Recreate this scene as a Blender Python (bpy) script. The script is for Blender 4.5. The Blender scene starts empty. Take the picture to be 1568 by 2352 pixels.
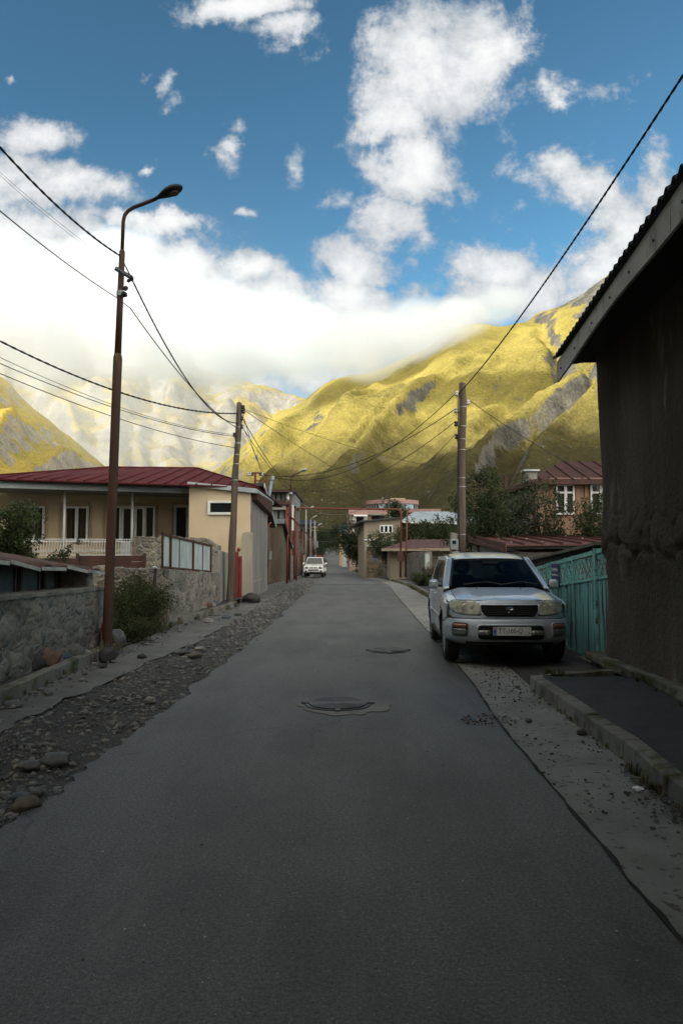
import bpy, bmesh, math, random
from math import sin, cos, pi, radians, sqrt, exp, atan, atan2
from mathutils import Vector, noise as mnoise
random.seed(11)
R = random.uniform
scene = bpy.context.scene
EXPOSURE = 1.4; SUN_E = 3.2; SKY_S = .075; VBOUNCE = 8
CLOUD_A = (2.5, 2.75, 3.0); CLOUD_B = (5.1, 5.1, 5.05); SKY_TINT = (.58, .73, .55)
CLOUD_OVER = (15.5, 14.9, 13.4)      # sunlit cloud behind
COL = scene.collection

# ------------------------------------------------------------------ camera geometry
F, CX, CY, EYE = 1700.0, 784.0, 1176.0, 1.6
TH = atan(92 / F)

def P(px, py, d):
    """world point at distance d down the street, seen at photo point px,py (1568x2352 scale)"""
    a, b = (px - CX) / F, (CY - py) / F
    t = d / (cos(TH) - b * sin(TH))
    return Vector((a * t, d, EYE + (sin(TH) + b * cos(TH)) * t))
def PX(px, d): return P(px, 1268, d).x
def PZ(py, d): return P(784, py, d).z

def lerp_tab(tab, d):
    if d <= tab[0][0]: return tab[0][1]
    for (a, va), (b, vb) in zip(tab, tab[1:]):
        if d <= b:
            t = (d - a) / (b - a)
            return va + (vb - va) * t
    return tab[-1][1]
def smooth_tab(tab, d):
    n = len(tab)
    if d <= tab[0][0]: return tab[0][1]
    if d >= tab[-1][0]: return tab[-1][1]
    for i in range(n - 1):
        a, va = tab[i]; b, vb = tab[i + 1]
        if d <= b:
            m0 = 0 if i == 0 else (vb - tab[i - 1][1]) / (b - tab[i - 1][0])
            m1 = 0 if i == n - 2 else (tab[i + 2][1] - va) / (tab[i + 2][0] - a)
            h = b - a; t = (d - a) / h
            return ((2*t**3 - 3*t*t + 1) * va + (t**3 - 2*t*t + t) * h * m0
                    + (-2*t**3 + 3*t*t) * vb + (t**3 - t*t) * h * m1)
GP = [(-60, 0), (0, 0), (15, 0), (33, -.04), (50, -.3), (65, -.58), (85, -.8), (110, -1.0), (180, -1.1), (260, .5), (350, 2.6), (500, 5.8), (700, 10)]
def G(d): return smooth_tab(GP, d)

# ------------------------------------------------------------------ object helpers
def tag(o, label=None, cat=None, group=None, kind=None):
    if label: o['label'] = label
    if cat: o['category'] = cat
    if group: o['group'] = group
    if kind: o['kind'] = kind
    return o
def thing(name, label, cat, loc=(0, 0, 0), group=None):
    o = bpy.data.objects.new(name, None); COL.objects.link(o)
    o.location = loc; o.empty_display_size = .2
    return tag(o, label, cat, group)
def rootloc(o):
    v = Vector((0, 0, 0))
    while o is not None:
        v += Vector(o.location); o = o.parent
    return v
def copy_tree(o, parent=None):
    c = o.copy(); COL.objects.link(c); c.parent = parent
    for ch in list(o.children): copy_tree(ch, c)
    return c

class MB:
    def __init__(s): s.v = []; s.f = []; s.mi = []; s.cur = 0
    def add(s, vs, fs):
        b = len(s.v); s.v += [tuple(v) for v in vs]
        for f in fs: s.f.append([b + i for i in f]); s.mi.append(s.cur)
        return s
    def box(s, x0, x1, y0, y1, z0, z1):
        return s.add([(x0,y0,z0),(x1,y0,z0),(x1,y1,z0),(x0,y1,z0),(x0,y0,z1),(x1,y0,z1),(x1,y1,z1),(x0,y1,z1)],
            [(3,2,1,0),(4,5,6,7),(0,1,5,4),(1,2,6,5),(2,3,7,6),(3,0,4,7)])
    def hexa(s, lo, hi):
        """lo, hi: four points each, same winding (counter-clockwise from above)"""
        return s.add(list(lo) + list(hi), [(3,2,1,0),(4,5,6,7),(0,1,5,4),(1,2,6,5),(2,3,7,6),(3,0,4,7)])
    def slab(s, pts, vec):
        """polygon pts extruded by vec"""
        n = len(pts); vec = Vector(vec)
        a = [Vector(p) for p in pts]; b = [p + vec for p in a]
        fs = [tuple(range(n)), tuple(range(2*n - 1, n - 1, -1))]
        fs += [(i, i + n, (i + 1) % n + n, (i + 1) % n) for i in range(n)]
        return s.add(a + b, fs)
    def bar(s, a, b, w, h=None, up=(0, 0, 1)):
        """box section bar from a to b"""
        h = h or w; a = Vector(a); b = Vector(b); t = (b - a).normalized()
        u = Vector(up)
        if abs(t.dot(u)) > .98: u = Vector((0, 1, 0))
        r = t.cross(u).normalized(); u = r.cross(t)
        q = [(-1,-1),(1,-1),(1,1),(-1,1)]
        return s.hexa([a + r*w/2*i + u*h/2*j for i, j in q], [b + r*w/2*i + u*h/2*j for i, j in q])
    def tube(s, path, r, n=8, cap=True):
        path = [Vector(p) for p in path]; m = len(path)
        rs = r if isinstance(r, (list, tuple)) else [r] * m
        vs = []; fs = []; up = None
        for i, p in enumerate(path):
            t = (path[min(i+1, m-1)] - path[max(i-1, 0)]).normalized()
            if up is None:
                up = Vector((0, 0, 1)) if abs(t.z) < .95 else Vector((0, 1, 0))
            r1 = t.cross(up).normalized(); up = r1.cross(t).normalized()
            for k in range(n):
                a = 2*pi*k/n
                vs.append(p + (r1*cos(a) + up*sin(a)) * rs[i])
        for i in range(m - 1):
            for k in range(n):
                fs.append((i*n + k, i*n + (k+1) % n, (i+1)*n + (k+1) % n, (i+1)*n + k))
        if cap:
            fs.append(tuple(range(n - 1, -1, -1))); fs.append(tuple((m-1)*n + k for k in range(n)))
        return s.add(vs, fs)
    def lathe(s, prof, c=(0, 0, 0), axis='z', n=24, closed=False):
        c = Vector(c); vs = []; fs = []; m = len(prof)
        for (r, h) in prof:
            for k in range(n):
                a = 2*pi*k/n; x, y = r*cos(a), r*sin(a)
                vs.append(c + (Vector((x, y, h)) if axis == 'z' else Vector((h, x, y)) if axis == 'x' else Vector((x, h, y))))
        for i in range(m if closed else m - 1):
            j = (i + 1) % m
            for k in range(n): fs.append((i*n + k, i*n + (k+1) % n, j*n + (k+1) % n, j*n + k))
        if not closed:
            fs.append(tuple(range(n - 1, -1, -1))); fs.append(tuple((m-1)*n + k for k in range(n)))
        return s.add(vs, fs)
    def grid(s, fn, nu, nv, wrap=False):
        vs = [fn(i / nu, j / nv) for j in range(nv + 1) for i in range(nu + 1)]
        w = nu + 1
        return s.add(vs, [(j*w + i, j*w + i + 1, (j+1)*w + i + 1, (j+1)*w + i) for j in range(nv) for i in range(nu)])
    def blob(s, c, r, seed=0, amp=.2, sub=2, fr=1.5):
        """lumpy stone"""
        bm = bmesh.new(); bmesh.ops.create_icosphere(bm, subdivisions=sub, radius=1)
        vs = []
        for v in bm.verts:
            k = 1 + amp * mnoise.noise(v.co * fr + Vector((seed * 7.3, seed * 3.1, seed)))
            vs.append((c[0] + v.co.x*r[0]*k, c[1] + v.co.y*r[1]*k, c[2] + v.co.z*r[2]*k))
        fs = [[v.index for v in f.verts] for f in bm.faces]; bm.free()
        return s.add(vs, fs)
    def patch(s, outline, fn, du, dv=None, rev=False):
        """outline in (u,v), cut along a grid and laid on the surface fn(u,v)"""
        dv = dv or du
        bm = bmesh.new()
        bm.faces.new([bm.verts.new((u, v, 0)) for u, v in outline])
        us = [p[0] for p in outline]; vs_ = [p[1] for p in outline]
        for ax, step, lo, hi in ((0, du, min(us), max(us)), (1, dv, min(vs_), max(vs_))):
            n = max(1, int(math.ceil((hi - lo) / step)))
            for k in range(1, n):
                co = [0, 0, 0]; no = [0, 0, 0]; co[ax] = lo + (hi - lo) * k / n; no[ax] = 1
                bmesh.ops.bisect_plane(bm, geom=bm.verts[:] + bm.edges[:] + bm.faces[:], plane_co=co, plane_no=no, dist=1e-6)
        bm.verts.index_update()
        vs = [fn(v.co.x, v.co.y) for v in bm.verts]
        fs = [[v.index for v in f.verts] for f in bm.faces]
        if rev: fs = [f[::-1] for f in fs]
        bm.free()
        return s.add(vs, fs)
    def build(s, name, mats, parent=None, smooth=False, bevel=0, solid=0, local=False, subsurf=0, fix=True, out=None):
        if not isinstance(mats, (list, tuple)): mats = [mats]
        me = bpy.data.meshes.new(name)
        off = Vector((0, 0, 0)) if local or parent is None else rootloc(parent)
        me.from_pydata([(v[0]-off.x, v[1]-off.y, v[2]-off.z) for v in s.v], [], s.f)
        for m in mats: me.materials.append(m)
        if len(mats) > 1: me.polygons.foreach_set('material_index', s.mi)
        if fix:
            bm = bmesh.new(); bm.from_mesh(me); bmesh.ops.recalc_face_normals(bm, faces=bm.faces); bm.to_mesh(me); bm.free()
        if out is not None:      # open shell panels: turn every face away from the point out
            oc = Vector(out) - off; bm = bmesh.new(); bm.from_mesh(me); bm.normal_update()
            fl = [f for f in bm.faces if f.normal.dot(f.calc_center_median() - oc) < 0]
            bmesh.ops.reverse_faces(bm, faces=fl); bm.to_mesh(me); bm.free()
        if smooth: me.polygons.foreach_set('use_smooth', [True] * len(me.polygons))
        me.update()
        o = bpy.data.objects.new(name, me); COL.objects.link(o)
        if parent is not None: o.parent = parent
        if subsurf:
            m = o.modifiers.new('sub', 'SUBSURF'); m.levels = m.render_levels = subsurf
        if solid:
            m = o.modifiers.new('solid', 'SOLIDIFY'); m.thickness = solid; m.offset = -1
        if bevel:
            m = o.modifiers.new('bevel', 'BEVEL'); m.width = bevel; m.segments = 2; m.limit_method = 'ANGLE'; m.angle_limit = radians(40)
        return o

def catenary(a, b, sag, n=24):
    a, b = Vector(a), Vector(b)
    return [a.lerp(b, i/n) - Vector((0, 0, sag * 4 * (i/n) * (1 - i/n))) for i in range(n + 1)]

def text_mesh(name, body, width, height, mat, parent, mtx, extrude=.001):
    """raised lettering fitted to width x height; mtx maps (x right, y up) to the world / local frame"""
    cu = bpy.data.curves.new(name, 'FONT'); cu.body = body; cu.align_x = 'CENTER'; cu.align_y = 'CENTER'; cu.extrude = extrude; cu.size = 1
    cu.resolution_u = 3
    t = bpy.data.objects.new('t', cu); COL.objects.link(t)
    bpy.context.view_layer.update()
    dg = bpy.context.evaluated_depsgraph_get()
    me = bpy.data.meshes.new_from_object(t.evaluated_get(dg))
    bpy.data.objects.remove(t); bpy.data.curves.remove(cu)
    xs = [v.co.x for v in me.vertices]; ys = [v.co.y for v in me.vertices]
    cx, cy = (min(xs)+max(xs))/2, (min(ys)+max(ys))/2
    sx = width / max(1e-6, max(xs)-min(xs)); sy = height / max(1e-6, max(ys)-min(ys))
    for v in me.vertices:
        v.co = mtx((v.co.x - cx) * sx, (v.co.y - cy) * sy, v.co.z)
    me.materials.clear(); me.materials.append(mat)
    o = bpy.data.objects.new(name, me); COL.objects.link(o)
    if parent is not None: o.parent = parent
    return o

# ------------------------------------------------------------------ materials
MATS = {}
def nt_new(name):
    m = bpy.data.materials.new(name); m.use_nodes = True
    nt = m.node_tree
    b = nt.nodes['Principled BSDF']
    return m, nt, b
def N(nt, typ, **kw):
    n = nt.nodes.new(typ)
    for k, v in kw.items():
        if k in n.inputs: n.inputs[k].default_value = v
        else: setattr(n, k, v)
    return n
def mixc(nt, fac, a, b, mode='MIX'):
    n = nt.nodes.new('ShaderNodeMix'); n.data_type = 'RGBA'; n.blend_type = mode
    for idx, val in ((0, fac), (6, a), (7, b)):
        if hasattr(val, 'is_output'): nt.links.new(val, n.inputs[idx])
        elif idx == 0: n.inputs[0].default_value = val
        else: n.inputs[idx].default_value = (*val, 1) if len(val) == 3 else val
    return n.outputs[2]
def ramp(nt, src, lo, hi, a=0., b=1.):
    n = nt.nodes.new('ShaderNodeMapRange'); n.interpolation_type = 'SMOOTHSTEP'
    nt.links.new(src, n.inputs[0])
    n.inputs[1].default_value = lo; n.inputs[2].default_value = hi; n.inputs[3].default_value = a; n.inputs[4].default_value = b
    return n.outputs[0]
def math_n(nt, op, a, b=None, c=None):
    n = nt.nodes.new('ShaderNodeMath'); n.operation = op
    for i, val in enumerate((a, b, c)):
        if val is None: continue
        if hasattr(val, 'is_output'): nt.links.new(val, n.inputs[i])
        else: n.inputs[i].default_value = val
    return n.outputs[0]
def coords(nt, scale=(1, 1, 1), kind='Object'):
    t = nt.nodes.new('ShaderNodeTexCoord'); mp = nt.nodes.new('ShaderNodeMapping')
    mp.inputs['Scale'].default_value = scale
    nt.links.new(t.outputs[kind], mp.inputs['Vector'])
    return mp.outputs[0]
def noise_t(nt, vec, scale, detail=6, rough=.55, dist=0):
    n = N(nt, 'ShaderNodeTexNoise'); n.inputs['Scale'].default_value = scale; n.inputs['Detail'].default_value = detail
    n.inputs['Roughness'].default_value = rough; n.inputs['Distortion'].default_value = dist
    nt.links.new(vec, n.inputs['Vector'])
    return n.outputs['Fac']
def bump(nt, b, h, strength=.3, dist=.02):
    n = nt.nodes.new('ShaderNodeBump'); n.inputs['Strength'].default_value = strength; n.inputs['Distance'].default_value = dist
    nt.links.new(h, n.inputs['Height']); nt.links.new(n.outputs[0], b.inputs['Normal'])
    return n

def surf(name, col, col2=None, rough=.7, metal=0, vs=2.5, lo=.35, hi=.65, bs=40, bst=.2, bd=.01, streak=1, spec=.3, coat=0,
         col3=None, s3=9, lo3=.6, hi3=.7, rough2=None):
    """general weathered surface: two tones by noise, optional third tone in patches, bump; streak<1 pulls the noise into runs down the face"""
    if name in MATS: return MATS[name]
    m, nt, b = nt_new(name)
    v = coords(nt, (1, 1, streak))
    col2 = col2 or tuple(c * .72 for c in col)
    f = ramp(nt, noise_t(nt, v, vs, 9, .62), lo, hi)
    c = mixc(nt, f, col, col2)
    if col3:
        f3 = ramp(nt, noise_t(nt, v, s3, 8, .65), lo3, hi3)
        c = mixc(nt, f3, c, col3)
    nt.links.new(c, b.inputs['Base Color'])
    b.inputs['Roughness'].default_value = rough; b.inputs['Metallic'].default_value = metal
    b.inputs['Specular IOR Level'].default_value = spec
    if coat: b.inputs['Coat Weight'].default_value = coat; b.inputs['Coat Roughness'].default_value = .06
    if bst:
        v2 = coords(nt)
        bump(nt, b, noise_t(nt, v2, bs, 6, .6), bst, bd)
    MATS[name] = m
    return m
def glassy(name, tint, refl=.9, rough=.03, ior=1.45, see=None):
    """pane: see-through part tinted, reflecting part by Fresnel"""
    if name in MATS: return MATS[name]
    m, nt, b = nt_new(name)
    out = nt.nodes['Material Output']
    tr = N(nt, 'ShaderNodeBsdfTransparent'); tr.inputs[0].default_value = (*tint, 1)
    gl = N(nt, 'ShaderNodeBsdfGlossy'); gl.inputs['Roughness'].default_value = rough; gl.inputs[0].default_value = (refl, refl, refl, 1)
    fr = N(nt, 'ShaderNodeFresnel'); fr.inputs[0].default_value = ior
    mx = N(nt, 'ShaderNodeMixShader')
    nt.links.new(fr.outputs[0], mx.inputs[0]); nt.links.new(tr.outputs[0], mx.inputs[1]); nt.links.new(gl.outputs[0], mx.inputs[2])
    nt.links.new(mx.outputs[0], out.inputs['Surface'])
    MATS[name] = m
    return m
def dark_pane(name='window_glass', col=(.012, .014, .016), rough=.06):
    if name in MATS: return MATS[name]
    m, nt, b = nt_new(name)
    b.inputs['Base Color'].default_value = (*col, 1); b.inputs['Roughness'].default_value = rough; b.inputs['Specular IOR Level'].default_value = .5
    MATS[name] = m
    return m
def stone_mat(name, cols, mortar, scale=3.2, sx=(1, 1, 1.25), mw=.05, bst=.9, bd=.05, stain=(.03, .028, .022), stains=.5):
    """rubble masonry: cells of differing stone, mortar between, moss and damp"""
    if name in MATS: return MATS[name]
    m, nt, b = nt_new(name)
    v0 = coords(nt, sx)
    wn = N(nt, 'ShaderNodeTexNoise'); wn.inputs['Scale'].default_value = 2.2; wn.inputs['Detail'].default_value = 3
    nt.links.new(v0, wn.inputs['Vector'])
    va = N(nt, 'ShaderNodeVectorMath', operation='MULTIPLY_ADD'); va.inputs[1].default_value = (.35, .35, .35)
    nt.links.new(wn.outputs['Color'], va.inputs[0]); nt.links.new(v0, va.inputs[2])
    vc = N(nt, 'ShaderNodeTexVoronoi'); vc.inputs['Scale'].default_value = scale
    ve = N(nt, 'ShaderNodeTexVoronoi', feature='DISTANCE_TO_EDGE'); ve.inputs['Scale'].default_value = scale
    nt.links.new(va.outputs[0], vc.inputs['Vector']); nt.links.new(va.outputs[0], ve.inputs['Vector'])
    sep = N(nt, 'ShaderNodeSeparateColor'); nt.links.new(vc.outputs['Color'], sep.inputs[0])
    cr = nt.nodes.new('ShaderNodeValToRGB'); cr.color_ramp.interpolation = 'CONSTANT'
    el = cr.color_ramp.elements
    for i, c in enumerate(cols):
        e = el[i] if i < 2 else el.new(i / len(cols))
        e.position = i / len(cols); e.color = (*c, 1)
    nt.links.new(sep.outputs[0], cr.inputs[0])
    fine = noise_t(nt, v0, 14, 8, .7)
    c = mixc(nt, .75, cr.outputs[0], ramp_col(nt, fine, (.35,)*3, (1.55,)*3), 'MULTIPLY')
    mf = ramp(nt, math_n(nt, 'ADD', ve.outputs['Distance'], math_n(nt, 'MULTIPLY', math_n(nt, 'SUBTRACT', noise_t(nt, v0, 7, 5, .7), .5), .22)), 0, mw, 1, 0)
    nz = noise_t(nt, v0, 3.5, 6, .7)
    mfac = math_n(nt, 'MULTIPLY', mf, ramp(nt, nz, .38, .5))
    c = mixc(nt, mfac, c, mixc(nt, .8, mortar, ramp_col(nt, noise_t(nt, v0, 22, 6, .75), (.4,)*3, (1.5,)*3), 'MULTIPLY'))
    sm = ramp(nt, noise_t(nt, v0, 2.6, 8, .74), .43, .56, 0, .85)   # old render left smeared over the stones
    c = mixc(nt, sm, c, mixc(nt, .8, mortar, ramp_col(nt, noise_t(nt, v0, 9, 8, .75), (.3,)*3, (1.35,)*3), 'MULTIPLY'))
    st = ramp(nt, noise_t(nt, v0, 1.3, 7, .7), .5, .66, 0, stains)
    c = mixc(nt, st, c, stain)
    nt.links.new(c, b.inputs['Base Color'])
    b.inputs['Roughness'].default_value = .92; b.inputs['Specular IOR Level'].default_value = .15
    h = math_n(nt, 'ADD', ramp(nt, ve.outputs['Distance'], 0, mw * 2.2), math_n(nt, 'MULTIPLY', fine, .8))
    bump(nt, b, h, bst, bd)
    MATS[name] = m
    return m
def ramp_col(nt, src, a, b):
    n = nt.nodes.new('ShaderNodeMix'); n.data_type = 'RGBA'
    nt.links.new(src, n.inputs[0]); n.inputs[6].default_value = (*a, 1); n.inputs[7].default_value = (*b, 1)
    return n.outputs[2]
def leaf_mat(name, a, b):
    if name in MATS: return MATS[name]
    m, nt, bs = nt_new(name)
    g = N(nt, 'ShaderNodeNewGeometry')
    v = coords(nt)
    f = math_n(nt, 'ADD', math_n(nt, 'MULTIPLY', g.outputs['Random Per Island'], .6), math_n(nt, 'MULTIPLY', noise_t(nt, v, 1.1, 3), .5))
    nt.links.new(ramp_col(nt, ramp(nt, f, .2, .9), a, b), bs.inputs['Base Color'])
    bs.inputs['Roughness'].default_value = .55; bs.inputs['Specular IOR Level'].default_value = .25
    bs.inputs['Subsurface Weight'].default_value = 0
    tr = N(nt, 'ShaderNodeBsdfTranslucent'); nt.links.new(ramp_col(nt, f, tuple(c*1.2 for c in a), tuple(c*1.3 for c in b)), tr.inputs[0])
    mx = N(nt, 'ShaderNodeMixShader'); mx.inputs[0].default_value = .25
    out = nt.nodes['Material Output']
    nt.links.new(bs.outputs[0], mx.inputs[1]); nt.links.new(tr.outputs[0], mx.inputs[2]); nt.links.new(mx.outputs[0], out.inputs['Surface'])
    MATS[name] = m
    return m
def pebble_mat(name, cols):
    if name in MATS: return MATS[name]
    m, nt, b = nt_new(name)
    g = N(nt, 'ShaderNodeNewGeometry')
    cr = nt.nodes.new('ShaderNodeValToRGB'); el = cr.color_ramp.elements
    for i, c in enumerate(cols):
        e = el[i] if i < 2 else el.new(.5)
        e.position = i / (len(cols) - 1); e.color = (*c, 1)
    nt.links.new(g.outputs['Random Per Island'], cr.inputs[0])
    v = coords(nt)
    nt.links.new(mixc(nt, .6, cr.outputs[0], ramp_col(nt, noise_t(nt, v, 30, 5, .7), (.5,)*3, (1.4,)*3), 'MULTIPLY'), b.inputs['Base Color'])
    b.inputs['Roughness'].default_value = .75; b.inputs['Specular IOR Level'].default_value = .3
    MATS[name] = m
    return m
# ------------------------------------------------------------------ camera, sun, sky
cam = bpy.data.cameras.new('camera'); cam_o = bpy.data.objects.new('camera', cam); COL.objects.link(cam_o)
cam_o.location = (0, 0, EYE); cam_o.rotation_euler = (pi/2 + TH, 0, 0)
cam.sensor_fit = 'VERTICAL'; cam.sensor_height = 36; cam.sensor_width = 24; cam.lens = F / 2352 * 36
cam.clip_start = .05; cam.clip_end = 30000
scene.camera = cam_o
scene.view_settings.view_transform = 'Standard'; scene.view_settings.look = 'None'
scene.view_settings.exposure = EXPOSURE; scene.view_settings.gamma = 1
scene.cycles.use_denoising = True
scene.cycles.max_bounces = 12; scene.cycles.diffuse_bounces = 3; scene.cycles.glossy_bounces = 3
scene.cycles.transparent_max_bounces = 16; scene.cycles.volume_bounces = VBOUNCE; scene.cycles.transmission_bounces = 3

SUN_EL = radians(22); HX, HY = -.80, -.60
SUN_TO = Vector((HX*cos(SUN_EL), HY*cos(SUN_EL), sin(SUN_EL)))
sl = bpy.data.lights.new('sun', 'SUN'); sl.energy = SUN_E; sl.angle = radians(.5); sl.color = (1, .94, .81)
so = bpy.data.objects.new('sun', sl); COL.objects.link(so)
so.rotation_euler = SUN_TO.to_track_quat('Z', 'Y').to_euler(); so.location = (-30, -40, 60)

w = bpy.data.worlds.new('World'); scene.world = w; w.use_nodes = True
nt = w.node_tree; bg = nt.nodes['Background']
sky = nt.nodes.new('ShaderNodeTexSky'); sky.sky_type = 'NISHITA'; sky.sun_disc = False
sky.sun_elevation = SUN_EL; sky.sun_rotation = atan2(HX, HY) % (2*pi)
sky.altitude = 1800; sky.air_density = 1.0; sky.dust_density = .5; sky.ozone_density = 2.2
tc = nt.nodes.new('ShaderNodeTexCoord'); sx = nt.nodes.new('ShaderNodeSeparateXYZ')
nt.links.new(tc.outputs['Generated'], sx.inputs[0])
ymax = math_n(nt, 'MAXIMUM', sx.outputs[1], .12)
cu = nt.nodes.new('ShaderNodeCombineXYZ')
nt.links.new(math_n(nt, 'DIVIDE', sx.outputs[0], ymax), cu.inputs[0]); nt.links.new(math_n(nt, 'DIVIDE', sx.outputs[2], ymax), cu.inputs[1])
uv = cu.outputs[0]
# ragged edges: push the lookup about with noise
def wnoise(vec, sc, det, rough, out='Fac', dist=0):
    n = nt.nodes.new('ShaderNodeTexNoise'); n.inputs['Scale'].default_value = sc; n.inputs['Detail'].default_value = det
    n.inputs['Roughness'].default_value = rough; n.inputs['Distortion'].default_value = dist
    nt.links.new(vec, n.inputs['Vector']); return n.outputs[out]
def vmath(op, a, b=None, c=None):
    n = nt.nodes.new('ShaderNodeVectorMath'); n.operation = op
    for i, val in enumerate((a, b, c)):
        if val is None: continue
        if hasattr(val, 'is_output'): nt.links.new(val, n.inputs[i])
        else: n.inputs[i].default_value = val
    return n.outputs['Value'] if op == 'DOT_PRODUCT' else n.outputs[0]
wc = wnoise(uv, 3.5, 6, .6, 'Color')
uvw = vmath('MULTIPLY_ADD', vmath('SUBTRACT', wc, (.5, .5, .5)), (.20, .20, 0), uv)
CLOUDS = [  # x, y, rx, ry (photo points at 1568 x 2352), weight
    (985,160,160,140,1), (1085,90,110,110,.95), (905,245,95,105,1), (935,390,85,100,.95), (905,500,75,70,.85), (830,590,105,75,.9), (800,690,110,70,.9), (1190,40,55,80,.55), (860,90,60,80,.6), (1000,20,90,60,.7),
    (570,10,130,50,.9), (670,85,80,70,.72), (720,150,40,40,.5),
    (1320,430,100,75,.95), (1420,520,110,110,1), (1275,385,60,50,.85), (1500,460,60,120,.7), (1130,610,90,60,.85), (1180,670,110,70,.9), (1360,640,130,100,.9),
    (75,305,110,48,.95), (120,430,160,62,.95), (20,390,90,60,.9), (310,510,140,32,.9), (380,190,26,40,.62), (400,235,40,40,.45), (510,345,42,45,.68), (540,492,32,18,.7), (330,380,26,14,.6), (690,380,30,40,.42),
    (120,640,280,110,1), (350,660,230,95,1), (60,560,170,70,.95), (570,700,170,80,1), (690,800,200,95,1), (300,850,420,140,1), (570,612,90,32,.85), (880,790,190,80,1), (1050,740,110,55,.9), (1230,710,90,50,.8), (-150,600,250,260,1), (640,680,60,30,.7), (960,670,60,40,.6),
    (1290,190,60,34,.68), (1420,175,50,40,.55), (1170,390,60,36,.58), (12,172,26,14,.8), (1160,485,46,26,.5), (1200,540,40,40,.4), (1480,130,40,40,.4), (1050,410,40,40,.42), (800,450,60,30,.45),
]
S = None
for (px, py, rx, ry, wt) in CLOUDS:
    p = P(px, py, 1000) - Vector((0, 0, EYE))
    u0, v0 = p.x / 1000, p.z / 1000
    sx_, sy_ = F / (rx * 1.12), F / (ry * 1.12)
    q = vmath('MULTIPLY_ADD', uvw, (sx_, sy_, 0), (-u0*sx_, -v0*sy_, 0))
    d2 = vmath('DOT_PRODUCT', q, q)
    e = math_n(nt, 'EXPONENT', math_n(nt, 'MULTIPLY', d2, -.8))
    S = math_n(nt, 'MULTIPLY', e, wt) if S is None else math_n(nt, 'MAXIMUM', S, math_n(nt, 'MULTIPLY', e, wt))
f1 = wnoise(uv, 8, 12, .66, dist=.6); f2 = wnoise(uv, 22, 8, .6)
f3 = wnoise(uv, 75, 5, .65)
fb = math_n(nt, 'ADD', math_n(nt, 'MULTIPLY', math_n(nt, 'SUBTRACT', f1, .5), 1.3), math_n(nt, 'MULTIPLY', math_n(nt, 'SUBTRACT', f2, .5), .75))
fb = math_n(nt, 'ADD', fb, math_n(nt, 'MULTIPLY', math_n(nt, 'SUBTRACT', f3, .5), .32))
dens = math_n(nt, 'ADD', S, fb)
# behind and overhead: scattered cloud from noise on the direction itself
gen = wnoise(tc.outputs['Generated'], 2.3, 8, .6)
vv = math_n(nt, 'DIVIDE', sx.outputs[2], ymax)
front = ramp(nt, sx.outputs[1], -.12, .12)
dens = math_n(nt, 'ADD', math_n(nt, 'MULTIPLY', dens, front), math_n(nt, 'MULTIPLY', math_n(nt, 'SUBTRACT', 1, front), math_n(nt, 'ADD', math_n(nt, 'MULTIPLY', gen, 2.4), -.50)))
alpha = ramp(nt, dens, .27, .68)
thick = ramp(nt, math_n(nt, 'ADD', dens, math_n(nt, 'MULTIPLY', math_n(nt, 'SUBTRACT', wnoise(uv, 5, 6, .6), .5), 1.3)),   .3, 1.15)
ccol = mixc(nt, front, CLOUD_OVER, mixc(nt, thick, CLOUD_A, CLOUD_B))
gm = nt.nodes.new('ShaderNodeGamma'); nt.links.new(sky.outputs[0], gm.inputs[0]); gm.inputs[1].default_value = 1.35
skyc = mixc(nt, 1.0, gm.outputs[0], (SKY_TINT), 'MULTIPLY')
fin = mixc(nt, math_n(nt, 'MULTIPLY', alpha, .97), skyc, ccol)
nt.links.new(fin, bg.inputs[0]); bg.inputs[1].default_value = SKY_S

# ------------------------------------------------------------------ mountains
def rig(x, y, z=0):
    return 1 - 2*abs(mnoise.noise(Vector((x, y, z))))
def mountain_mesh(name, px0, px1, ncol, ridge, foot, nrow, prof, rough, spur=None, back=500, seed=0, rocky=0):
    mb = MB(); vs = []
    tot = nrow + 8
    for j in range(tot + 1):
        t = j / nrow
        for i in range(ncol + 1):
            px = px0 + (px1 - px0) * i / ncol
            py, dr = smooth_tab([(a, b) for a, b, c in ridge], px), lerp_tab([(a, c) for a, b, c in ridge], px)
            zf, df = lerp_tab([(a, b) for a, b, c in foot], px), lerp_tab([(a, c) for a, b, c in foot], px)
            rp = P(px, py, dr)
            if t <= 1:
                d = df + (dr - df) * t; z = zf + (rp.z - zf) * prof(t)
            else:
                k = (j - nrow) / 8
                d = dr + back * k; z = rp.z * (1 - k**1.3)
            x = (px - CX) / F * d
            env = min(1, t * 5) * (1 if t < .8 else max(.25, 1 - (t - .8) * 3.2))
            h = 0
            if spur: h += spur(px, t, x, d)
            nv = Vector((x / rough[0], d / rough[0], seed))
            h += rough[1] * (mnoise.fractal(nv, .9, 2.1, 7) + rocky * (mnoise.ridged_multi_fractal(nv * 1.7, .9, 2.2, 6, 1, 2) - 1.0))
            vs.append((x, d, z + h * env))
    w_ = ncol + 1
    fs = [(j*w_ + i, j*w_ + i + 1, (j+1)*w_ + i + 1, (j+1)*w_ + i) for j in range(tot) for i in range(ncol)]
    mb.add(vs, fs)
    return mb
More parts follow.
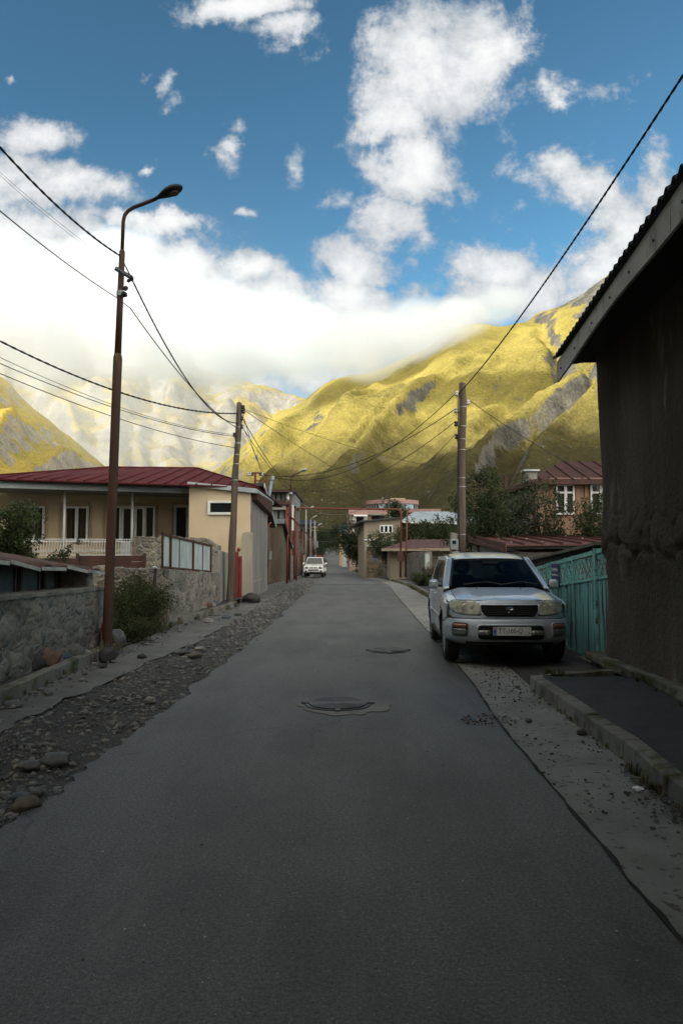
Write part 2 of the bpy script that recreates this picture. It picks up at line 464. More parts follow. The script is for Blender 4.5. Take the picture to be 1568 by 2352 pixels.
def mountain_mat(name, grass, grass2, rock, rock2, rlo, rhi, sc, scrub=0, bd=4, rocknoise=.0, low=None, crest=None):
    m, nt, b = nt_new(name)
    v = coords(nt, (.001*sc,)*3)
    n1 = noise_t(nt, v, 4, 10, .62); n2 = noise_t(nt, v, 26, 10, .68); n3 = noise_t(nt, v, 90, 6, .65)
    g = mixc(nt, ramp(nt, n1, .38, .62), grass, grass2)
    g = mixc(nt, .6, g, ramp_col(nt, n2, (.45,)*3, (1.5,)*3), 'MULTIPLY')
    gp = N(nt, 'ShaderNodeNewGeometry'); sp3 = N(nt, 'ShaderNodeSeparateXYZ'); nt.links.new(gp.outputs['Position'], sp3.inputs[0])
    zz = math_n(nt, 'ADD', sp3.outputs[2], math_n(nt, 'MULTIPLY', math_n(nt, 'SUBTRACT', n1, .5), 260))
    zz = math_n(nt, 'ADD', zz, math_n(nt, 'MULTIPLY', math_n(nt, 'SUBTRACT', n2, .5), 90))
    if low:     # dry scrub on the foot slopes, darkened further in colour for their shade; pasture above
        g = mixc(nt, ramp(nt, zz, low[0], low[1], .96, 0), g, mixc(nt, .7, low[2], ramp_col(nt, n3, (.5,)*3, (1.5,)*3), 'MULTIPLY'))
    rk = mixc(nt, ramp(nt, n2, .35, .65), rock, rock2)
    rk = mixc(nt, .7, rk, ramp_col(nt, n3, (.4,)*3, (1.55,)*3), 'MULTIPLY')
    geo = N(nt, 'ShaderNodeNewGeometry'); s3 = N(nt, 'ShaderNodeSeparateXYZ'); nt.links.new(geo.outputs['Normal'], s3.inputs[0])
    steep = math_n(nt, 'SUBTRACT', 1, s3.outputs[2])
    rsel = math_n(nt, 'ADD', steep, math_n(nt, 'MULTIPLY', math_n(nt, 'SUBTRACT', n1, .5), .55))
    rsel = math_n(nt, 'ADD', rsel, math_n(nt, 'MULTIPLY', math_n(nt, 'SUBTRACT', n2, .5), .75 + rocknoise))
    if crest: rsel = math_n(nt, 'ADD', rsel, ramp(nt, zz, crest[0], crest[1], 0, .22))
    c = mixc(nt, ramp(nt, rsel, rlo, rhi), g, rk)
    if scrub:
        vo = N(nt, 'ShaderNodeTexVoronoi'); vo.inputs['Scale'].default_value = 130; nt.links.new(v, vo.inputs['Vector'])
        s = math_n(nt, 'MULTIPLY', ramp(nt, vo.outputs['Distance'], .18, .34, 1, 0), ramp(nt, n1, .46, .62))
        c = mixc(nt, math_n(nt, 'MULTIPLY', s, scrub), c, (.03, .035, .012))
    n4 = noise_t(nt, v, 260, 5, .75)
    c = mixc(nt, .85, c, ramp_col(nt, ramp(nt, n4, .3, .7), (.72,)*3, (1.26,)*3), 'MULTIPLY')
    vr = N(nt, 'ShaderNodeTexVoronoi'); vr.inputs['Scale'].default_value = 240; nt.links.new(v, vr.inputs['Vector'])
    rs_ = N(nt, 'ShaderNodeSeparateColor'); nt.links.new(vr.outputs['Color'], rs_.inputs[0])
    rb_ = math_n(nt, 'MULTIPLY', math_n(nt, 'MULTIPLY', ramp(nt, vr.outputs['Distance'], .2, .36, 1, 0), ramp(nt, rs_.outputs[0], .72, .8)), ramp(nt, n2, .48, .6))
    c = mixc(nt, math_n(nt, 'MULTIPLY', rb_, .75), c, (.22, .21, .18))
    nt.links.new(c, b.inputs['Base Color']); b.inputs['Roughness'].default_value = .95; b.inputs['Specular IOR Level'].default_value = .05
    hh = math_n(nt, 'ADD', n2, math_n(nt, 'MULTIPLY', n3, .5)); hh = math_n(nt, 'ADD', hh, math_n(nt, 'MULTIPLY', n4, .22))
    bump(nt, b, hh, .9, bd)
    return m
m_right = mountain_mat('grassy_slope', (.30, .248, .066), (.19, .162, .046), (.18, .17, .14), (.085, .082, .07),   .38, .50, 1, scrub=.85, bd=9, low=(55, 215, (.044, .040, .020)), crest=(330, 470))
m_far = mountain_mat('rocky_face', (.31, .24, .055), (.22, .18, .065), (.26, .247, .22), (.13, .125, .112), .16, .42, .5, bd=14)
m_left = mountain_mat('scree_slope', (.38, .285, .06), (.29, .235, .07), (.36, .325, .26), (.24, .22, .18), .34, .48, .8, bd=8)

def spur_r(px, t, x, d):
    wv = (px - 640*t) / 210
    wob = .5 * mnoise.noise(Vector((px/420, t*1.7, 4)))
    r1 = rig(wv + wob, t*.7, 1.7)
    r2 = rig(wv*2.1 + wob*2, t*1.3, 6.1); r3 = rig(wv*5.3 + wob*3, t*3, 2.2)
    gul = exp(-((px - (1215 + (1 - t)*330 + 26*mnoise.noise(Vector((t*9, 0, 2)))))/20)**2)
    return (92*(r1 - .55) + 34*(r2 - .5) + 9*r3) * min(1, t*1.6) * max(0, 1 - max(0, t - .60)*2.4) - 26*gul*min(1, max(0, (t-.25))*3)
ridge_r = [(300,1190,2100), (400,1140,2000), (480,1088,1900), (560,1022,1800), (620,962,1750), (690,925,1700), (745,882,1650), (805,862,1600), (850,858,1600), (900,838,1600), (980,800,1560), (1050,755,1500), (1100,742,1480),
           (1160,750,1450), (1240,718,1400), (1330,688,1330), (1400,640,1280), (1500,570,1220), (1700,470,1150), (2100,420,1000), (2700,600,900), (3600,800,800)]
foot_r = [(300,-2,900), (480,0,800), (600,2,640), (784,5,520), (1000,2,420), (1400,0,380), (2200,0,330), (3600,0,250)]
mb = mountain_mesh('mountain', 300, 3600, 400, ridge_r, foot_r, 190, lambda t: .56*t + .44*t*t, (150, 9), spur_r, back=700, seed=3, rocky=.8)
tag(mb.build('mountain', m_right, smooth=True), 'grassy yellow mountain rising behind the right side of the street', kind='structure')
ridge_f = [(-900,600,4300), (-300,640,4300), (0,650,4200), (40,636,4200), (90,655,4200), (130,690,4200), (220,740,4200), (330,800,4200), (390,765,4100), (450,850,4000), (560,880,3900), (640,905,3700), (720,930,3500), (850,1000,3300), (1000,1150,3200)]
foot_f = [(-900,20,2300), (0,20,2300), (1000,20,2500)]
mb = mountain_mesh('mountain', -900, 1000, 240, ridge_f, foot_f, 120, lambda t: .8*t + .2*t*t, (380, 80), lambda px, t, x, d: 60*rig(px/120 + .9*mnoise.noise(Vector((t*4, px/160, 0))), t*2.2, 9)*min(1, t*2), back=1500, seed=8, rocky=.55)
tag(mb.build('mountain', m_far, smooth=True), 'rocky grey mountain wall closing the valley under the cloud', kind='structure')
ridge_l = [(-2600,300,700), (-1400,420,1100), (-700,560,1450), (-300,720,1600), (-120,800,1660), (0,872,1700), (60,925,1730), (110,966,1760), (160,1008,1800), (215,1054,1850), (260,1090,1900), (330,1150,2000)]
foot_l = [(-2600,0,400), (-700,0,700), (0,0,900), (330,0,1100)]
mb = mountain_mesh('mountain', -2600, 330, 240, ridge_l, foot_l, 130, lambda t: .75*t + .25*t*t, (120, 19), lambda px, t, x, d: 34*rig((px - 260*t)/150, t*1.2, 3)*min(1, t*2)*max(0, 1 - max(0, t-.7)*3), back=700, seed=5, rocky=.7)
tag(mb.build('mountain', m_left, smooth=True), 'smooth yellow scree slope on the left side of the valley', kind='structure')

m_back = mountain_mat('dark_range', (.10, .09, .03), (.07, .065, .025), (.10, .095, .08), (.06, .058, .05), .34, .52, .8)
# the range behind the street, whose evening shade lies over the village
mb = MB()
PXH = Vector((-HY, HX))          # across the sun's direction
TAN = math.tan(SUN_EL); D0 = 1250
bpts = [(-45, 900, 128), (133, 850, 124), (245, 720, 100), (-120, 1050, 130), (-300, 1500, 118), (-520, 1500, 10), (420, 500, 70)]
tab = []
for bx, by, bz in bpts:
    al = bx*HX + by*HY
    tab.append((bx*PXH.x + by*PXH.y, bz + (D0 - al)*TAN))
tab.sort()
tab = [(tab[0][0] - 500, tab[0][1] - 150), (tab[0][0] - 1400, 300)][::-1] + tab + [(tab[-1][0] + 500, tab[-1][1]), (tab[-1][0] + 1500, 600)]
def back_fn(u, v):
    l = -3200 + 5200*u
    zt = lerp_tab(tab, l)
    n = mnoise.fractal(Vector((l/240, v*3, 2)), .9, 2.1, 6)
    if v <= .6: k = v/.6; z = zt*(k**1.15); dd = D0 - 950*(1-k)
    else: k = (v-.6)/.4; z = zt*(1-k); dd = D0 + 900*k
    z += n*26*min(1, v*3)
    return (PXH.x*l + HX*dd, PXH.y*l + HY*dd, z - 4)
mb.grid(back_fn, 160, 50)
tag(mb.build('mountain', m_back, smooth=True), 'dark mountain range behind the village', kind='structure')
# ------------------------------------------------------------------ cloud bank lying against the mountains (real volume)
w.cycles.sampling_method = 'MANUAL'; w.cycles.sample_map_resolution = 512
def cloud_volume():
    m, nt, b = nt_new('cloud_vapour')
    nt.nodes.remove(b)
    out = nt.nodes['Material Output']
    pv = N(nt, 'ShaderNodeVolumePrincipled'); pv.inputs['Color'].default_value = (.93, .945, .97, 1); pv.inputs['Anisotropy'].default_value = .4
    tc = N(nt, 'ShaderNodeTexCoord'); pos = tc.outputs['Object']
    def vm(op, a, b_=None, c=None):
        n = nt.nodes.new('ShaderNodeVectorMath'); n.operation = op
        for i, val in enumerate((a, b_, c)):
            if val is None: continue
            if hasattr(val, 'is_output'): nt.links.new(val, n.inputs[i])
            else: n.inputs[i].default_value = val
        return n.outputs['Value'] if op == 'DOT_PRODUCT' else n.outputs[0]
    nz = N(nt, 'ShaderNodeTexNoise'); nz.inputs['Scale'].default_value = 1/150; nz.inputs['Detail'].default_value = 7; nz.inputs['Roughness'].default_value = .6
    nt.links.new(pos, nz.inputs['Vector'])
    S = None
    for (px, py, d, rx, rz, ry, wt) in CBLOBS:
        c = P(px, py, d); k = d / F
        q = vm('MULTIPLY_ADD', pos, (1/(rx*k), 1/ry, 1/(rz*k)), (-c.x/(rx*k), -c.y/ry, -c.z/(rz*k)))
        e = math_n(nt, 'MULTIPLY', math_n(nt, 'EXPONENT', math_n(nt, 'MULTIPLY', vm('DOT_PRODUCT', q, q), -1)), wt)
        S = e if S is None else math_n(nt, 'MAXIMUM', S, e)
    v = math_n(nt, 'ADD', S, math_n(nt, 'MULTIPLY', math_n(nt, 'SUBTRACT', nz.outputs['Fac'], .5), 1.5))
    sz = N(nt, 'ShaderNodeSeparateXYZ'); nt.links.new(pos, sz.inputs[0])
    base = ramp(nt, math_n(nt, 'ADD', sz.outputs[2], math_n(nt, 'MULTIPLY', math_n(nt, 'SUBTRACT', nz.outputs['Fac'], .5), 160)), 275, 400)
    core = math_n(nt, 'MULTIPLY', math_n(nt, 'MULTIPLY', ramp(nt, v, .46, .88), base), CDENS)
    nt.links.new(core, pv.inputs['Density'])
    nt.links.new(pv.outputs[0], out.inputs['Volume'])
    try: m.cycles.volume_step_rate = .55
    except Exception: pass
    mb = MB()
    lo = [P(-420, 1010, 1240), P(1330, 1010, 1240), P(1330, 1010, 2350), P(-420, 1010, 2350)]
    # a closed sheared box round the bank
    z0 = 190; z1 = 1330
    mb.hexa([(p.x, p.y, z0) for p in lo], [(p.x, p.y, z1) for p in lo])
    o = mb.build('cloud', m)
    tag(o, 'white cloud bank hiding the mountain tops', kind='stuff')
CBLOBS = [  # px, py, distance, radii px, px, metres along the view, weight
    (-200,650,1900,330,230,330,1.1), (120,740,1950,300,160,330,1.1), (330,770,1950,250,130,330,1.1), (530,785,1900,230,120,320,1.1), (690,785,1800,160,95,280,1.1),
    (850,795,1400,150,72,150,1.6), (960,775,1390,120,66,150,1.6), (1040,740,1370,75,45,130,1.4), (1150,702,1370,90,40,130,1.15), (560,640,1900,150,60,250,.6), (250,620,1950,260,90,300,.9),
]
CDENS = .0095
cloud_volume()

def mist_volume():
    """thin bright mist hanging in the valley before the far wall"""
    m, nt, b = nt_new('valley_mist'); nt.nodes.remove(b); out = nt.nodes['Material Output']
    pv = N(nt, 'ShaderNodeVolumePrincipled'); pv.inputs['Color'].default_value = (1, 1, 1, 1); pv.inputs['Anisotropy'].default_value = .1
    tc = N(nt, 'ShaderNodeTexCoord')
    c = P(230, 960, 1950); k = 1950 / F
    n = N(nt, 'ShaderNodeVectorMath', operation='MULTIPLY_ADD'); nt.links.new(tc.outputs['Object'], n.inputs[0])
    rr = (330*k, 420, 230*k); n.inputs[1].default_value = tuple(1/r for r in rr); n.inputs[2].default_value = (-c.x/rr[0], -c.y/rr[1], -c.z/rr[2])
    d = N(nt, 'ShaderNodeVectorMath', operation='DOT_PRODUCT'); nt.links.new(n.outputs[0], d.inputs[0]); nt.links.new(n.outputs[0], d.inputs[1])
    e = math_n(nt, 'MULTIPLY', math_n(nt, 'EXPONENT', math_n(nt, 'MULTIPLY', d.outputs['Value'], -1)), .0009)
    nt.links.new(e, pv.inputs['Density']); nt.links.new(pv.outputs[0], out.inputs['Volume'])
    mb = MB(); mb.box(c.x - 2.1*rr[0], c.x + 2.1*rr[0], c.y - 600, c.y + 700, -3, c.z + 2*rr[2]); tag(mb.build('mist', m), 'thin bright mist in the valley below the cloud bank', kind='stuff')
mist_volume()

def shade_clouds():
    """unseen broken cloud, added high on the left to cast shade on the slopes"""
    m, nt, b = nt_new('shade_cloud'); nt.nodes.remove(b); out = nt.nodes['Material Output']
    pv = N(nt, 'ShaderNodeVolumePrincipled'); pv.inputs['Color'].default_value = (.98, .98, .98, 1)
    v = coords(nt); g = N(nt, 'ShaderNodeTexCoord')
    n = noise_t(nt, v, 1/90, 4, .6)
    sb = N(nt, 'ShaderNodeVectorMath', operation='MULTIPLY_ADD'); sb.inputs[1].default_value = (2, 2, 2); sb.inputs[2].default_value = (-1, -1, -1); nt.links.new(g.outputs['Generated'], sb.inputs[0])
    d = N(nt, 'ShaderNodeVectorMath', operation='LENGTH'); nt.links.new(sb.outputs[0], d.inputs[0])
    f = math_n(nt, 'ADD', math_n(nt, 'SUBTRACT', 1, d.outputs['Value']), math_n(nt, 'MULTIPLY', math_n(nt, 'SUBTRACT', n, .5), 1.2))
    nt.links.new(math_n(nt, 'MULTIPLY', ramp(nt, f, .1, .6), .03), pv.inputs['Density']); nt.links.new(pv.outputs[0], out.inputs['Volume'])
    for k, (px, py, dd, rx, ry, rz) in enumerate(((1215, 935, 1120, 170, 120, 60), (800, 905, 1560, 130, 130, 70), (980, 905, 1400, 110, 80, 40), (640, 1000, 1600, 150, 80, 40))):
        p = P(px, py, dd); kk = (760 + 40*k - p.z) / SUN_TO.z; c = p + SUN_TO * kk
        mb = MB(); mb.blob(c, (rx, ry, rz), k, .1, 2); o = mb.build('cloud', m)
        tag(o, 'small unseen cloud added to shade the mountain slopes', kind='stuff')
shade_clouds()
# ------------------------------------------------------------------ ground, road, pavements
XR = [(-40,1.2),(0,1.35),(3,1.395),(5.3,1.44),(7,1.475),(9.5,1.61),(20,1.85),(30,2.1),(39,2.4),(55,2.2),(70,1.85),(110,2.3),(182,2.7),(260,0),(350,-3.7),(500,-10.5)]
XL = [(-40,-3),(0,-2.3),(4.34,-2.0),(5.7,-1.92),(8.45,-1.76),(14,-1.6),(29.6,-1.46),(45,-1.6),(70,-1.9),(110,-2.6),(182,-3.3),(260,-6.5),(350,-10.5),(500,-17)]
KR = [(-40,1.8),(0,2.0),(4.5,2.1),(5.8,2.17),(8.9,2.22),(19,2.75),(27,3.1),(40,3.3),(57,3.2),(77,2.8),(110,3.2),(182,3.9),(260,1.5),(350,-2.3),(500,-9)]
KL = [(-40,-3.4),(0,-3.5),(7.7,-3.55),(11.2,-3.6),(16.6,-3.55),(22.7,-3.08),(29,-3.3),(43,-3.15),(70,-3.4),(110,-4.2),(182,-4.8),(260,-8),(350,-12),(500,-19)]
GL = [(-40,-3.2),(0,-3.15),(7.6,-3.0),(10.6,-2.8),(14.3,-2.58),(19,-2.48),(35,-2.4),(60,-2.5),(110,-3.3),(182,-4.0),(260,-7.2),(350,-11.2),(500,-18)]
def st_list(a, b):
    out = []; d = a
    while d < b:
        out.append(d); d += .06 if d < 9 else .3 if d < 20 else .8 if d < 60 else 3 if d < 150 else 8
    return out + [b]
def strip(name, a, b, lf, rf, z, mat, nx=6, jl=0, jr=0, kind='structure', label=None, hump=None):
    ds = st_list(a, b); vs = []
    for d in ds:
        l = lf(d) + jl * mnoise.fractal(Vector((d*1.1, 3.3, 1)), .8, 2, 4) + jl*.5*mnoise.noise(Vector((d*7.3, 5.1, 1))); r = rf(d) + jr * mnoise.fractal(Vector((d*1.3, 8.1, 4)), .8, 2, 4)
        for i in range(nx + 1):
            x = l + (r - l) * i / nx
            vs.append((x, d, G(d) + (z(x, d) if callable(z) else z)))
    mb = MB(); w_ = nx + 1
    mb.add(vs, [(j*w_ + i, j*w_ + i + 1, (j+1)*w_ + i + 1, (j+1)*w_ + i) for j in range(len(ds) - 1) for i in range(nx)])
    return tag(mb.build(name, mat, smooth=True), label, kind=kind)
def asphalt_mat():
    m, nt, b = nt_new('asphalt')
    v = coords(nt); vl = coords(nt, (1, .22, 1))
    big = noise_t(nt, v, .55, 6, .6); lane = noise_t(nt, vl, 1.6, 5, .6); fine = noise_t(nt, v, 55, 5, .8); agg = noise_t(nt, v, 160, 3, .7)
    c = mixc(nt, ramp(nt, big, .35, .65), (.076, .074, .067), (.051, .050, .047))
    c = mixc(nt, ramp(nt, lane, .42, .62, 0, .6), c, (.098, .097, .091))
    c = mixc(nt, .95, c, ramp_col(nt, ramp(nt, fine, .25, .75), (.25,)*3, (1.75,)*3), 'MULTIPLY')
    c = mixc(nt, .9, c, ramp_col(nt, ramp(nt, agg, .3, .7), (.5,)*3, (1.55,)*3), 'MULTIPLY')
    vo = N(nt, 'ShaderNodeTexVoronoi'); vo.inputs['Scale'].default_value = 62; nt.links.new(v, vo.inputs['Vector'])
    sp = N(nt, 'ShaderNodeSeparateColor'); nt.links.new(vo.outputs['Color'], sp.inputs[0])
    chip = math_n(nt, 'MULTIPLY', ramp(nt, vo.outputs['Distance'], .22, .36, 1, 0), ramp(nt, sp.outputs[0], .935, .965))
    c = mixc(nt, math_n(nt, 'MULTIPLY', chip, .6), c, (.26, .25, .225))
    pit = math_n(nt, 'MULTIPLY', ramp(nt, vo.outputs['Distance'], .22, .36, 1, 0), ramp(nt, sp.outputs[1], .80, .9))
    c = mixc(nt, math_n(nt, 'MULTIPLY', pit, .8), c, (.02, .02, .02))
    # hairline cracks
    ve = N(nt, 'ShaderNodeTexVoronoi', feature='DISTANCE_TO_EDGE'); ve.inputs['Scale'].default_value = .42
    wv = N(nt, 'ShaderNodeTexNoise'); wv.inputs['Scale'].default_value = 2.4; wv.inputs['Detail'].default_value = 6; nt.links.new(v, wv.inputs['Vector'])
    va = N(nt, 'ShaderNodeVectorMath', operation='MULTIPLY_ADD'); va.inputs[1].default_value = (.5, .5, .5); nt.links.new(wv.outputs['Color'], va.inputs[0]); nt.links.new(v, va.inputs[2]); nt.links.new(va.outputs[0], ve.inputs['Vector'])
    crack = math_n(nt, 'MULTIPLY', ramp(nt, ve.outputs['Distance'], 0, .008, 1, 0), ramp(nt, big, .46, .58))
    c = mixc(nt, math_n(nt, 'MULTIPLY', crack, .8), c, (.02, .02, .02))
    stn = ramp(nt, noise_t(nt, v, 1.1, 9, .75, .6), .56, .68, 0, .55)
    c = mixc(nt, stn, c, (.036, .036, .036))
    dus = ramp(nt, noise_t(nt, vl, 2.3, 9, .75), .55, .70, 0, .5)
    c = mixc(nt, dus, c, (.125, .120, .108))
    nt.links.new(c, b.inputs['Base Color'])
    b.inputs['Roughness'].default_value = .58; b.inputs['Specular IOR Level'].default_value = .38
    h = math_n(nt, 'ADD', math_n(nt, 'MULTIPLY', fine, .6), agg)
    bump(nt, b, h, .55, .006)
    return m
asphalt = asphalt_mat()
def conc(name, a, b_, c3, **k): return surf(name, a, b_, col3=c3, rough=.88, bs=70, bst=.45, bd=.006, vs=1.6, **k)
concrete = conc('worn_concrete', (.20, .197, .182), (.145, .142, .13), (.06, .057, .051), s3=13, lo3=.56, hi3=.66)
concrete_left = conc('dusty_concrete', (.125, .123, .115), (.09, .088, .082), (.05, .047, .042), s3=6, lo3=.56, hi3=.68)
kerbmat = conc('mossy_kerb', (.165, .158, .138), (.115, .108, .092), (.062, .062, .03), s3=3.2, lo3=.5, hi3=.62)
pavem = surf('old_pavement', (.046, .045, .043), (.032, .031, .031), col3=(.075, .068, .057), s3=5, lo3=.58, hi3=.7, rough=.85, bs=60, bst=.5, bd=.008)
dirt = surf('dirt', (.052, .049, .044), (.036, .034, .031), col3=(.08, .075, .067), s3=14, rough=.95, bs=45, bst=.7, bd=.015)
field = surf('valley_ground', (.07, .065, .035), (.05, .05, .025), col3=(.1, .09, .06), vs=.3, s3=.8, rough=.95)

mb = MB()
gy = [-220, -100, -50, -20, 0, 10, 20, 30, 40, 50, 60, 75, 90, 110, 140, 180, 220, 260, 300, 350, 420, 500, 600, 750, 950, 1200, 1600, 2200, 2800]
gx = [-3200, -1500, -700, -300, -120, -60, -30, -12, -6, -3, 0, 3, 6, 12, 30, 60, 120, 300, 700, 1500, 3200]
mb.add([(x, y, G(y) - .16) for y in gy for x in gx], [(j*len(gx)+i, j*len(gx)+i+1, (j+1)*len(gx)+i+1, (j+1)*len(gx)+i) for j in range(len(gy)-1) for i in range(len(gx)-1)])
tag(mb.build('ground', field, smooth=True), kind='structure')
LT = lambda t: (lambda d: lerp_tab(t, d))
SM = lambda t: (lambda d: smooth_tab(t, d))
strip('road', -30, 500, SM(XL), SM(XR), 0, asphalt, 14, jl=.10, jr=.02)
strip('road_shoulder', -30, 500, lambda d: smooth_tab(GL, d) - .12, lambda d: smooth_tab(XL, d) + .35, lambda x, d: -.03 + .022 * mnoise.fractal(Vector((x*1.4, d*1.2, 7)), .9, 2.1, 4), dirt, 14)
strip('gutter_strip', -30, 190, lambda d: smooth_tab(XR, d) - .02, lambda d: smooth_tab(KR, d) + .05, lambda x, d: -.012 + .012 * mnoise.noise(Vector((x*2, d*.7, 5))), concrete, 8, jl=.03)
strip('gutter_strip', -30, 120, lambda d: smooth_tab(KL, d) - .1, SM(GL), lambda x, d: -.008 + .01 * mnoise.noise(Vector((x*2, d*.7, 9))), concrete_left, 8, jr=.16)
strip('road_joint', -4, 60, lambda d: smooth_tab(XR, d) - .012 + .02*mnoise.fractal(Vector((d*2.1, 1, 1)), .8, 2, 4), lambda d: smooth_tab(XR, d) + .008 + .02*mnoise.fractal(Vector((d*2.6, 4, 1)), .8, 2, 4), .006, surf('joint_dirt', (.028, .026, .021), (.016, .015, .013), rough=.95, vs=12), 1)
# pavements (top of kerb 0.14)
def gatex(d): return 3.62
def wallright(d): return 3.66 if d < 17 else lerp_tab([(17,3.7),(24,4.6),(41.8,4.75),(60,3.9),(110,5),(190,6)], d)
strip('pavement', -30, 8.86, lambda d: smooth_tab(KR, d) + .145, lambda d: 3.7, lambda x, d: .125 + .006 * mnoise.noise(Vector((x*3, d*2, 2))), pavem, 8)
strip('pavement', 8.9, 19, lambda d: smooth_tab(KR, d) + .02, lambda d: 3.9 + max(0, d - 14)*.1, lambda x, d: -.02 + .06*max(0, min(1, (x - 2.4)/1.0)) + .008 * mnoise.noise(Vector((x*3, d*2, 2))), pavem, 8)
strip('pavement', 19, 190, lambda d: smooth_tab(KR, d) + .145, wallright, lambda x, d: .118 + .008 * mnoise.noise(Vector((x*3, d*2, 2))), pavem, 6)
strip('pavement', -30, 12.4, lambda d: -4.4, lambda d: smooth_tab(KL, d) - .145, lambda x, d: .10 + .01 * mnoise.noise(Vector((x*3, d*2, 2))), dirt, 6)
strip('pavement', 12.4, 16.6, lambda d: -6.5, lambda d: smooth_tab(KL, d) - .05, lambda x, d: .03 + .03 * mnoise.noise(Vector((x*2, d*2, 2))), dirt, 6)
strip('pavement', 16.6, 110, lambda d: smooth_tab(KL, d) - 1.2, lambda d: smooth_tab(KL, d) - .145, lambda x, d: .115 + .01 * mnoise.noise(Vector((x*3, d*2, 2))), pavem, 6)

def kerb(a, b, tab, side, ln=1.0, h=.14, wd=.15, broken=0):
    """a run of kerb stones, each block slightly out of true, joints open"""
    mb = MB(); d = a; k = 0
    while d < b - .15:
        L = min(ln * R(.85, 1.15), b - d) if d < 60 else min(6, b - d)
        d2 = d + L - .012
        j0, j1 = R(-.012, .012), R(-.012, .012); t0, t1 = R(-.012, .01), R(-.012, .01)
        if R(0, 1) < broken: t0 -= .05
        x0, x1 = smooth_tab(tab, d) + j0, smooth_tab(tab, d2) + j1
        z0, z1 = G(d), G(d2)
        n = 3 if d < 20 else 1
        for q in range(n):
            ta, tb = q/n, (q+1)/n
            lx = lambda t: x0 + (x1-x0)*t
            f = lambda t: [(lx(t), d+(d2-d)*t, z0+(z1-z0)*t - .1), (lx(t) + side*wd, d+(d2-d)*t, z0+(z1-z0)*t - .1)]
            g = lambda t: [(lx(t) + side*.012, d+(d2-d)*t, z0+(z1-z0)*t + h + t0+(t1-t0)*t), (lx(t) + side*wd, d+(d2-d)*t, z0+(z1-z0)*t + h + .004 + t0+(t1-t0)*t)]
            A, B_ = f(ta), f(tb); C_, D_ = g(ta), g(tb)
            lo = [A[0], A[1], B_[1], B_[0]]; hi = [C_[0], C_[1], D_[1], D_[0]]
            mb.hexa(lo, hi)
        d += L; k += 1
    return tag(mb.build('kerb', kerbmat, bevel=.012), kind='structure')
kerb(-6, 8.9, KR, 1, 1.0)
kerb(19, 36, KR, 1, 1.0, broken=.2); kerb(37, 52, KR, 1, 1.4, broken=.2); kerb(54, 180, KR, 1, 2)
kerb(-6, 12.3, KL, -1, 1.1); kerb(16.7, 22.2, KL, -1, 1.2, h=.13); kerb(23.6, 31, KL, -1, 1.1, broken=.15); kerb(31.2, 110, KL, -1, 1.1, broken=.15)

# the kerb that turns back along the driveway by the teal gate, and the mossy footing of the dark wall
mb = MB(); mb.hexa([(2.38,8.92,-.05),(3.62,9.35,-.05),(3.62,9.47,-.05),(2.38,9.05,-.05)], [(2.38,8.92,.135),(3.62,9.35,.135),(3.62,9.47,.14),(2.38,9.05,.14)])
tag(mb.build('kerb', kerbmat, bevel=.01), kind='structure')

# ------------------------------------------------------------------ loose gravel: pebbles nobody could count
pebm = pebble_mat('pebbles', [(.05, .047, .044), (.10, .106, .11), (.17, .155, .13)])
def pebbles(name, n, spots, mat, smin, smax, z, label):
    mb = MB(); base = []
    for q in range(6):
        bm = bmesh.new(); bmesh.ops.create_icosphere(bm, subdivisions=1, radius=1)
        base.append(([v.co * (1 + .28*mnoise.noise(v.co*1.4 + Vector((q*3.3, 0, q)))) for v in bm.verts], [[v.index for v in f.verts] for f in bm.faces])); bm.free()
    for k in range(n):
        x, d, sc = spots()
        s = smin * (smax / smin) ** (random.random() ** 2.2) * sc
        a = R(0, pi); vs, fs = base[k % 6]; ca, sa = cos(a), sin(a)
        el, hh = R(.6, 1), R(.35, .7)
        zz = G(d) + (z(x, d) if callable(z) else z)
        mb.add([(x + (v.x*ca - v.y*sa*el)*s, d + (v.x*sa + v.y*ca*el)*s, zz + v.z*s*hh + s*hh*.35) for v in vs], fs)
    o = mb.build(name, mat, smooth=False, fix=False)
    return tag(o, label, kind='stuff')
def shoulder_spot():
    while True:
        d = 2.2 + 56 * random.random() ** 2.1
        u = random.random()
        x = smooth_tab(GL, d) - .1 + (smooth_tab(XL, d) - smooth_tab(GL, d) + .2) * u
        if mnoise.noise(Vector((x*1.1, d*.6, 2))) + R(-.5, .6) > -.12: return x, d, (1.0 if d < 12 else 1.25 if d < 25 else 1.7)
pebbles('gravel', 15000, shoulder_spot, pebm, .009, .042, lambda x, d: -.027, 'loose river gravel along the left edge of the road')
def litter_spot():
    while True:
        d = 2.2 + 16 * random.random() ** 1.3
        l, r = smooth_tab(XR, d), smooth_tab(KR, d)
        x = r - (r - l) * random.random() ** 1.7
        if mnoise.noise(Vector((x*1.8, d*.9, 12))) + R(-.35, .35) > .16 or (r - x < .10 and random.random() < .35): return x, d, 1
darkpeb = pebble_mat('dark_grit', [(.03, .028, .026), (.07, .066, .06), (.12, .115, .1)])
pebbles('gravel', 1300, litter_spot, darkpeb, .004, .02, -.004, 'dark grit scattered on the concrete gutter strip')
def left_spot():
    d = 3 + 26 * random.random() ** 1.5
    return lerp_tab(KL, d) + abs(random.gauss(0, .16)) + .02, d, 1
pebbles('gravel', 520, left_spot, pebm, .012, .06, .005, 'grit gathered at the foot of the left kerb')
# road and pavement crumbs
pebbles('gravel', 260, lambda: (R(-1.6, 1.3), 2.4 + 14*random.random()**1.4, 1), pebble_mat('pale_grit', [(.1, .1, .09), (.2, .19, .17), (.4, .38, .34)]), .004, .011, .003, 'pale chips lying on the asphalt')

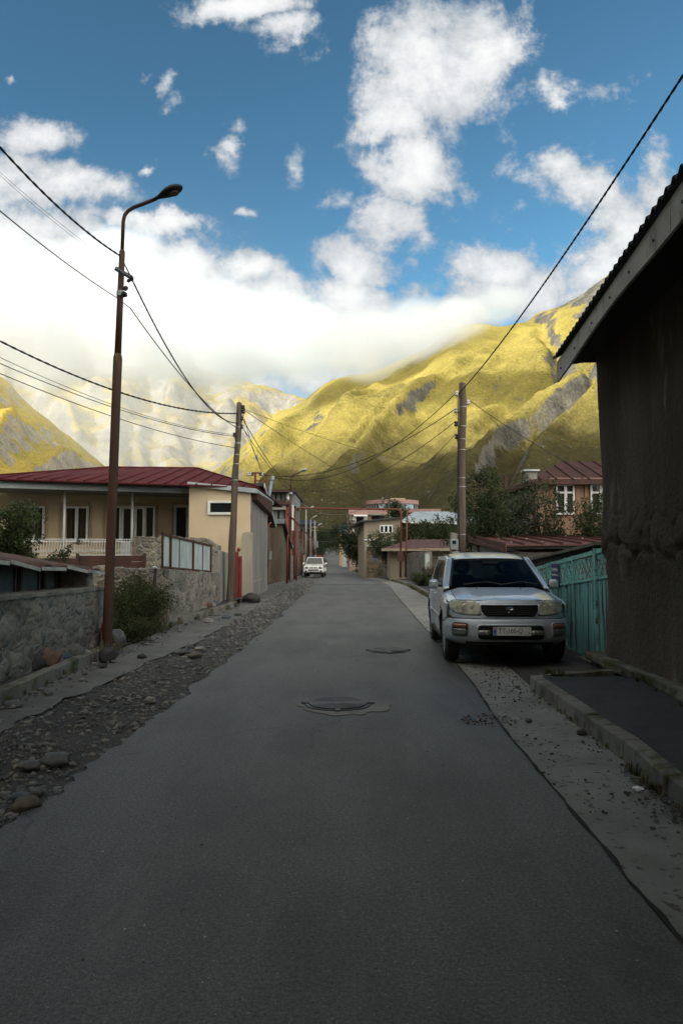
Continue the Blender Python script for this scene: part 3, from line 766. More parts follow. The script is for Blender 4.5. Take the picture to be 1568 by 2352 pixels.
# bigger stones one can point at
stone_cols = {'grey': (.11, .112, .11), 'red': (.135, .085, .066), 'blue': (.085, .105, .118), 'dark': (.045, .043, .042), 'pale': (.24, .23, .205), 'brown': (.105, .088, .07)}
def stonemat(k): return surf('stone_' + k, stone_cols[k], tuple(c*.6 for c in stone_cols[k]), vs=9, rough=.8, bs=60, bst=.4, bd=.01, col3=tuple(min(1, c*1.5) for c in stone_cols[k]), s3=18, lo3=.62, hi3=.72)
sid = [0]
def stone(x, d, r, k, label, group=None, zoff=0, ang=0):
    sid[0] += 1
    mb = MB(); mb.blob((0, 0, 0), (r[0], r[1], r[2]), sid[0], .30, 3, 1.3)
    o = mb.build('stone', stonemat(k), smooth=True)
    o.location = (x, d, G(d) + zoff + r[2]*.62); o.rotation_euler = (0, 0, ang)
    return tag(o, label, 'stone', group)
# boulders along the foot of the left wall (photo x, y at their feet)
def footpos(px, py, zo=.1):
    # distance at which a point of height zo shows at py
    d = F * (EYE - zo) / (py - 1268); return PX(px, d), d
for px, py, rx, rz, k, lab in [
    (75,1536,.17,.14,'dark','big dark boulder at the near end of the stones along the left wall'),
    (58,1530,.10,.13,'dark','black stone leaning on the left wall behind the big dark boulder'),
    (115,1528,.16,.15,'red','large reddish boulder with a pointed top against the left stone wall'),
    (139,1512,.11,.085,'blue','flat bluish stone right of the reddish boulder by the left wall'),
    (160,1509,.09,.065,'blue','rounded blue grey stone between bluish stone and dark round boulder'),
    (180,1507,.125,.115,'grey','round dark grey boulder next to the white stone by the left wall'),
    (202,1503,.08,.055,'pale','whitish stone at the far end of the boulders by the left wall'),
    (268,1483,.16,.17,'grey','tall grey boulder standing right of the rusty lamp post foot')]:
    x, d = footpos(px, py, .1)
    stone(x, d, (rx, rx*.85, rz), k, lab, 'boulders along the left wall', .09, R(-.5, .5))
x, d = footpos(251, 1516, .0); stone(x+.02, d-.05, (.13, .11, .13), 'dark', 'dark lump of stone and dry weeds at the lamp post foot', None, 0)
for px, py, rx, rz, k, lab in [
    (136,1742,.115,.05,'grey','large flat grey cobble alone on the gravel near the road edge'),
    (78,1752,.08,.035,'grey','flat grey cobble left of the large flat cobble on the gravel'),
    (38,1618,.10,.05,'grey','smooth grey stone on the concrete below the left kerb'),
    (75,1842,.085,.045,'brown','rounded brown grey cobble on the gravel at the left edge of the photo'),
    (60,1822,.06,.03,'blue','bluish cobble behind the brown one on the near gravel'),
    (98,1812,.05,.03,'grey','small grey cobble right of the bluish one on the near gravel'),
    (450,1507,.115,.05,'brown','brown cobble in the pile of larger stones on the gravel'),
    (462,1492,.085,.045,'pale','pale cobble behind the brown one in the gravel pile'),
    (420,1498,.10,.045,'grey','grey slab stone left of the gravel pile'),
    (350,1607,.06,.04,'pale','pale round stone on the gravel beside the concrete strip'),
    (478,1403,.12,.10,'red','reddish stone at the foot of the rubble wall by the kerb'),
    (490,1402,.10,.08,'pale','pale stone touching the reddish one by the kerb'),
    (497,1397,.12,.08,'blue','blue grey stone behind the reddish one by the kerb'),
    (482,1428,.11,.07,'pale','pale sandy stone on the concrete below the kerb'),
    (521,1418,.10,.06,'blue','bluish stone on the concrete left of the wooden pole foot'),
    (548,1412,.10,.06,'grey','grey stone right of the wooden pole foot'),
    (578,1376,.28,.20,'dark','big dark rock at the corner of the kerb by the beige house'),
    (240,1530,.07,.04,'dark','dark pebble below the kerb in front of the lamp post'),
    (330,1508,.09,.04,'dark','dark flat stone on broken concrete right of the lamp post')]:
    x, d = footpos(px, py, .0 if rz < .12 else .1)
    stone(x, d, (rx, rx*.8, rz), k, lab, 'loose stones on the left side', -.01 if px not in (478,490,497) else .1, R(-.6, .6))
for px, py, rx, k, lab in [(1328,1679,.045,'dark','dark stone on the gutter strip against the right kerb'), (1073,1640,.0,'pale','')]:
    if rx:
        x, d = footpos(px, py, 0); stone(x, d, (rx, rx*.8, rx*.6), k, lab, None, -.005)
x, d = footpos(1184, 1575, 0); stone(x, d, (.035, .03, .022), 'pale', 'pale chip of stone beside the end of the right kerb')
x, d = footpos(1208, 1652, 0); stone(x, d, (.032, .03, .02), 'red', 'small brown stone on the gutter strip beyond the dirt patch')
# ------------------------------------------------------------------ manholes in the asphalt
iron = surf('cast_iron', (.10, .10, .105), (.065, .06, .06), rough=.5, metal=.5, bs=30, bst=.3, col3=(.09,.07,.055), s3=14)
def manhole(px, py, r, label):
    d = F * EYE / (py - 1268); x = PX(px, d); z = G(d)
    t = thing('manhole_cover', label, 'manhole cover', (x, d, z), 'manhole covers in the asphalt')
    mb = MB(); prof = [(r*1.0, -.03), (r*1.0, .022)]
    q = .96
    while q > .2:
        prof += [(r*q, .022), (r*(q-.02), .027), (r*(q-.05), .027), (r*(q-.07), .022)]; q -= .1
    prof += [(r*.12, .022)]
    mb.lathe(prof, (x, d, z), n=48); mb.build('lid', iron, t, smooth=False)
    mb = MB(); mb.lathe([(r*1.02, -.02), (r*1.13, -.02), (r*1.13, .012), (r*1.02, .012)], (x, d, z), n=48, closed=True); mb.build('frame_ring', iron, t)
    for a in (pi*.97, pi*.03, pi*1.5):
        mb = MB(); c = Vector((x + r*1.08*cos(a), d + r*1.08*sin(a), z)); u = Vector((cos(a), sin(a), 0)); mb.bar(c - u*.05 + Vector((0,0,.012)), c + u*.06 + Vector((0,0,.012)), .05, .02)
        mb.build('lug', iron, t)
    return x, d, z
x, d, z = manhole(776, 1614, .30, 'nearest round ribbed iron manhole cover in broken asphalt')
manhole(891, 1493, .28, 'smaller looking round manhole cover farther up the road')
# broken asphalt collar and the pale concrete showing in front of the near cover
patchm = surf('patched_asphalt', (.076, .077, .075), (.052, .053, .053), vs=6, rough=.75, bs=70, bst=.6, bd=.008)
def flat_poly(name, pts, z, mat, label=None):
    mb = MB(); n = len(pts)
    mb.add([(p[0], p[1], G(p[1]) + z) for p in pts] + [(p[0], p[1], G(p[1]) - .06) for p in pts], [tuple(range(n))] + [(i, (i+1) % n, (i+1) % n + n, i + n) for i in range(n)])
    return tag(mb.build(name, mat), label, kind='structure')
pp = []
for k in range(40):
    a = 2*pi*k/40; rr = 1 + .30*mnoise.noise(Vector((cos(a)*1.7, sin(a)*1.7, 3))) + .08*mnoise.noise(Vector((cos(a)*6, sin(a)*6, 3)))
    pp.append((x + .10 + .60*rr*cos(a), d + .03 + .62*rr*sin(a)))
pp = []
for k in range(26):
    a = pi + pi*k/25*1.0; rr = 1 + .22*mnoise.noise(Vector((cos(a)*2.5, sin(a)*2.5, 8))) + .07*mnoise.noise(Vector((cos(a)*9, sin(a)*9, 8)))
    pp.append((x + .07 + .47*rr*cos(a), d - .02 + .50*rr*sin(a)))
for k in range(18):
    a = 2*pi - pi*k/17; pp.append((x + .34*cos(a)*1.05, d + .34*sin(a)*1.05 - .005))
flat_poly('road_patch', pp, .008, conc('pale_concrete', (.17,.164,.142), (.115,.112,.10), (.05,.048,.044), s3=20))
# straight cut across the road further on
strip('road_patch', 38.2, 38.55, lambda d: -1.5, lambda d: 2.35, .004, surf('tar', (.03,.03,.03), rough=.6), 10)
strip('road_patch', 38.55, 40.2, lambda d: -1.55, lambda d: 2.4, .004, surf('pale_asphalt', (.10,.098,.09), (.08,.08,.075), rough=.8, bs=60, bst=.4), 10)

# ------------------------------------------------------------------ weeds
weedm = leaf_mat('weeds', (.035, .05, .012), (.085, .085, .025))
drym = leaf_mat('dry_weeds', (.10, .085, .045), (.17, .145, .08))
def tuft(mb, x, d, z, h, n, spread=.95, wd=.0035):
    for k in range(n):
        a = R(0, 2*pi); l = h * R(.5, 1.1); s = spread * R(.2, 1)
        bx, by = x + R(-.5, .5)*h*.5, d + R(-.5, .5)*h*.5
        dx, dy = cos(a), sin(a); px_, py_ = -dy*wd*R(.6, 1.6), dx*wd*R(.6, 1.6)
        m = (bx + dx*l*s*.4, by + dy*l*s*.4, z + l*.65); t_ = (bx + dx*l*s, by + dy*l*s, z + l*R(.75, 1))
        mb.add([(bx-px_, by-py_, z), (bx+px_, by+py_, z), (m[0]+px_, m[1]+py_, m[2]), (m[0]-px_, m[1]-py_, m[2]), t_], [(0,1,2,3), (3,2,4)])
mb = MB(); mb2 = MB()
def kerbtuft(tab, side, a, b, n, hh):
    for k in range(n):
        d = a + (b - a)*random.random(); x = lerp_tab(tab, d) + side*R(.0, .06)
        tuft(mb if R(0, 1) < .7 else mb2, x, d, G(d), hh*R(.4, 1.2), int(R(8, 22)))
kerbtuft(KR, -1, 5.0, 5.6, 12, .10); kerbtuft(KR, -1, 4.2, 5.3, 16, .06); kerbtuft(KR, -1, 6, 8.8, 10, .05)
kerbtuft(KL, 1, 5, 12, 14, .12); kerbtuft(KR, -1, 19, 36, 90, .16); kerbtuft(KR, -1, 40, 75, 60, .15); kerbtuft(KL, 1, 17, 22, 10, .15)
for k in range(26):
    d = R(12.3, 16.5); tuft(mb if R(0,1) < .6 else mb2, lerp_tab(KL, d) + R(-.5, .1), d, G(d) + .03, .14*R(.5, 1.2), 18)
for k in range(70):
    d = R(3, 9.6); tuft(mb, 3.66 - .16 - abs(random.gauss(0, .10)) , d, G(d) + .12, .09*R(.4, 1.3), 14)
for k in range(10): tuft(mb, 2.45 + R(-.1, .2), 8.95 + R(-.1, .12), .12, .10*R(.5, 1.1), 16)
for k in range(40): tuft(mb2, R(-3.75, -3.4), R(11.2, 12), G(11.5) + .05, .3*R(.3, 1), 5, wd=.004)
tag(mb.build('weeds', weedm, fix=False), 'green weeds growing along kerbs and wall feet', kind='stuff')
tag(mb2.build('weeds', drym, fix=False), 'dry grass tufts along the kerbs', kind='stuff')
# ------------------------------------------------------------------ materials of the left side
rust = surf('rusty_brown_paint', (.072, .033, .020), (.042, .021, .014), vs=5, rough=.6, bs=50, bst=.3, col3=(.13, .055, .024), s3=8, streak=.15)
redpipe = surf('red_oxide_paint', (.165, .038, .026), (.115, .030, .022), vs=4, rough=.55, bs=40, bst=.15, col3=(.10,.04,.025), s3=9, lo3=.6, hi3=.72)
blackm = surf('black_fitting', (.018, .018, .02), rough=.5, bst=0)
galv = surf('galvanised', (.42, .44, .45), (.30, .32, .34), vs=3, rough=.42, metal=.7, bst=.1)
wood = surf('weathered_wood', (.115, .088, .068), (.062, .048, .038), vs=9, rough=.85, streak=.05, bs=60, bst=.5, bd=.01, col3=(.18,.15,.125), s3=22, lo3=.58, hi3=.7)
plank = surf('old_planks', (.13, .115, .095), (.075, .066, .055), vs=7, rough=.9, bs=50, bst=.5, col3=(.2,.185,.16), s3=14)
cream = surf('cream_render', (.58, .47, .325), (.54, .43, .295), vs=1.2, rough=.9, bs=120, bst=.25, bd=.005, spec=.15)
whitep = surf('white_frame', (.72, .73, .72), (.62, .63, .62), vs=2, rough=.45, bst=0)
greyr = surf('grey_render', (.27, .255, .23), (.20, .19, .172), vs=1.3, rough=.92, bs=80, bst=.35, bd=.008, col3=(.15,.145,.13), s3=4, streak=.3, spec=.1)
brownr = surf('brown_render', (.15, .12, .09), (.10, .082, .064), vs=1.4, rough=.92, bs=70, bst=.4, bd=.01, col3=(.19,.165,.13), s3=5, streak=.4, spec=.1)
maroon = surf('maroon_metal', (.088, .014, .013), (.066, .011, .012), vs=.8, rough=.72, bst=.08, bs=20, spec=.15)
zinc = surf('zinc_flashing', (.44, .48, .49), (.34, .38, .40), vs=2.2, rough=.45, metal=.35, bst=.1, bs=15)
brownw = surf('brown_boards', (.075, .034, .026), (.05, .024, .02), vs=3, rough=.7, bst=.2, streak=.2)
glass = dark_pane()
curtain = surf('curtain', (.07, .05, .036), (.035, .026, .02), vs=26, streak=.02, rough=.9, bst=0)
rubble = stone_mat('rubble_wall', [(.15,.15,.14), (.10,.10,.098), (.19,.17,.14), (.075,.076,.078), (.21,.19,.165), (.17,.115,.085), (.12,.118,.11), (.16,.15,.13)], (.225,.215,.185), 5.6, mw=.14, bst=.55, bd=.03, stains=.6)
rubble2 = stone_mat('boulder_wall', [(.19,.175,.15), (.14,.135,.125), (.24,.215,.175), (.10,.098,.095), (.21,.135,.10), (.26,.235,.19)], (.25,.235,.2), 5.2, mw=.12, bst=.6, bd=.03, stains=.4)
roughplaster = surf('rough_plaster', (.24, .225, .19), (.155, .145, .125), vs=3.2, rough=.95, bs=14, bst=1, bd=.05, col3=(.075,.07,.06), s3=4.5, spec=.1)

def wall_sheet(mb, p0, p1, z0, z1, thick, n=40, amp=.035, seed=0, nz=14, topamp=.04):
    """an uneven masonry wall from p0 to p1 (x,y), faces roughened by displacement, top ragged; z0,z1 callables of t"""
    p0 = Vector((*p0, 0)); p1 = Vector((*p1, 0)); u = (p1 - p0).normalized(); nn = Vector((u.y, -u.x, 0))
    def pt(t, k, side):
        zt = z1(t) + topamp * mnoise.fractal(Vector((t*9, seed, 3)), .8, 2, 3)
        z = z0(t) + (zt - z0(t)) * k
        p = p0 + (p1 - p0) * t
        a = amp * mnoise.fractal(Vector((p.x*2.2, p.y*2.2, z*2.6 + seed)), .8, 2.1, 4)
        q = p + nn * (side * thick/2 + a * side * min(1, 3*(1.06 - k)))
        return (q.x, q.y, z)
    mb.grid(lambda a, b: pt(a, b, 1), n, nz); mb.grid(lambda a, b: pt(1 - a, b, -1), n, nz)
    mb.grid(lambda a, b: [Vector(pt(a, 1, 1)).lerp(Vector(pt(a, 1, -1)), b)][0], n, 3)
    mb.grid(lambda a, b: Vector(pt(0, b, -1)).lerp(Vector(pt(0, b, 1)), a), 3, nz)
    mb.grid(lambda a, b: Vector(pt(1, b, 1)).lerp(Vector(pt(1, b, -1)), a), 3, nz)

# ------------------------------------------------------------------ rusty street lamp
def lamp_post(px, base_d, pts_px, r0, label, headpx, arm_d=None, tilt=1, mat=rust, headmat=blackm):
    """pts_px: lower break, upper break, bend start, ... photo heights"""
    pass
LD = 11.55
b = P(245, 1512, LD); b.z = G(LD)
t = thing('street_lamp', 'tall rusty brown street lamp leaning slightly, beside the left stone wall', 'street lamp', b)
p1, p2, p3 = P(271, 815, LD), P(281, 578, LD), P(283.5, 508, LD)
mb = MB(); mb.tube([b + Vector((0,0,-.3)), b, b.lerp(p1, .5), p1 - Vector((0,0,.05)), p1 + Vector((0,0,.03))], [.078, .076, .072, .07, .05], 14); mb.build('lower_pole', rust, t, smooth=True)
mb = MB(); mb.tube([p1 + Vector((0,0,.0)), p1.lerp(p2, .5), p2, p2 + Vector((0,0,.03))], [.054, .050, .046, .03], 12); mb.build('upper_pole', rust, t, smooth=True)
arm = [p2, p3, P(287, 494, LD), P(295, 484, LD), P(308, 476, LD), P(330, 468, LD-.05), P(360, 456, LD-.1)]
mb = MB(); mb.tube(arm, .030, 10); mb.build('arm', rust, t, smooth=True)
hd0, hd1 = P(352, 459.5, LD-.1), P(419, 428, LD-.25)
def lamp_head(h0, h1, w, h, parent, m1, m2):
    h0, h1 = Vector(h0), Vector(h1); ax = (h1 - h0); L = ax.length; ax.normalize(); sd = ax.cross(Vector((0,0,1))).normalized(); up = sd.cross(ax)
    prof = [(0,.20,.3), (.1,.24,.34), (.2,.34,.42), (.32,.6,.7), (.5,.92,.95), (.7,1,1), (.85,.82,.8), (.95,.5,.5), (1,.12,.2)]
    mb = MB(); n = 14; vs = []
    for (q, ws, hs) in prof:
        for k in range(n):
            a = 2*pi*k/n; vs.append(h0 + ax*L*q + sd*cos(a)*w/2*ws + up*(sin(a)*h*hs*(.62 if sin(a) > 0 else .38)))
    fs = [(i*n+k, i*n+(k+1) % n, (i+1)*n+(k+1) % n, (i+1)*n+k) for i in range(len(prof)-1) for k in range(n)] + [tuple(range(n-1,-1,-1)), tuple((len(prof)-1)*n+k for k in range(n))]
    mb.add(vs, fs); hdo = mb.build('lamp_head', m1, parent, smooth=True)
    mb = MB(); c = h0 + ax*L*.70 - up*h*.36
    pts = [c + ax*cos(2*pi*k/16)*L*.13 + sd*sin(2*pi*k/16)*w*.28 for k in range(16)]
    mb.slab(pts, -up*.014); o = mb.build('lens', m2, parent); mw_ = o
    o.parent = hdo
    return hdo
lensm = surf('lamp_lens', (.10, .095, .075), rough=.3, bst=0)
lamp_head(hd0, hd1, .24, .13, t, blackm, lensm)
# perforated cross strip with clamps
def pole_at(y): # point on pole at photo height y
    q = (y - 578) / (815 - 578); return p2.lerp(p1, q)
c = pole_at(630); a0, a1 = P(265, 616, LD-.06), P(303, 638, LD-.10)
mb = MB(); mb.bar(a0, a1, .012, .07)
mb.build('perforated_bracket', surf('bracket_steel', (.05,.065,.08), (.025,.03,.035), vs=20, rough=.6, metal=.1, bst=0), t)
for q in range(7):
    mb = MB(); cc = a0.lerp(a1, .1 + q*.13) + Vector((0, -.012, .012)); mb.lathe([(.013, -.004), (.013, .004)], cc, 'y', 10); mb.build('hole', surf('hole_pale', (.3,.32,.34), bst=0), t)
for (px, py, s) in ((302, 640, .05), (296, 645, .035), (289, 662, .05), (286, 676, .06)):
    mb = MB(); mb.blob(P(px, py, LD-.08), (s, s*.7, s*.9), px, .3, 1); mb.build('clamp', blackm, t)
mb = MB(); mb.lathe([(.062, -.02), (.062, .02)], pole_at(678), n=14); mb.lathe([(.062, -.02), (.062, .02)], pole_at(672), n=14); mb.build('band', galv, t)
LAMP_TOPS = dict(a=P(277, 588, LD), b=P(266, 682, LD), c=P(300, 634, LD), d=P(300, 708, LD))

# ------------------------------------------------------------------ near left wall with the rusty lean-to
wl = thing('stone_wall', 'low grey rubble stone wall under the rusty shed roof at the left edge', 'wall', (-4.1, 10.2, 0))
mb = MB(); wall_sheet(mb, (-4.28, 5.2), (-4.0, 12.05), lambda t: -.05, lambda t: 1.10 - .09*t, .46, 90, .05, 1, 18, .03)
mb.build('masonry', rubble, wl, smooth=True)
mb = MB(); mb.grid(lambda u, v: (-4.53 + .28*u + .5*v, 5.2 + 6.85*u, 1.10 - .09*u + .035 + .02*mnoise.noise(Vector((u*30, v*4, 0)))), 60, 4); mb.build('coping', roughplaster, wl, solid=.05)
# red paint daub on a pale patch near the end of the wall
mb = MB(); mb.grid(lambda u, v: (-3.715 - .03*u, 11.55 + .30*u, .14 + .36*v*(1 - .3*u)), 3, 3)
mb.build('paint_daub', surf('red_daub', (.42,.40,.37), (.30,.05,.05), vs=5, lo=.46, hi=.54, streak=.3, rough=.9), wl, solid=.012)
sh = thing('lean_to_shed', 'rusty tin roofed lean-to with grey board panels above the left stone wall', 'shed', (-4.6, 9, 1.1))
rustroof = surf('rusty_sheet', (.095, .042, .026), (.05, .026, .02), vs=3, rough=.75, bs=30, bst=.3, col3=(.40,.37,.34), s3=6, lo3=.66, hi3=.70)
e0, e1 = P(-200, 1270, 7.2), P(242, 1312, 12.3); e0.x = -4.05
e0 = Vector((-4.12, 6.3, 1.63)); e1 = Vector((P(242, 1311, 12.3).x, 12.3, PZ(1311, 12.3)))
rg0 = Vector((-6.9, 6.6, 2.10)); rg1 = Vector((-6.3, 13.2, 1.62))
def shroof(u, v):
    p = e0.lerp(e1, u).lerp(rg0.lerp(rg1, u), v)
    return (p.x, p.y, p.z + .022*sin(u*62) + .02*mnoise.noise(Vector((u*8, v*3, 0))))
mb = MB(); mb.grid(shroof, 190, 12); mb.build('roof', rustroof, sh, smooth=True, solid=.03)
pale_edge = surf('pale_roof_edge', (.40,.385,.35), (.28,.27,.24), rough=.8, vs=5)
for k in range(7):
    u0, u1 = .03 + k*.14, .03 + (k+1)*.14 - .008
    a_, b_ = Vector(shroof(u0, 0)), Vector(shroof(u1, 0)); dz = R(-.01, .01)
    mb = MB(); mb.bar(a_ + Vector((.03, 0, -.02 + dz)), b_ + Vector((.03, 0, -.045 + dz)), .012, .05); mb.build('eave_board', pale_edge, sh)
panelm = surf('grey_board', (.16, .16, .155), (.10, .10, .098), vs=1.8, rough=.85, col3=(.22,.22,.21), s3=3, bst=.3, bs=25)
ys = [5.6, 6.9, 8.2, 9.25, 10.1, 10.9, 11.55]
for k in range(len(ys) - 1):
    xa = -4.42 - .02; mb = MB(); mb.box(xa - .03, xa, ys[k] + .03, ys[k+1] - .03, 1.06, 1.56 - .02*k); mb.build('board_panel', panelm, sh)
for y in ys:
    mb = MB(); mb.box(-4.40, -4.34, y - .03, y + .03, 1.05, 1.56 - .03*(y - 5.6)/1.0*.6); mb.build('post', brownw, sh)
mb = MB(); mb.box(-4.55, -4.0, 11.75, 12.0, .95, 1.33); mb.build('end_pier', roughplaster, sh, bevel=.03)
mb = MB(); mb.hexa([(-4.6,6,1.0),(-4.5,6,1.0),(-4.5,12,1.0),(-4.6,12,1.0)], [(-4.6,6,1.6),(-4.5,6,1.6),(-4.5,12,1.3),(-4.6,12,1.3)]); mb.build('back_wall', brownr, sh)

# ------------------------------------------------------------------ rubble wall with the rusty panel fence, second from the camera
w2 = thing('stone_wall', 'rubble wall of mixed boulders beneath the rusty framed white panels', 'wall', (-3.8, 18.5, 0))
zt2 = lambda t: 1.24 - .27*t
mb = MB(); wall_sheet(mb, (-3.86, 15.55), (-3.86, 22.2), lambda t: -.1, zt2, .44, 80, .06, 4, 18, .05)
mb.build('masonry', rubble2, w2, smooth=True)
mb = MB(); wall_sheet(mb, (-5.2, 15.75), (-3.66, 15.75), lambda t: -.1, lambda t: 1.3 - .08*t, .5, 26, .06, 7, 14, .05); mb.build('end_masonry', rubble2, w2, smooth=True)
pf = thing('panel_fence', 'white sheet panels in a rusty frame standing on the rubble wall', 'fence', (-3.75, 18, 1.2))
fx = -3.72
fa, fb = (15.3, 1.97, 1.29), (21.0, 1.78, 1.05)
def fpt(t, k): # t along, k 0 bottom 1 top
    d = fa[0] + (fb[0] - fa[0]) * t; zt = fa[1] + (fb[1] - fa[1]) * t; zb = fa[2] + (fb[2] - fa[2]) * t
    return Vector((fx, d, zb + (zt - zb) * k))
whitesheet = surf('white_sheet', (.46, .50, .49), (.34, .38, .37), vs=2.5, rough=.6, col3=(.24,.24,.22), s3=5, lo3=.58, hi3=.68, streak=.3)
cuts = [0, .12, .30, .55, .70, .80, 1.0]
for a_, b_ in zip(cuts, cuts[1:]):
    mb = MB(); q = [fpt(a_ + .006, .03), fpt(b_ - .006, .03), fpt(b_ - .006, .97), fpt(a_ + .006, .97)]; mb.slab(q, (-.012, 0, 0)); mb.build('sheet', whitesheet, pf)
for k in (0, 1):
    mb = MB(); mb.bar(fpt(0, k) + Vector((.012,0,0)), fpt(1, k) + Vector((.012,0,0)), .03, .05); mb.build('rail', rust, pf)
for t_ in (0, .13, .56, 1):
    mb = MB(); a_, b_ = fpt(t_, -.03), fpt(t_, 1.06); mb.bar(a_ + Vector((.03,0,0)), b_ + Vector((.03,0,0)), .045); mb.build('post', rust, pf)
for t_ in (.30, .80):
    mb = MB(); mb.bar(fpt(t_, 0) + Vector((.006,0,0)), fpt(t_, 1) + Vector((.006,0,0)), .02); mb.build('strip', rust, pf)
# taller wall behind it with a plastered end
w3 = thing('stone_wall', 'taller rubble wall end with smooth grey plastered side behind the panel fence', 'wall', (-4.8, 22.8, 0))
mb = MB(); wall_sheet(mb, (P(335,1250,22.4).x - .4, 22.6), (-3.72, 22.6), lambda t: -.1, lambda t: 2.04 + .03*sin(t*5) - .22*max(0, (t-.82)/.18)**1.6, .6, 50, .07, 11, 20, .05); mb.build('masonry', rubble2, w3, smooth=True)
mb = MB(); mb.hexa([(-3.98,22.3,-.1),(-3.62,22.28,-.1),(-3.56,24.2,-.1),(-3.98,24.2,-.1)], [(-3.98,22.3,1.72),(-3.65,22.28,1.66),(-3.58,24.2,1.55),(-3.98,24.2,1.6)]); mb.build('plastered_end', greyr, w3, bevel=.05)
# leaning black pole tied to the corner of the wall
t = thing('leaning_stake', 'thin dark stake with peeling paint leaning on the rubble wall corner', 'stake', (-3.9, 15.1, 0))
mb = MB(); mb.tube([P(345,1460,15.2), P(352,1380,15.3), P(358,1300,15.35)], .032, 8); mb.build('shaft', surf('peeling_paint', (.03,.028,.027), (.02,.02,.02), col3=(.5,.5,.47), s3=12, lo3=.62, hi3=.66, rough=.7), t)
mb = MB(); mb.blob(P(356,1304,15.3), (.07,.05,.03), 2, .4, 1); mb.build('tie', whitesheet, t)
# dark brown board gate closing the gap below the balcony
t = thing('board_gate', 'dark brown board gate behind the shrub, under the balcony', 'gate', (-6.5, 21, 0))
g0, g1 = P(180, 1277, 21.5).x, P(333, 1277, 21.5).x
for k in range(8):
    z0 = .0 + k*.19; mb = MB(); mb.box(g0, g1, 21.5, 21.53, z0, z0 + .172); mb.build('board', brownw, t)
for x in (g0, (g0+g1)/2, g1):
    mb = MB(); mb.box(x - .04, x + .04, 21.42, 21.49, 0, 1.56); mb.build('post', brownw, t)

# ------------------------------------------------------------------ cream house with the maroon roof
hs = thing('house', 'cream house with maroon metal roof and white balcony on the left', 'house', (-8, 28, 0))
def hp(px, py, off=0): return P(px, py, 25.0 + 1.5*px/435 + off)
WT = 2.3
def facade(pts, off, mat, name, thick=.2, parent=hs, bev=0):
    mb = MB(); mb.slab([hp(x, y, off) for x, y in pts], (0, thick, 0)); return mb.build(name, mat, parent, bevel=bev)
zf = 1.42
# main wall in the shade of the porch
fl, fr = -160, 446
mb = MB(); mb.slab([Vector((hp(fl,0,WT).x, hp(fl,0,WT).y, -.2)), Vector((hp(fr,0,WT).x, hp(fr,0,WT).y, -.2)), Vector((hp(fr,0,WT).x, hp(fr,0,WT).y, 3.95)), Vector((hp(fl,0,WT).x, hp(fl,0,WT).y, 3.95))], (0, .3, 0)); mb.build('front_wall', cream, hs)
# annex block
bx0, bx1 = P(435, 1110, 26).x, -3.2
mb = MB()
mb.hexa([(bx0,26,-.2),(bx1,26,-.2),(bx1,32,-.2),(bx0,32,-.2)], [(bx0,26,PZ(1113,26)),(bx1,26,PZ(1131,26)),(bx1,32,PZ(1131,26)),(bx0,32,PZ(1113,26))])
mb.build('annex', cream, hs)
mb = MB(); mb.box(-3.215, -3.17, 26.03, 31.6, -.2, 3.62); mb.build('side_wall', greyr, hs)
mb = MB(); mb.box(-3.19, -3.10, 26.0, 29, -.2, .55); mb.build('plinth', greyr, hs, bevel=.02)
# annex roof flashing
a_, b_ = P(430, 1111, 25.85), P(590, 1127, 25.85)
mb = MB(); mb.hexa([(a_.x, a_.y, a_.z-.09), (b_.x, b_.y, b_.z-.09), (b_.x, 32.3, b_.z-.09), (a_.x, 32.3, a_.z-.09)], [(a_.x, a_.y, a_.z+.07), (b_.x, b_.y, b_.z+.07), (b_.x, 32.3, b_.z+.07), (a_.x, 32.3, a_.z+.07)]); mb.build('annex_flashing', zinc, hs, bevel=.01)
mb = MB(); mb.hexa([(-3.2, 26.1, b_.z-.32), (-2.95, 26.0, b_.z-.30), (-2.95, 31.5, 3.2), (-3.2, 31.5, 3.2)], [(-3.2, 26.1, b_.z-.07), (-2.93, 26.0, b_.z-.07), (-2.93, 31.5, 3.75), (-3.2, 31.5, 3.75)]); mb.build('side_soffit', brownw, hs)
# eaves fascia + soffit
el, er = -110, 434
mb = MB(); mb.slab([hp(el,1104), hp(er,1121), hp(er,1133), hp(el,1117)], (0, .10, 0)); mb.build('fascia', zinc, hs)
mb = MB(); mb.slab([hp(el,1100,-.06), hp(er,1117,-.06), hp(er,1122,-.06), hp(el,1105,-.06)], (0, .12, 0)); mb.build('gutter', surf('gutter_grey', (.17,.20,.22), rough=.4, metal=.3, bst=0), hs)
mb = MB(); q = [hp(el,1117,.1), hp(er,1132,.1), hp(er,1132,.1) + Vector((0,WT+.2,0)), hp(el,1117,.1) + Vector((0,WT+.2,0))]; mb.slab(q, (0,0,.03)); mb.build('soffit', surf('soffit_grey', (.16,.17,.17), (.13,.14,.14), rough=.9), hs)
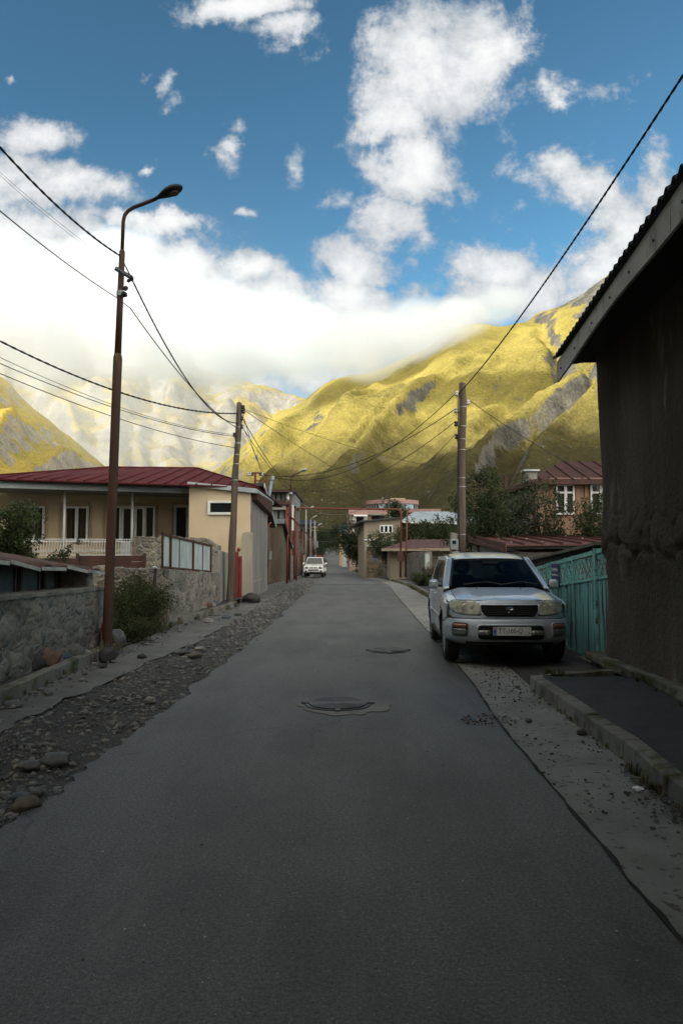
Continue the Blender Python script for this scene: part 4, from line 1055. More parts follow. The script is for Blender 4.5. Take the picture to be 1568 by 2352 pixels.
# roof
rd = 31.5
A = hp(-110,1102); B_ = P(592, 1122, 26); R1 = P(248, 1076, rd); R2 = P(452, 1078, rd)
BK0 = Vector((A.x, 37, A.z)); BK1 = Vector((B_.x, 37, B_.z))
HL = hp(20, 1109, .0)
mb = MB(); up = Vector((0,0,.05))
A2 = Vector((HL.x - 1.2, A.y, A.z + .02))
pts = [A2, B_, R2, R1, BK0, BK1]
mb.add([p + up for p in pts], [(0,1,2,3), (1,5,2), (5,4,3,2), (4,0,3)]); mb.build('roof', maroon, hs, solid=.04)
for k in range(19):
    q = k / 18; f = A2.lerp(B_, q); 
    # seams run straight up the slope (constant x) until ridge or hip
    x = f.x
    if x < R1.x: s = (x - A2.x) / (R1.x - A2.x); top = A2.lerp(R1, s)
    elif x > R2.x: s = (B_.x - x) / (B_.x - R2.x); top = B_.lerp(R2, s)
    else: s = (x - R1.x) / (R2.x - R1.x); top = R1.lerp(R2, s)
    if (top - f).length < .3: continue
    mb = MB(); mb.bar(f + up*1.5, top + up*1.5, .035, .05); mb.build('roof_seam', maroon, hs)
for a_, b_ in ((A2, R1), (R1, R2), (B_, R2)):
    mb = MB(); mb.bar(a_ + up*1.4, b_ + up*1.4, .06, .05); mb.build('ridge_cap', maroon, hs)
# balcony slab, brown board band below
mb = MB(); q = [Vector((hp(-110,0,.7).x, hp(-110,0,.7).y, zf-.04)), Vector((hp(433,0,.7).x, hp(433,0,.7).y, zf-.04)), Vector((hp(433,0,WT).x, hp(433,0,WT).y, zf-.04)), Vector((hp(-110,0,WT).x, hp(-110,0,WT).y, zf-.04))]
mb.slab(q, (0,0,-.12)); mb.build('balcony_slab', greyr, hs)
for k in range(4):
    mb = MB(); z1 = zf - .05 - k*.2; a_, b_ = hp(-110,0,.62), hp(433,0,.62); mb.hexa([(a_.x,a_.y,z1-.185),(b_.x,b_.y,z1-.185),(b_.x,b_.y+.04,z1-.185),(a_.x,a_.y+.04,z1-.185)], [(a_.x,a_.y,z1),(b_.x,b_.y,z1),(b_.x,b_.y+.04,z1),(a_.x,a_.y+.04,z1)]); mb.build('under_board', brownw, hs)
# windows
def window(name, px0, py0, px1, py1, off, cols, parent, door=False, fw=.07, seeframe=whitep, pane=glass, curt=True):
    """white framed window: cols = mullion positions 0..1"""
    p0 = hp(px0, py0, off); p1 = hp(px1, py1, off)
    return window_at(name, p0.x, p1.x, (p0.y + p1.y)/2, p1.z, p0.z, cols, parent, fw, seeframe, pane, curt)
def window_at(name, x0, x1, y, z0, z1, cols, parent, fw=.07, seeframe=whitep, pane=glass, curt=True, bars=(), depth=.07):
    mb = MB(); w0 = mb.box(x0 + fw*.4, x1 - fw*.4, y - .012, y + .02, z0 + fw*.4, z1 - fw*.4).build(name, pane, parent)
    L = [0] + list(cols) + [1]
    mb = MB()
    mb.box(x0, x1, y - depth, y + .01, z1 - fw, z1); mb.box(x0, x1, y - depth, y + .01, z0, z0 + fw)
    for c in L:
        xc = x0 + (x1 - x0)*c; ww = fw if c in (0, 1) else fw*1.5
        xa = xc if c == 0 else xc - fw if c == 1 else xc - ww/2
        mb.box(xa, xa + ww, y - depth - .004, y + .008, z0 + fw*.99, z1 - fw*.99)
    for bz in bars:
        zz = z0 + (z1 - z0)*bz; mb.box(x0 + fw, x1 - fw, y - depth + .008, y + .006, zz - fw*.5, zz + fw*.5)
    f = mb.build('frame', seeframe, parent); f.parent = w0
    if curt:
        mb = MB(); n = 24
        for (a_, b_) in ((.06, .34), (.66, .94)):
            mb.grid(lambda u, v: (x0 + (x1-x0)*(a_ + (b_-a_)*u), y - .016 - .006*sin(u*30), z0 + fw + (z1-z0-2*fw)*v), n, 1)
        c = mb.build('curtain', curtain, parent); c.parent = w0
    return w0
window('window', 50, 1162, 105, 1245, WT-.02, [.52], hs)
window('window', 147, 1163, 205, 1245, WT-.02, [.52], hs)
window('window', 247, 1162, 280, 1245, WT-.02, [], hs, curt=False)
window('door', 278, 1162, 308, 1276, WT-.02, [], hs, fw=.11, curt=False)
window('door', 308, 1162, 335, 1276, WT-.02, [], hs, fw=.11, curt=False)
window('window', 333, 1162, 357, 1245, WT-.02, [], hs, curt=False)
for px0, px1 in ((280, 306), (310, 333)):
    mb = MB(); p0, p1 = hp(px0, 1245, WT-.14), hp(px1, 1274, WT-.14); mb.box(p0.x, p1.x, p0.y, p0.y + .03, p1.z, p0.z); mb.build('door_panel', whitep, hs)
window('door', 400, 1160, 434, 1262, WT-.02, [], hs, fw=.09, curt=False)
p0, p1 = P(478, 1150, 25.97), P(537, 1182, 25.97); window_at('window', p0.x, p1.x, 25.99, p1.z, p0.z, [], hs, fw=.08, curt=False)
# pale surrounds round the openings
trimm = surf('cream_trim', (.44, .34, .22), (.40,.31,.2), rough=.9)
for px0, px1, yb in ((45, 110, 1250), (141, 211, 1250), (241, 363, 1277), (395, 440, 1264)):
    for (a_, b_, c_, d_) in ((px0, 1154, px1, 1160), (px0, 1160, px0+4, yb), (px1-4, 1160, px1, yb)):
        q0, q1 = hp(a_, b_, WT-.02), hp(c_, d_, WT-.02); mb = MB(); mb.box(q0.x, q1.x, q0.y - .025, q0.y + .01, q1.z, q0.z); mb.build('surround', trimm, hs)
# porch columns
for px in (-40, 147, 303):
    a_ = hp(px, 1240, .85); mb = MB(); mb.tube([(a_.x, a_.y, zf), (a_.x, a_.y, 3.85)], .045, 10); mb.build('column', whitep, hs, smooth=True)
# balcony rail: bowed bars with a row of rings
rl = thing('balcony_railing', 'white wrought iron railing with rings along the cream house balcony', 'railing', hp(200, 1260, .75))
n = 56
pa, pb = hp(-30, 1240, .72), hp(329, 1240, .72)
def rp(t): return Vector((pa.x + (pb.x-pa.x)*t, pa.y + (pb.y-pa.y)*t, 0))
ztop, zmid, zbot = PZ(1238, 25.9), PZ(1243.5, 25.9), PZ(1275, 25.9)
for z in (ztop, zmid, zbot): mb = MB(); mb.bar(rp(0) + Vector((0,0,z)), rp(1) + Vector((0,0,z)), .03, .025); mb.build('rail', whitep, rl)
for k in range(n + 1):
    q = rp(k/n); mb = MB(); mb.tube([q + Vector((0,0,ztop)), q + Vector((0,-.01,zmid-.05)), q + Vector((0,-.07,zmid-.25)), q + Vector((0,-.05,zbot+.12)), q + Vector((0,0,zbot))], .0085, 5); mb.build('baluster', whitep, rl)
mb = MB()
for k in range(n):
    q = rp((k+.5)/n) + Vector((0,-.05,zbot+.16)); rr = (pb-pa).length/n*.42
    mb.tube([q + Vector((rr*cos(a), 0, rr*sin(a))) for a in [2*pi*i/12 for i in range(13)]], .007, 4, cap=False)
mb.build('ring_row', whitep, rl)
# ------------------------------------------------------------------ red gate, plaster pillar
t = thing('metal_gate', 'narrow dark red panelled metal gate behind the left wooden pole', 'gate', (-3.4, 24, 0))
gm = surf('gate_red', (.20,.022,.022), (.15,.018,.018), rough=.45, vs=4, bst=.05)
gA, gB = P(534, 1300, 23.9), P(556, 1300, 25.0)
for q0, q1, zt in ((0, .62, 1.66), (.64, 1, 1.45)):
    mb = MB(); a_, b_ = gA.lerp(gB, q0), gA.lerp(gB, q1); mb.slab([(a_.x,a_.y,-.05),(b_.x,b_.y,-.05),(b_.x,b_.y,zt-.06),(a_.x,a_.y,zt)], (-.03,.02,0)); lf = mb.build('leaf', gm, t)
    for k in range(3):
        z0 = .1 + k*.5; mb = MB(); a2, b2 = gA.lerp(gB, q0 + .05), gA.lerp(gB, q1 - .05); mb.slab([(a2.x+.015,a2.y-.01,z0),(b2.x+.015,b2.y-.01,z0),(b2.x+.015,b2.y-.01,z0+.36),(a2.x+.015,a2.y-.01,z0+.36)], (-.01,.01,0)); mb.build('panel', gm, t)
mb = MB(); mb.blob(Vector((gA.lerp(gB,.62).x, gA.lerp(gB,.62).y, 1.68)), (.06,.06,.07), 1, .02, 2); mb.build('finial', gm, t, smooth=True)
t = thing('gate_pillar', 'pale rounded top plaster pillar between red gate and grey house side', 'pillar', (-3.35, 25.3, 0))
mb = MB(); px0, px1 = P(555, 1300, 25.2).x, P(578, 1300, 25.2).x
pl = [(px0, -.1), (px1, -.1), (px1, 2.18), (px1 - .03, 2.27), ((px0+px1)/2, 2.31), (px0 + .03, 2.27), (px0, 2.18)]
mb.slab([(x, 25.2, z) for x, z in pl], (0, .45, 0)); mb.build('shaft', surf('pale_plaster', (.36,.32,.26), (.27,.245,.2), vs=1.6, rough=.92, bs=60, bst=.3, streak=.3, col3=(.2,.185,.16), s3=4), t, bevel=.02)
# ------------------------------------------------------------------ low brown houses along the left pavement
ba = thing('house', 'low grey brown rendered house with tin roof edge, right of the cream house', 'house', (-4.5, 35, 0))
mb = MB(); mb.hexa([(-8,31.7,-.4),(-3.5,31.7,-.4),(-3.75,39.4,-.4),(-8,39.4,-.4)], [(-8,31.7,3.9),(-3.5,31.7,3.9),(-3.75,39.4,2.5),(-8,39.4,2.5)]); mb.build('wall', brownr, ba)
e0, e1 = P(606, 1110, 31.2), P(633, 1206, 38.6)
mb = MB(); mb.hexa([(-8,31.2,e0.z-.1),(e0.x,31.2,e0.z-.12),(e1.x,39.2,e1.z-.12),(-8,39.2,e1.z-.1)], [(-8,31.2,e0.z+.05),(e0.x,31.2,e0.z),(e1.x,39.2,e1.z),(-8,39.2,e1.z+.05)]); mb.build('roof', surf('dark_tin', (.06,.062,.062), (.04,.04,.042), rough=.5, metal=.3, bst=.1), ba)
mb = MB(); mb.bar(e0 + Vector((.03,0,-.1)), e1 + Vector((.03,0,-.1)), .04, .22); mb.build('fascia', zinc, ba)
p0, p1 = P(627, 1175, 34).z, 0
mb = MB(); mb.box(-3.62, -3.56, 34.2, 35.1, 1.0, 2.55); mb.build('window', glass, ba); 
mb = MB(); mb.box(-3.6, -3.53, 34.1, 34.2, .9, 2.65); mb.box(-3.6, -3.53, 35.1, 35.2, .9, 2.65); mb.box(-3.6, -3.53, 34.2, 35.1, 2.55, 2.65); mb.build('window_frame', brownw, ba)
def duct(label, path, r, mat, rings=0, elbow=None, loc=None):
    t = thing('flue_pipe', label, 'flue pipe', path[0]); mb = MB(); mb.tube(path, r, 12); mb.build('duct', mat, t, smooth=True)
    if elbow: mb = MB(); mb.tube(elbow, r*1.03, 12); mb.build('elbow', blackm, t, smooth=True)
    for k in range(rings):
        q = Vector(path[0]).lerp(Vector(path[-1]), (k+.5)/rings); mb = MB(); mb.lathe([(r*1.06,-.02),(r*1.06,.02)], q, n=12); mb.build('joint', mat, t)
    return t
D1 = 31.0
t = duct('bent grey flue pipe rising past the tin roof edge of the brown house', [P(603,1171,D1), P(610,1170,D1), P(614,1165,D1), P(618,1140,D1), P(625.5,1098,D1)], .075, surf('dull_zinc', (.20,.235,.25), (.15,.17,.185), rough=.4, metal=.5, bst=0))
mb = MB(); mb.tube([P(625,1102,D1), P(626.3,1093.5,D1)], .095, 12); mb.build('cap', galv, t)
D2 = 32.0
t = duct('shiny vertical flue pipe with black elbow on the brown house wall', [P(611,1293,D2), P(611,1216,D2)], .065, galv, 3, [P(611,1293,D2), P(610.5,1306,D2), P(608,1314,D2), P(602,1317,D2)])
mb = MB(); mb.tube([P(611,1222,D2), P(611,1213,D2)], .085, 12); mb.build('cap', surf('dull_zinc', (.2,.2,.2)), t)
t = thing('gas_riser', 'orange brown gas riser pipe on the brown house wall', 'pipe', P(617,1340,33))
mb = MB(); mb.tube([P(617,1341,33), P(617,1205,33), P(622,1200,33.5)], .035, 8); mb.build('riser', surf('orange_rust', (.23,.10,.03), (.15,.07,.03), rough=.6), t)
t = thing('meter_box', 'small pale grey meter box fixed on the brown house wall', 'meter box', P(621,1276,33))
p0, p1 = P(618.5, 1267, 33), P(624, 1285, 33); mb = MB(); mb.box(p0.x, p1.x, 32.8, 33.0, p1.z, p0.z); bo = mb.build('case', surf('meter_grey', (.33,.36,.34), (.26,.28,.27), rough=.5), t, bevel=.01)
mb = MB(); mb.box(p0.x - .01, p1.x + .01, 32.76, 33.0, p0.z, p0.z + .03); mb.build('lid', surf('meter_grey', (.3,.3,.3)), t)
bb = thing('house', 'small brown rendered annex with zinc gutter box on the left pavement', 'house', (-3.6, 41, 0))
mb = MB(); mb.hexa([(-5.5,39.6,-.5),(-3.18,39.6,-.5),(-3.3,46,-.5),(-5.5,46,-.5)], [(-5.5,39.6,3.2),(-3.18,39.6,3.2),(-3.3,46,1.9),(-5.5,46,1.9)]); mb.build('wall', brownr, bb)
mb = MB(); g0, g1 = P(631, 1192, 39.4), P(653, 1202.5, 39.4); mb.hexa([(g0.x,39.35,g1.z),(g1.x,39.35,g1.z),(g1.x,39.6,g1.z),(g0.x,39.6,g1.z)], [(g0.x,39.25,g0.z),(g1.x+.04,39.25,g0.z),(g1.x+.04,39.6,g0.z),(g0.x,39.6,g0.z)]); mb.build('gutter_box', zinc, bb)
mb = MB(); mb.hexa([(-5.5,39.4,3.2),(-3.05,39.4,3.22),(-3.1,46.5,1.8),(-5.5,46.5,1.8)], [(-5.5,39.4,3.36),(-3.05,39.4,3.36),(-3.1,46.5,1.94),(-5.5,46.5,1.94)]); mb.build('roof', surf('dark_tin', (.06,.06,.06)), bb)
mb = MB(); mb.bar((-3.02,39.4,3.22), (-3.07,46.5,1.82), .05, .2); mb.build('fascia', brownw, bb)
# rubble yard walls after it
t = thing('stone_wall', 'dim rubble yard wall behind the red gas pipe posts', 'wall', (-3.7, 54, 0))
mb = MB(); wall_sheet(mb, (-3.65, 46.1), (-3.9, 66), lambda t: -1, lambda t: 1.55 - .5*t, .4, 70, .05, 21, 10, .08); mb.build('masonry', rubble2, t, smooth=True)
t = thing('shed', 'low shed with pale blue tin roof behind the red gas pipe posts', 'shed', (-4.6, 52, 0))
mb = MB(); mb.hexa([(-6,50,-.4),(-3.9,50,-.4),(-4.0,58,-.4),(-6,58,-.4)], [(-6,50,2.1),(-3.9,50,2.1),(-4.0,58,1.9),(-6,58,1.9)]); mb.build('wall', brownr, t)
mb = MB(); mb.hexa([(-6.2,49.8,2.32),(-3.6,49.8,2.22),(-3.7,58.4,1.85),(-6.2,58.4,1.95)], [(-6.2,49.8,2.6),(-3.6,49.8,2.52),(-3.7,58.4,1.95),(-6.2,58.4,2.05)]); mb.build('roof', surf('pale_blue_tin', (.30,.38,.42), (.24,.31,.35), rough=.5, metal=.2), t)

# ------------------------------------------------------------------ the gas main on its red posts
gp = thing('gas_pipe', 'red gas pipe on a row of posts descending along the left pavement', 'gas pipe', (-3.06, 42, 0))
tops = [P(661, 1181, 42), P(683, 1202, 50), P(696, 1217, 66), P(706, 1228, 82), P(717, 1237, 100)]
mb = MB(); mb.tube([tops[0] + Vector((0,-.15,.05))] + tops, .055, 10); mb.build('main_pipe', redpipe, gp, smooth=True)
bases = [P(659, 1341, 42), P(680, 1326, 50), P(692, 1321, 66), P(703, 1316, 82), P(714, 1311, 100)]
for a_, b_ in zip(bases, tops):
    mb = MB(); mb.tube([(a_.x, a_.y, min(a_.z, G(a_.y)) - .2), b_ + Vector((0,0,.0))], .058, 10); mb.build('post', redpipe, gp, smooth=True)
mb = MB(); mb.tube([tops[0] + Vector((0,0,-1.0)), P(621, 1212.5, 41), P(600, 1213, 40)], .022, 6); mb.build('branch_pipe', redpipe, gp)
ar = thing('gas_pipe', 'red gas pipe arch crossing over the road', 'gas pipe', (0, 46, 0))
l0 = P(676, 1330, 46); l1 = P(676.5, 1167, 46); r1 = P(921, 1170, 46); r0 = P(919, 1326, 46)
def rnd(a, b, c, r=.3): # rounded corner at b
    u = (Vector(a) - Vector(b)).normalized(); v = (Vector(c) - Vector(b)).normalized(); b = Vector(b)
    return [b + u*r, b + u*r*.4 + v*r*.08, b + u*r*.08 + v*r*.4, b + v*r]
mb = MB(); mb.tube([l0] + rnd(l0, l1, r1) + rnd(l1, r1, r0) + [r0], .055, 10); mb.build('arch_pipe', redpipe, ar, smooth=True)
for off in (.42,):
    mb = MB(); q0 = r0 + Vector((off-.06, .5, 0)); q1 = r1 + Vector((off, .5, -.05)); mb.tube([q0, q1], .05, 8); mb.build('post', redpipe, ar, smooth=True)
mb = MB(); mb.tube([r1 + Vector((.0,.0,-2.4)), r1 + Vector((2.4, .3, -2.55)), P(1010, 1245, 46)], .022, 6); mb.build('branch_pipe', redpipe, ar)
mb = MB(); q = P(919, 1278, 45.9); mb.box(q.x - .16, q.x + .16, q.y - .1, q.y + .1, q.z - .3, q.z + .3); mb.build('regulator_box', brownw, ar, bevel=.01)
# roof bracket with insulators
t = thing('roof_bracket', 'red steel cable bracket with insulators on the low house roof', 'bracket', P(586, 1118, 33))
mb = MB(); mb.bar(P(586,1130,33), P(586,1086,33), .09); mb.build('upright', redpipe, t)
mb = MB(); mb.bar(P(572,1086,33), P(602,1086.5,33), .06); mb.build('crossarm', redpipe, t)
mb = MB(); mb.bar(P(588,1104,33), P(610,1104.5,33), .045); mb.bar(P(609.5,1104,33), P(610.5,1128,33), .06); mb.build('stay', redpipe, t)
porc = surf('porcelain', (.55,.54,.50), rough=.25, bst=0); porcd = surf('brown_porcelain', (.04,.03,.028), rough=.25, bst=0)
def insulator(p, parent, mat=porc, s=1, hook=None):
    mb = MB(); mb.lathe([(.018*s,-.05*s),(.045*s,-.045*s),(.05*s,-.01*s),(.03*s,.0),(.045*s,.02*s),(.04*s,.05*s),(.015*s,.06*s)], p, n=10); o = mb.build('insulator', mat, parent, smooth=True)
    if hook is not None:
        mb = MB(); h = Vector(hook); p = Vector(p); mb.tube([h, h.lerp(p, .5) + Vector((0,0,-.09*s)), p + Vector((0,0,-.10*s)), p + Vector((0,0,-.04*s))], .011, 6); mb.build('hook', blackm, parent)
for px, m_ in ((570, porc), (576, porc), (579, porcd), (598, porcd), (603, porc)): insulator(P(px, 1089, 33), t, m_, 1.5)

# ------------------------------------------------------------------ wooden utility poles
def wood_pole(name, label, base, top, r0, r1, bands):
    t = thing(name, label, 'utility pole', base)
    n = 26; b_, tp = Vector(base), Vector(top)
    mb = MB(); pts = []; rs = []
    for k in range(n + 1):
        q = k/n; p = b_.lerp(tp, q); p.x += .014*sin(q*7 + 1) + .01*sin(q*17); pts.append(p); rs.append((r0 + (r1-r0)*q) * (1 + .06*sin(q*23)))
    mb.tube([b_ - Vector((0,0,.4))] + pts + [tp + Vector((.02,0,.03))], [r0] + rs + [r1*.55], 14); mb.build('trunk', wood, t, smooth=True)
    for q in bands:
        i = min(n, int(q*n)); mb = MB(); mb.lathe([(rs[i]*1.05,-.009),(rs[i]*1.05,.009)], b_.lerp(tp, q) + Vector((.014*sin(q*7 + 1) + .01*sin(q*17),0,0)), n=14); mb.build('wire_band', galv, t)
    return t
LP = 22.7
lb = P(527, 1396, LP); lt = P(549.5, 926, LP)
pl_ = wood_pole('utility_pole', 'dark wooden utility pole leaning right in front of the cream house', lb, lt, .125, .082, (.62, .70, .745, .80, .805, .88))
def LPp(py): return lb.lerp(lt, (1396 - py)/(1396 - 926.))
for py, dx, m_ in ((936, 10, porcd), (946, 11, porcd), (962, 8, porcd), (981, 8, porcd), (1000, -7, porcd)):
    c = LPp(py); insulator(c + Vector((dx*LP/F, -.02, 0)), pl_, m_, 1.2, c + Vector((.05 if dx > 0 else -.05, 0, -.05)))
RD = 24.0
rb = P(1058, 1300, RD); rb.z = .05; rt = P(1061, 881, RD)
pr_ = wood_pole('utility_pole', 'dark grey wooden utility pole behind the silver car', rb, rt, .155, .115, (.12, .20, .30, .52, .56, .69, .74, .80, .89))
def RPp(py): return rb.lerp(rt, (1330 - py)/(1330 - 881.))
for py, dx, m_ in ((903, -13, porc), (938, -14, porc), (966, -14, porcd), (993, -12, porcd), (921, 13, porc)):
    c = RPp(py); insulator(c + Vector((dx*RD/F, -.02, 0)), pr_, m_, 1.5, c + Vector((.10 if dx > 0 else -.10, 0, -.04)))
mb = MB(); mb.tube([RPp(915) + Vector((-.16,-.1,0)), RPp(960) + Vector((-.15,-.13,0)), RPp(1100) + Vector((-.15,-.1,0)), RPp(1262) + Vector((-.05,-.17,0))], .016, 6); mb.build('down_cable', blackm, pr_)
# meter on a concrete post beside that pole
t = thing('concrete_post', 'short rough concrete post left of the right wooden pole', 'post', P(1042, 1300, 23.3))
p0, p1 = P(1034, 1224, 23.3), P(1051, 1224, 23.3); mb = MB(); mb.hexa([(p0.x,23.3,0),(p1.x,23.3,0),(p1.x,23.55,0),(p0.x,23.55,0)], [(p0.x+.02,23.3,p0.z),(p1.x-.02,23.3,p0.z-.02),(p1.x-.02,23.55,p0.z),(p0.x+.02,23.55,p0.z+.02)]); mb.build('shaft', roughplaster, t, bevel=.03)
meterm = surf('meter_case', (.23,.26,.25), (.19,.215,.21), rough=.45, bst=0)
t = thing('meter_box', 'grey electricity meter box with small window on the concrete post', 'meter box', P(1042, 1250, 23.1))
p0, p1 = P(1034, 1238, 23.05), P(1052, 1263, 23.05); mb = MB(); mb.box(p0.x, p1.x, 23.05, 23.28, p1.z, p0.z); mb.build('case', meterm, t, bevel=.015)
mb = MB(); mb.box(p0.x + .06, p1.x - .07, 23.035, 23.06, p0.z - .15, p0.z - .05); mb.build('display_window', glass, t)
mb = MB(); mb.add([(p0.x+.11,23.04,p1.z+.03),(p0.x+.15,23.04,p1.z+.03),(p0.x+.13,23.04,p1.z+.065)], [(0,1,2)]); mb.build('warning_mark', surf('warn_yellow', (.5,.35,.05)), t, solid=.004)
t = thing('meter_box', 'smaller grey switch box under the meter box on the concrete post', 'meter box', P(1045, 1270, 23.1))
p0, p1 = P(1038, 1267, 23.05), P(1055, 1282, 23.05); mb = MB(); mb.box(p0.x, p1.x, 23.05, 23.28, p1.z, p0.z); mb.build('case', meterm, t, bevel=.015)
mb = MB(); mb.box(p0.x + .05, p1.x - .08, 23.035, 23.06, p0.z - .10, p0.z - .05); mb.build('display_window', glass, t)
# ------------------------------------------------------------------ dark plastered house at the right edge
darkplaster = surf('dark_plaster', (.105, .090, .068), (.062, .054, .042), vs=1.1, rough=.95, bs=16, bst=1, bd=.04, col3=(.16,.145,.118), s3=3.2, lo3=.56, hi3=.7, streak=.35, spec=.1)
dk = thing('house', 'dark plastered house wall with corrugated eave filling the right edge', 'house', (4.2, 6, 0))
def bandz(y): return 1.75 + .06*sin(y*1.3)
def wall_fn(u, v):
    y = -6 + 16.08*u; z = -.1 + 4.6*v
    x = 3.60 - .012*(10 - y)*0 + .02*mnoise.noise(Vector((y*.7, z*.7, 3)))
    # swollen band where the plaster ran over old stones
    band = exp(-((z - 1.72)/.34)**2)
    vd = mnoise.voronoi(Vector((y*3.1 + .4*mnoise.noise(Vector((y*2, z*2, 1))), z*2.5 + .4*mnoise.noise(Vector((y*2, z*2, 7))), 3)))[0]
    lump = .075*(1 - exp(-((vd[1]-vd[0])/.13)**2)) + .04*mnoise.fractal(Vector((y*2.6, z*3.4, 9)), .8, 2.1, 5)
    x -= band*lump*.85
    x -= .10*max(0, (1.4 - z)/1.4)**1.5            # battered foot
    x -= .034*z
    if u > .985: x += .05*((u - .985)/.015)**2
    return (x, y, z)
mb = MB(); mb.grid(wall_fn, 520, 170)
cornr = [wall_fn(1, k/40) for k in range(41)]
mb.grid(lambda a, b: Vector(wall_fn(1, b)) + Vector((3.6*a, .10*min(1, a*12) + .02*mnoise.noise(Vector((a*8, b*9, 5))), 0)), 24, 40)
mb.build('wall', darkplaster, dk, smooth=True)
# roof: sheets end over a pale fascia board; the eave climbs towards the camera
E0, E1 = Vector((2.95, 9.95, 4.19)), Vector((2.67, 5.8, 4.46))
def eave(t): return E0.lerp(E1, t)     # t may run past 1
slate = surf('dark_roof_sheet', (.045,.044,.042), (.03,.03,.03), rough=.8, bst=.2)
def roof_fn(u, v):
    t = -.02 + 3.0*u; p = eave(t); s = v*3.2
    L = (E1 - E0).length*3.0
    return (p.x - .06 + s*.87, p.y, p.z + .06 + s*.48 + .026*sin(u*L/.155*2*pi))
mb = MB(); mb.grid(roof_fn, 1000, 6); mb.build('roof', slate, dk, smooth=True, solid=.012)
board = surf('pale_board', (.46,.44,.40), (.36,.345,.315), vs=3, rough=.85, bs=60, bst=.35, bd=.006, col3=(.25,.235,.21), s3=5, lo3=.55, hi3=.66, streak=.6)
cuts = [-.03, .52, .98, 1.5, 2.1, 2.9]
for a_, b_ in zip(cuts, cuts[1:]):
    mb = MB(); n = 12
    def bp(q, k, off=0):
        p = eave(a_ + (b_-a_ - .004)*q); sag = .02*sin((a_ + (b_-a_)*q)*5)
        h = .245 + .03*sin((a_ + (b_-a_)*q)*6 + 1)
        return (p.x + off, p.y, p.z + .02 - h*(1-k) + sag*(1-k))
    vs = [bp(i/n, k, o_) for o_ in (0, .028) for k in (0, 1) for i in range(n+1)]
    m_ = n + 1
    fs = []
    for i in range(n):
        fs += [(i, i+1, m_+i+1, m_+i), (2*m_+i, 3*m_+i, 3*m_+i+1, 2*m_+i+1), (i, 2*m_+i, 2*m_+i+1, i+1), (m_+i, m_+i+1, 3*m_+i+1, 3*m_+i)]
    fs += [(0, m_, 3*m_, 2*m_), (n, 2*m_+n, 3*m_+n, m_+n)]
    mb.add(vs, fs); fo = mb.build('fascia_board', board, dk)
    for q in (.12, .45, .8):
        c = Vector(bp(q, .42)); mb = MB(); mb.lathe([(.014, -.012), (.014, .004)], c, 'x', 8); mb.build('nail', blackm, dk).parent = fo; bpy.context.view_layer.update()
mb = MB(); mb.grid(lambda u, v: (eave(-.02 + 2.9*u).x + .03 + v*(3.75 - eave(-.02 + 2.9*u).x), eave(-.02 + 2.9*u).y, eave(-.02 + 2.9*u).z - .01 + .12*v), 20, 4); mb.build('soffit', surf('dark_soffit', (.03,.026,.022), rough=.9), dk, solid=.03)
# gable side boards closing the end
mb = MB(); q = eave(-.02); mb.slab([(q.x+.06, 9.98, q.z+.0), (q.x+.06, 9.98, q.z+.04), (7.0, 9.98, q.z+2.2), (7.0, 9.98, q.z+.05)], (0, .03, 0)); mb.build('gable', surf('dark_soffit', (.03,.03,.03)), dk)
# mossy stones at the wall foot
fst = surf('mossy_footing', (.15,.14,.115), (.10,.095,.075), vs=4, rough=.95, bs=30, bst=.8, bd=.02, col3=(.065,.07,.028), s3=3.5, lo3=.46, hi3=.6)
ft = thing('wall_footing', 'mossy stone ledge along the foot of the dark plastered wall', 'footing', (3.6, 7.5, .1))
y = 1.5
while y < 9.9:
    L = R(.5, .95); mb = MB(); w0 = R(.11, .15); h0 = R(.07, .11)
    mb.grid(lambda u, v: (3.74 - (.22 + w0)*min(1, v*1.6) - .02*mnoise.noise(Vector((y + u*L, v*3, 2)))*3, y + (L-.02)*u, .13 + h0*(1 if v < .625 else 1 - (v-.625)/.375*1.15) + .018*mnoise.noise(Vector(((y+u*L)*6, v*5, 7)))), 14, 8)
    mb.build('ledge_stone', fst, ft, smooth=True, solid=.05); y += L

# ------------------------------------------------------------------ turquoise gate
turq = surf('turquoise_paint', (.19, .43, .405), (.12, .32, .31), vs=5, rough=.55, bs=30, bst=.3, col3=(.055, .035, .022), s3=11, lo3=.50, hi3=.59, streak=.07, spec=.3)
turq2 = surf('turquoise_trim', (.19, .45, .42), (.12, .33, .31), vs=5, rough=.5, bst=.15, col3=(.07,.045,.025), s3=9, lo3=.54, hi3=.64)
gt = thing('metal_gate', 'rusty turquoise metal gate with scroll grilles beside the silver car', 'gate', (3.64, 12, 0))
Y0, Y1 = 9.95, 14.6
def gx_(y): return 3.64 + .012*(y - 10)
def gtop(y): return 1.69 - .092*(y - 10)
def gbot(y): return .10 - .045*(y - 10)
posts = [9.95, 10.62, 11.72, 12.12, 12.95, 13.2, 14.6]
def gbox(y0, y1, z0a, z0b, z1a, z1b, dx0, dx1, name, mat, parent=gt):
    mb = MB(); mb.hexa([(gx_(y0)+dx0,y0,z0a),(gx_(y0)+dx1,y0,z0a),(gx_(y1)+dx1,y1,z0b),(gx_(y1)+dx0,y1,z0b)], [(gx_(y0)+dx0,y0,z1a),(gx_(y0)+dx1,y0,z1a),(gx_(y1)+dx1,y1,z1b),(gx_(y1)+dx0,y1,z1b)]); return mb.build(name, mat, parent)
sheet_bands = list(zip(posts, posts[1:]))
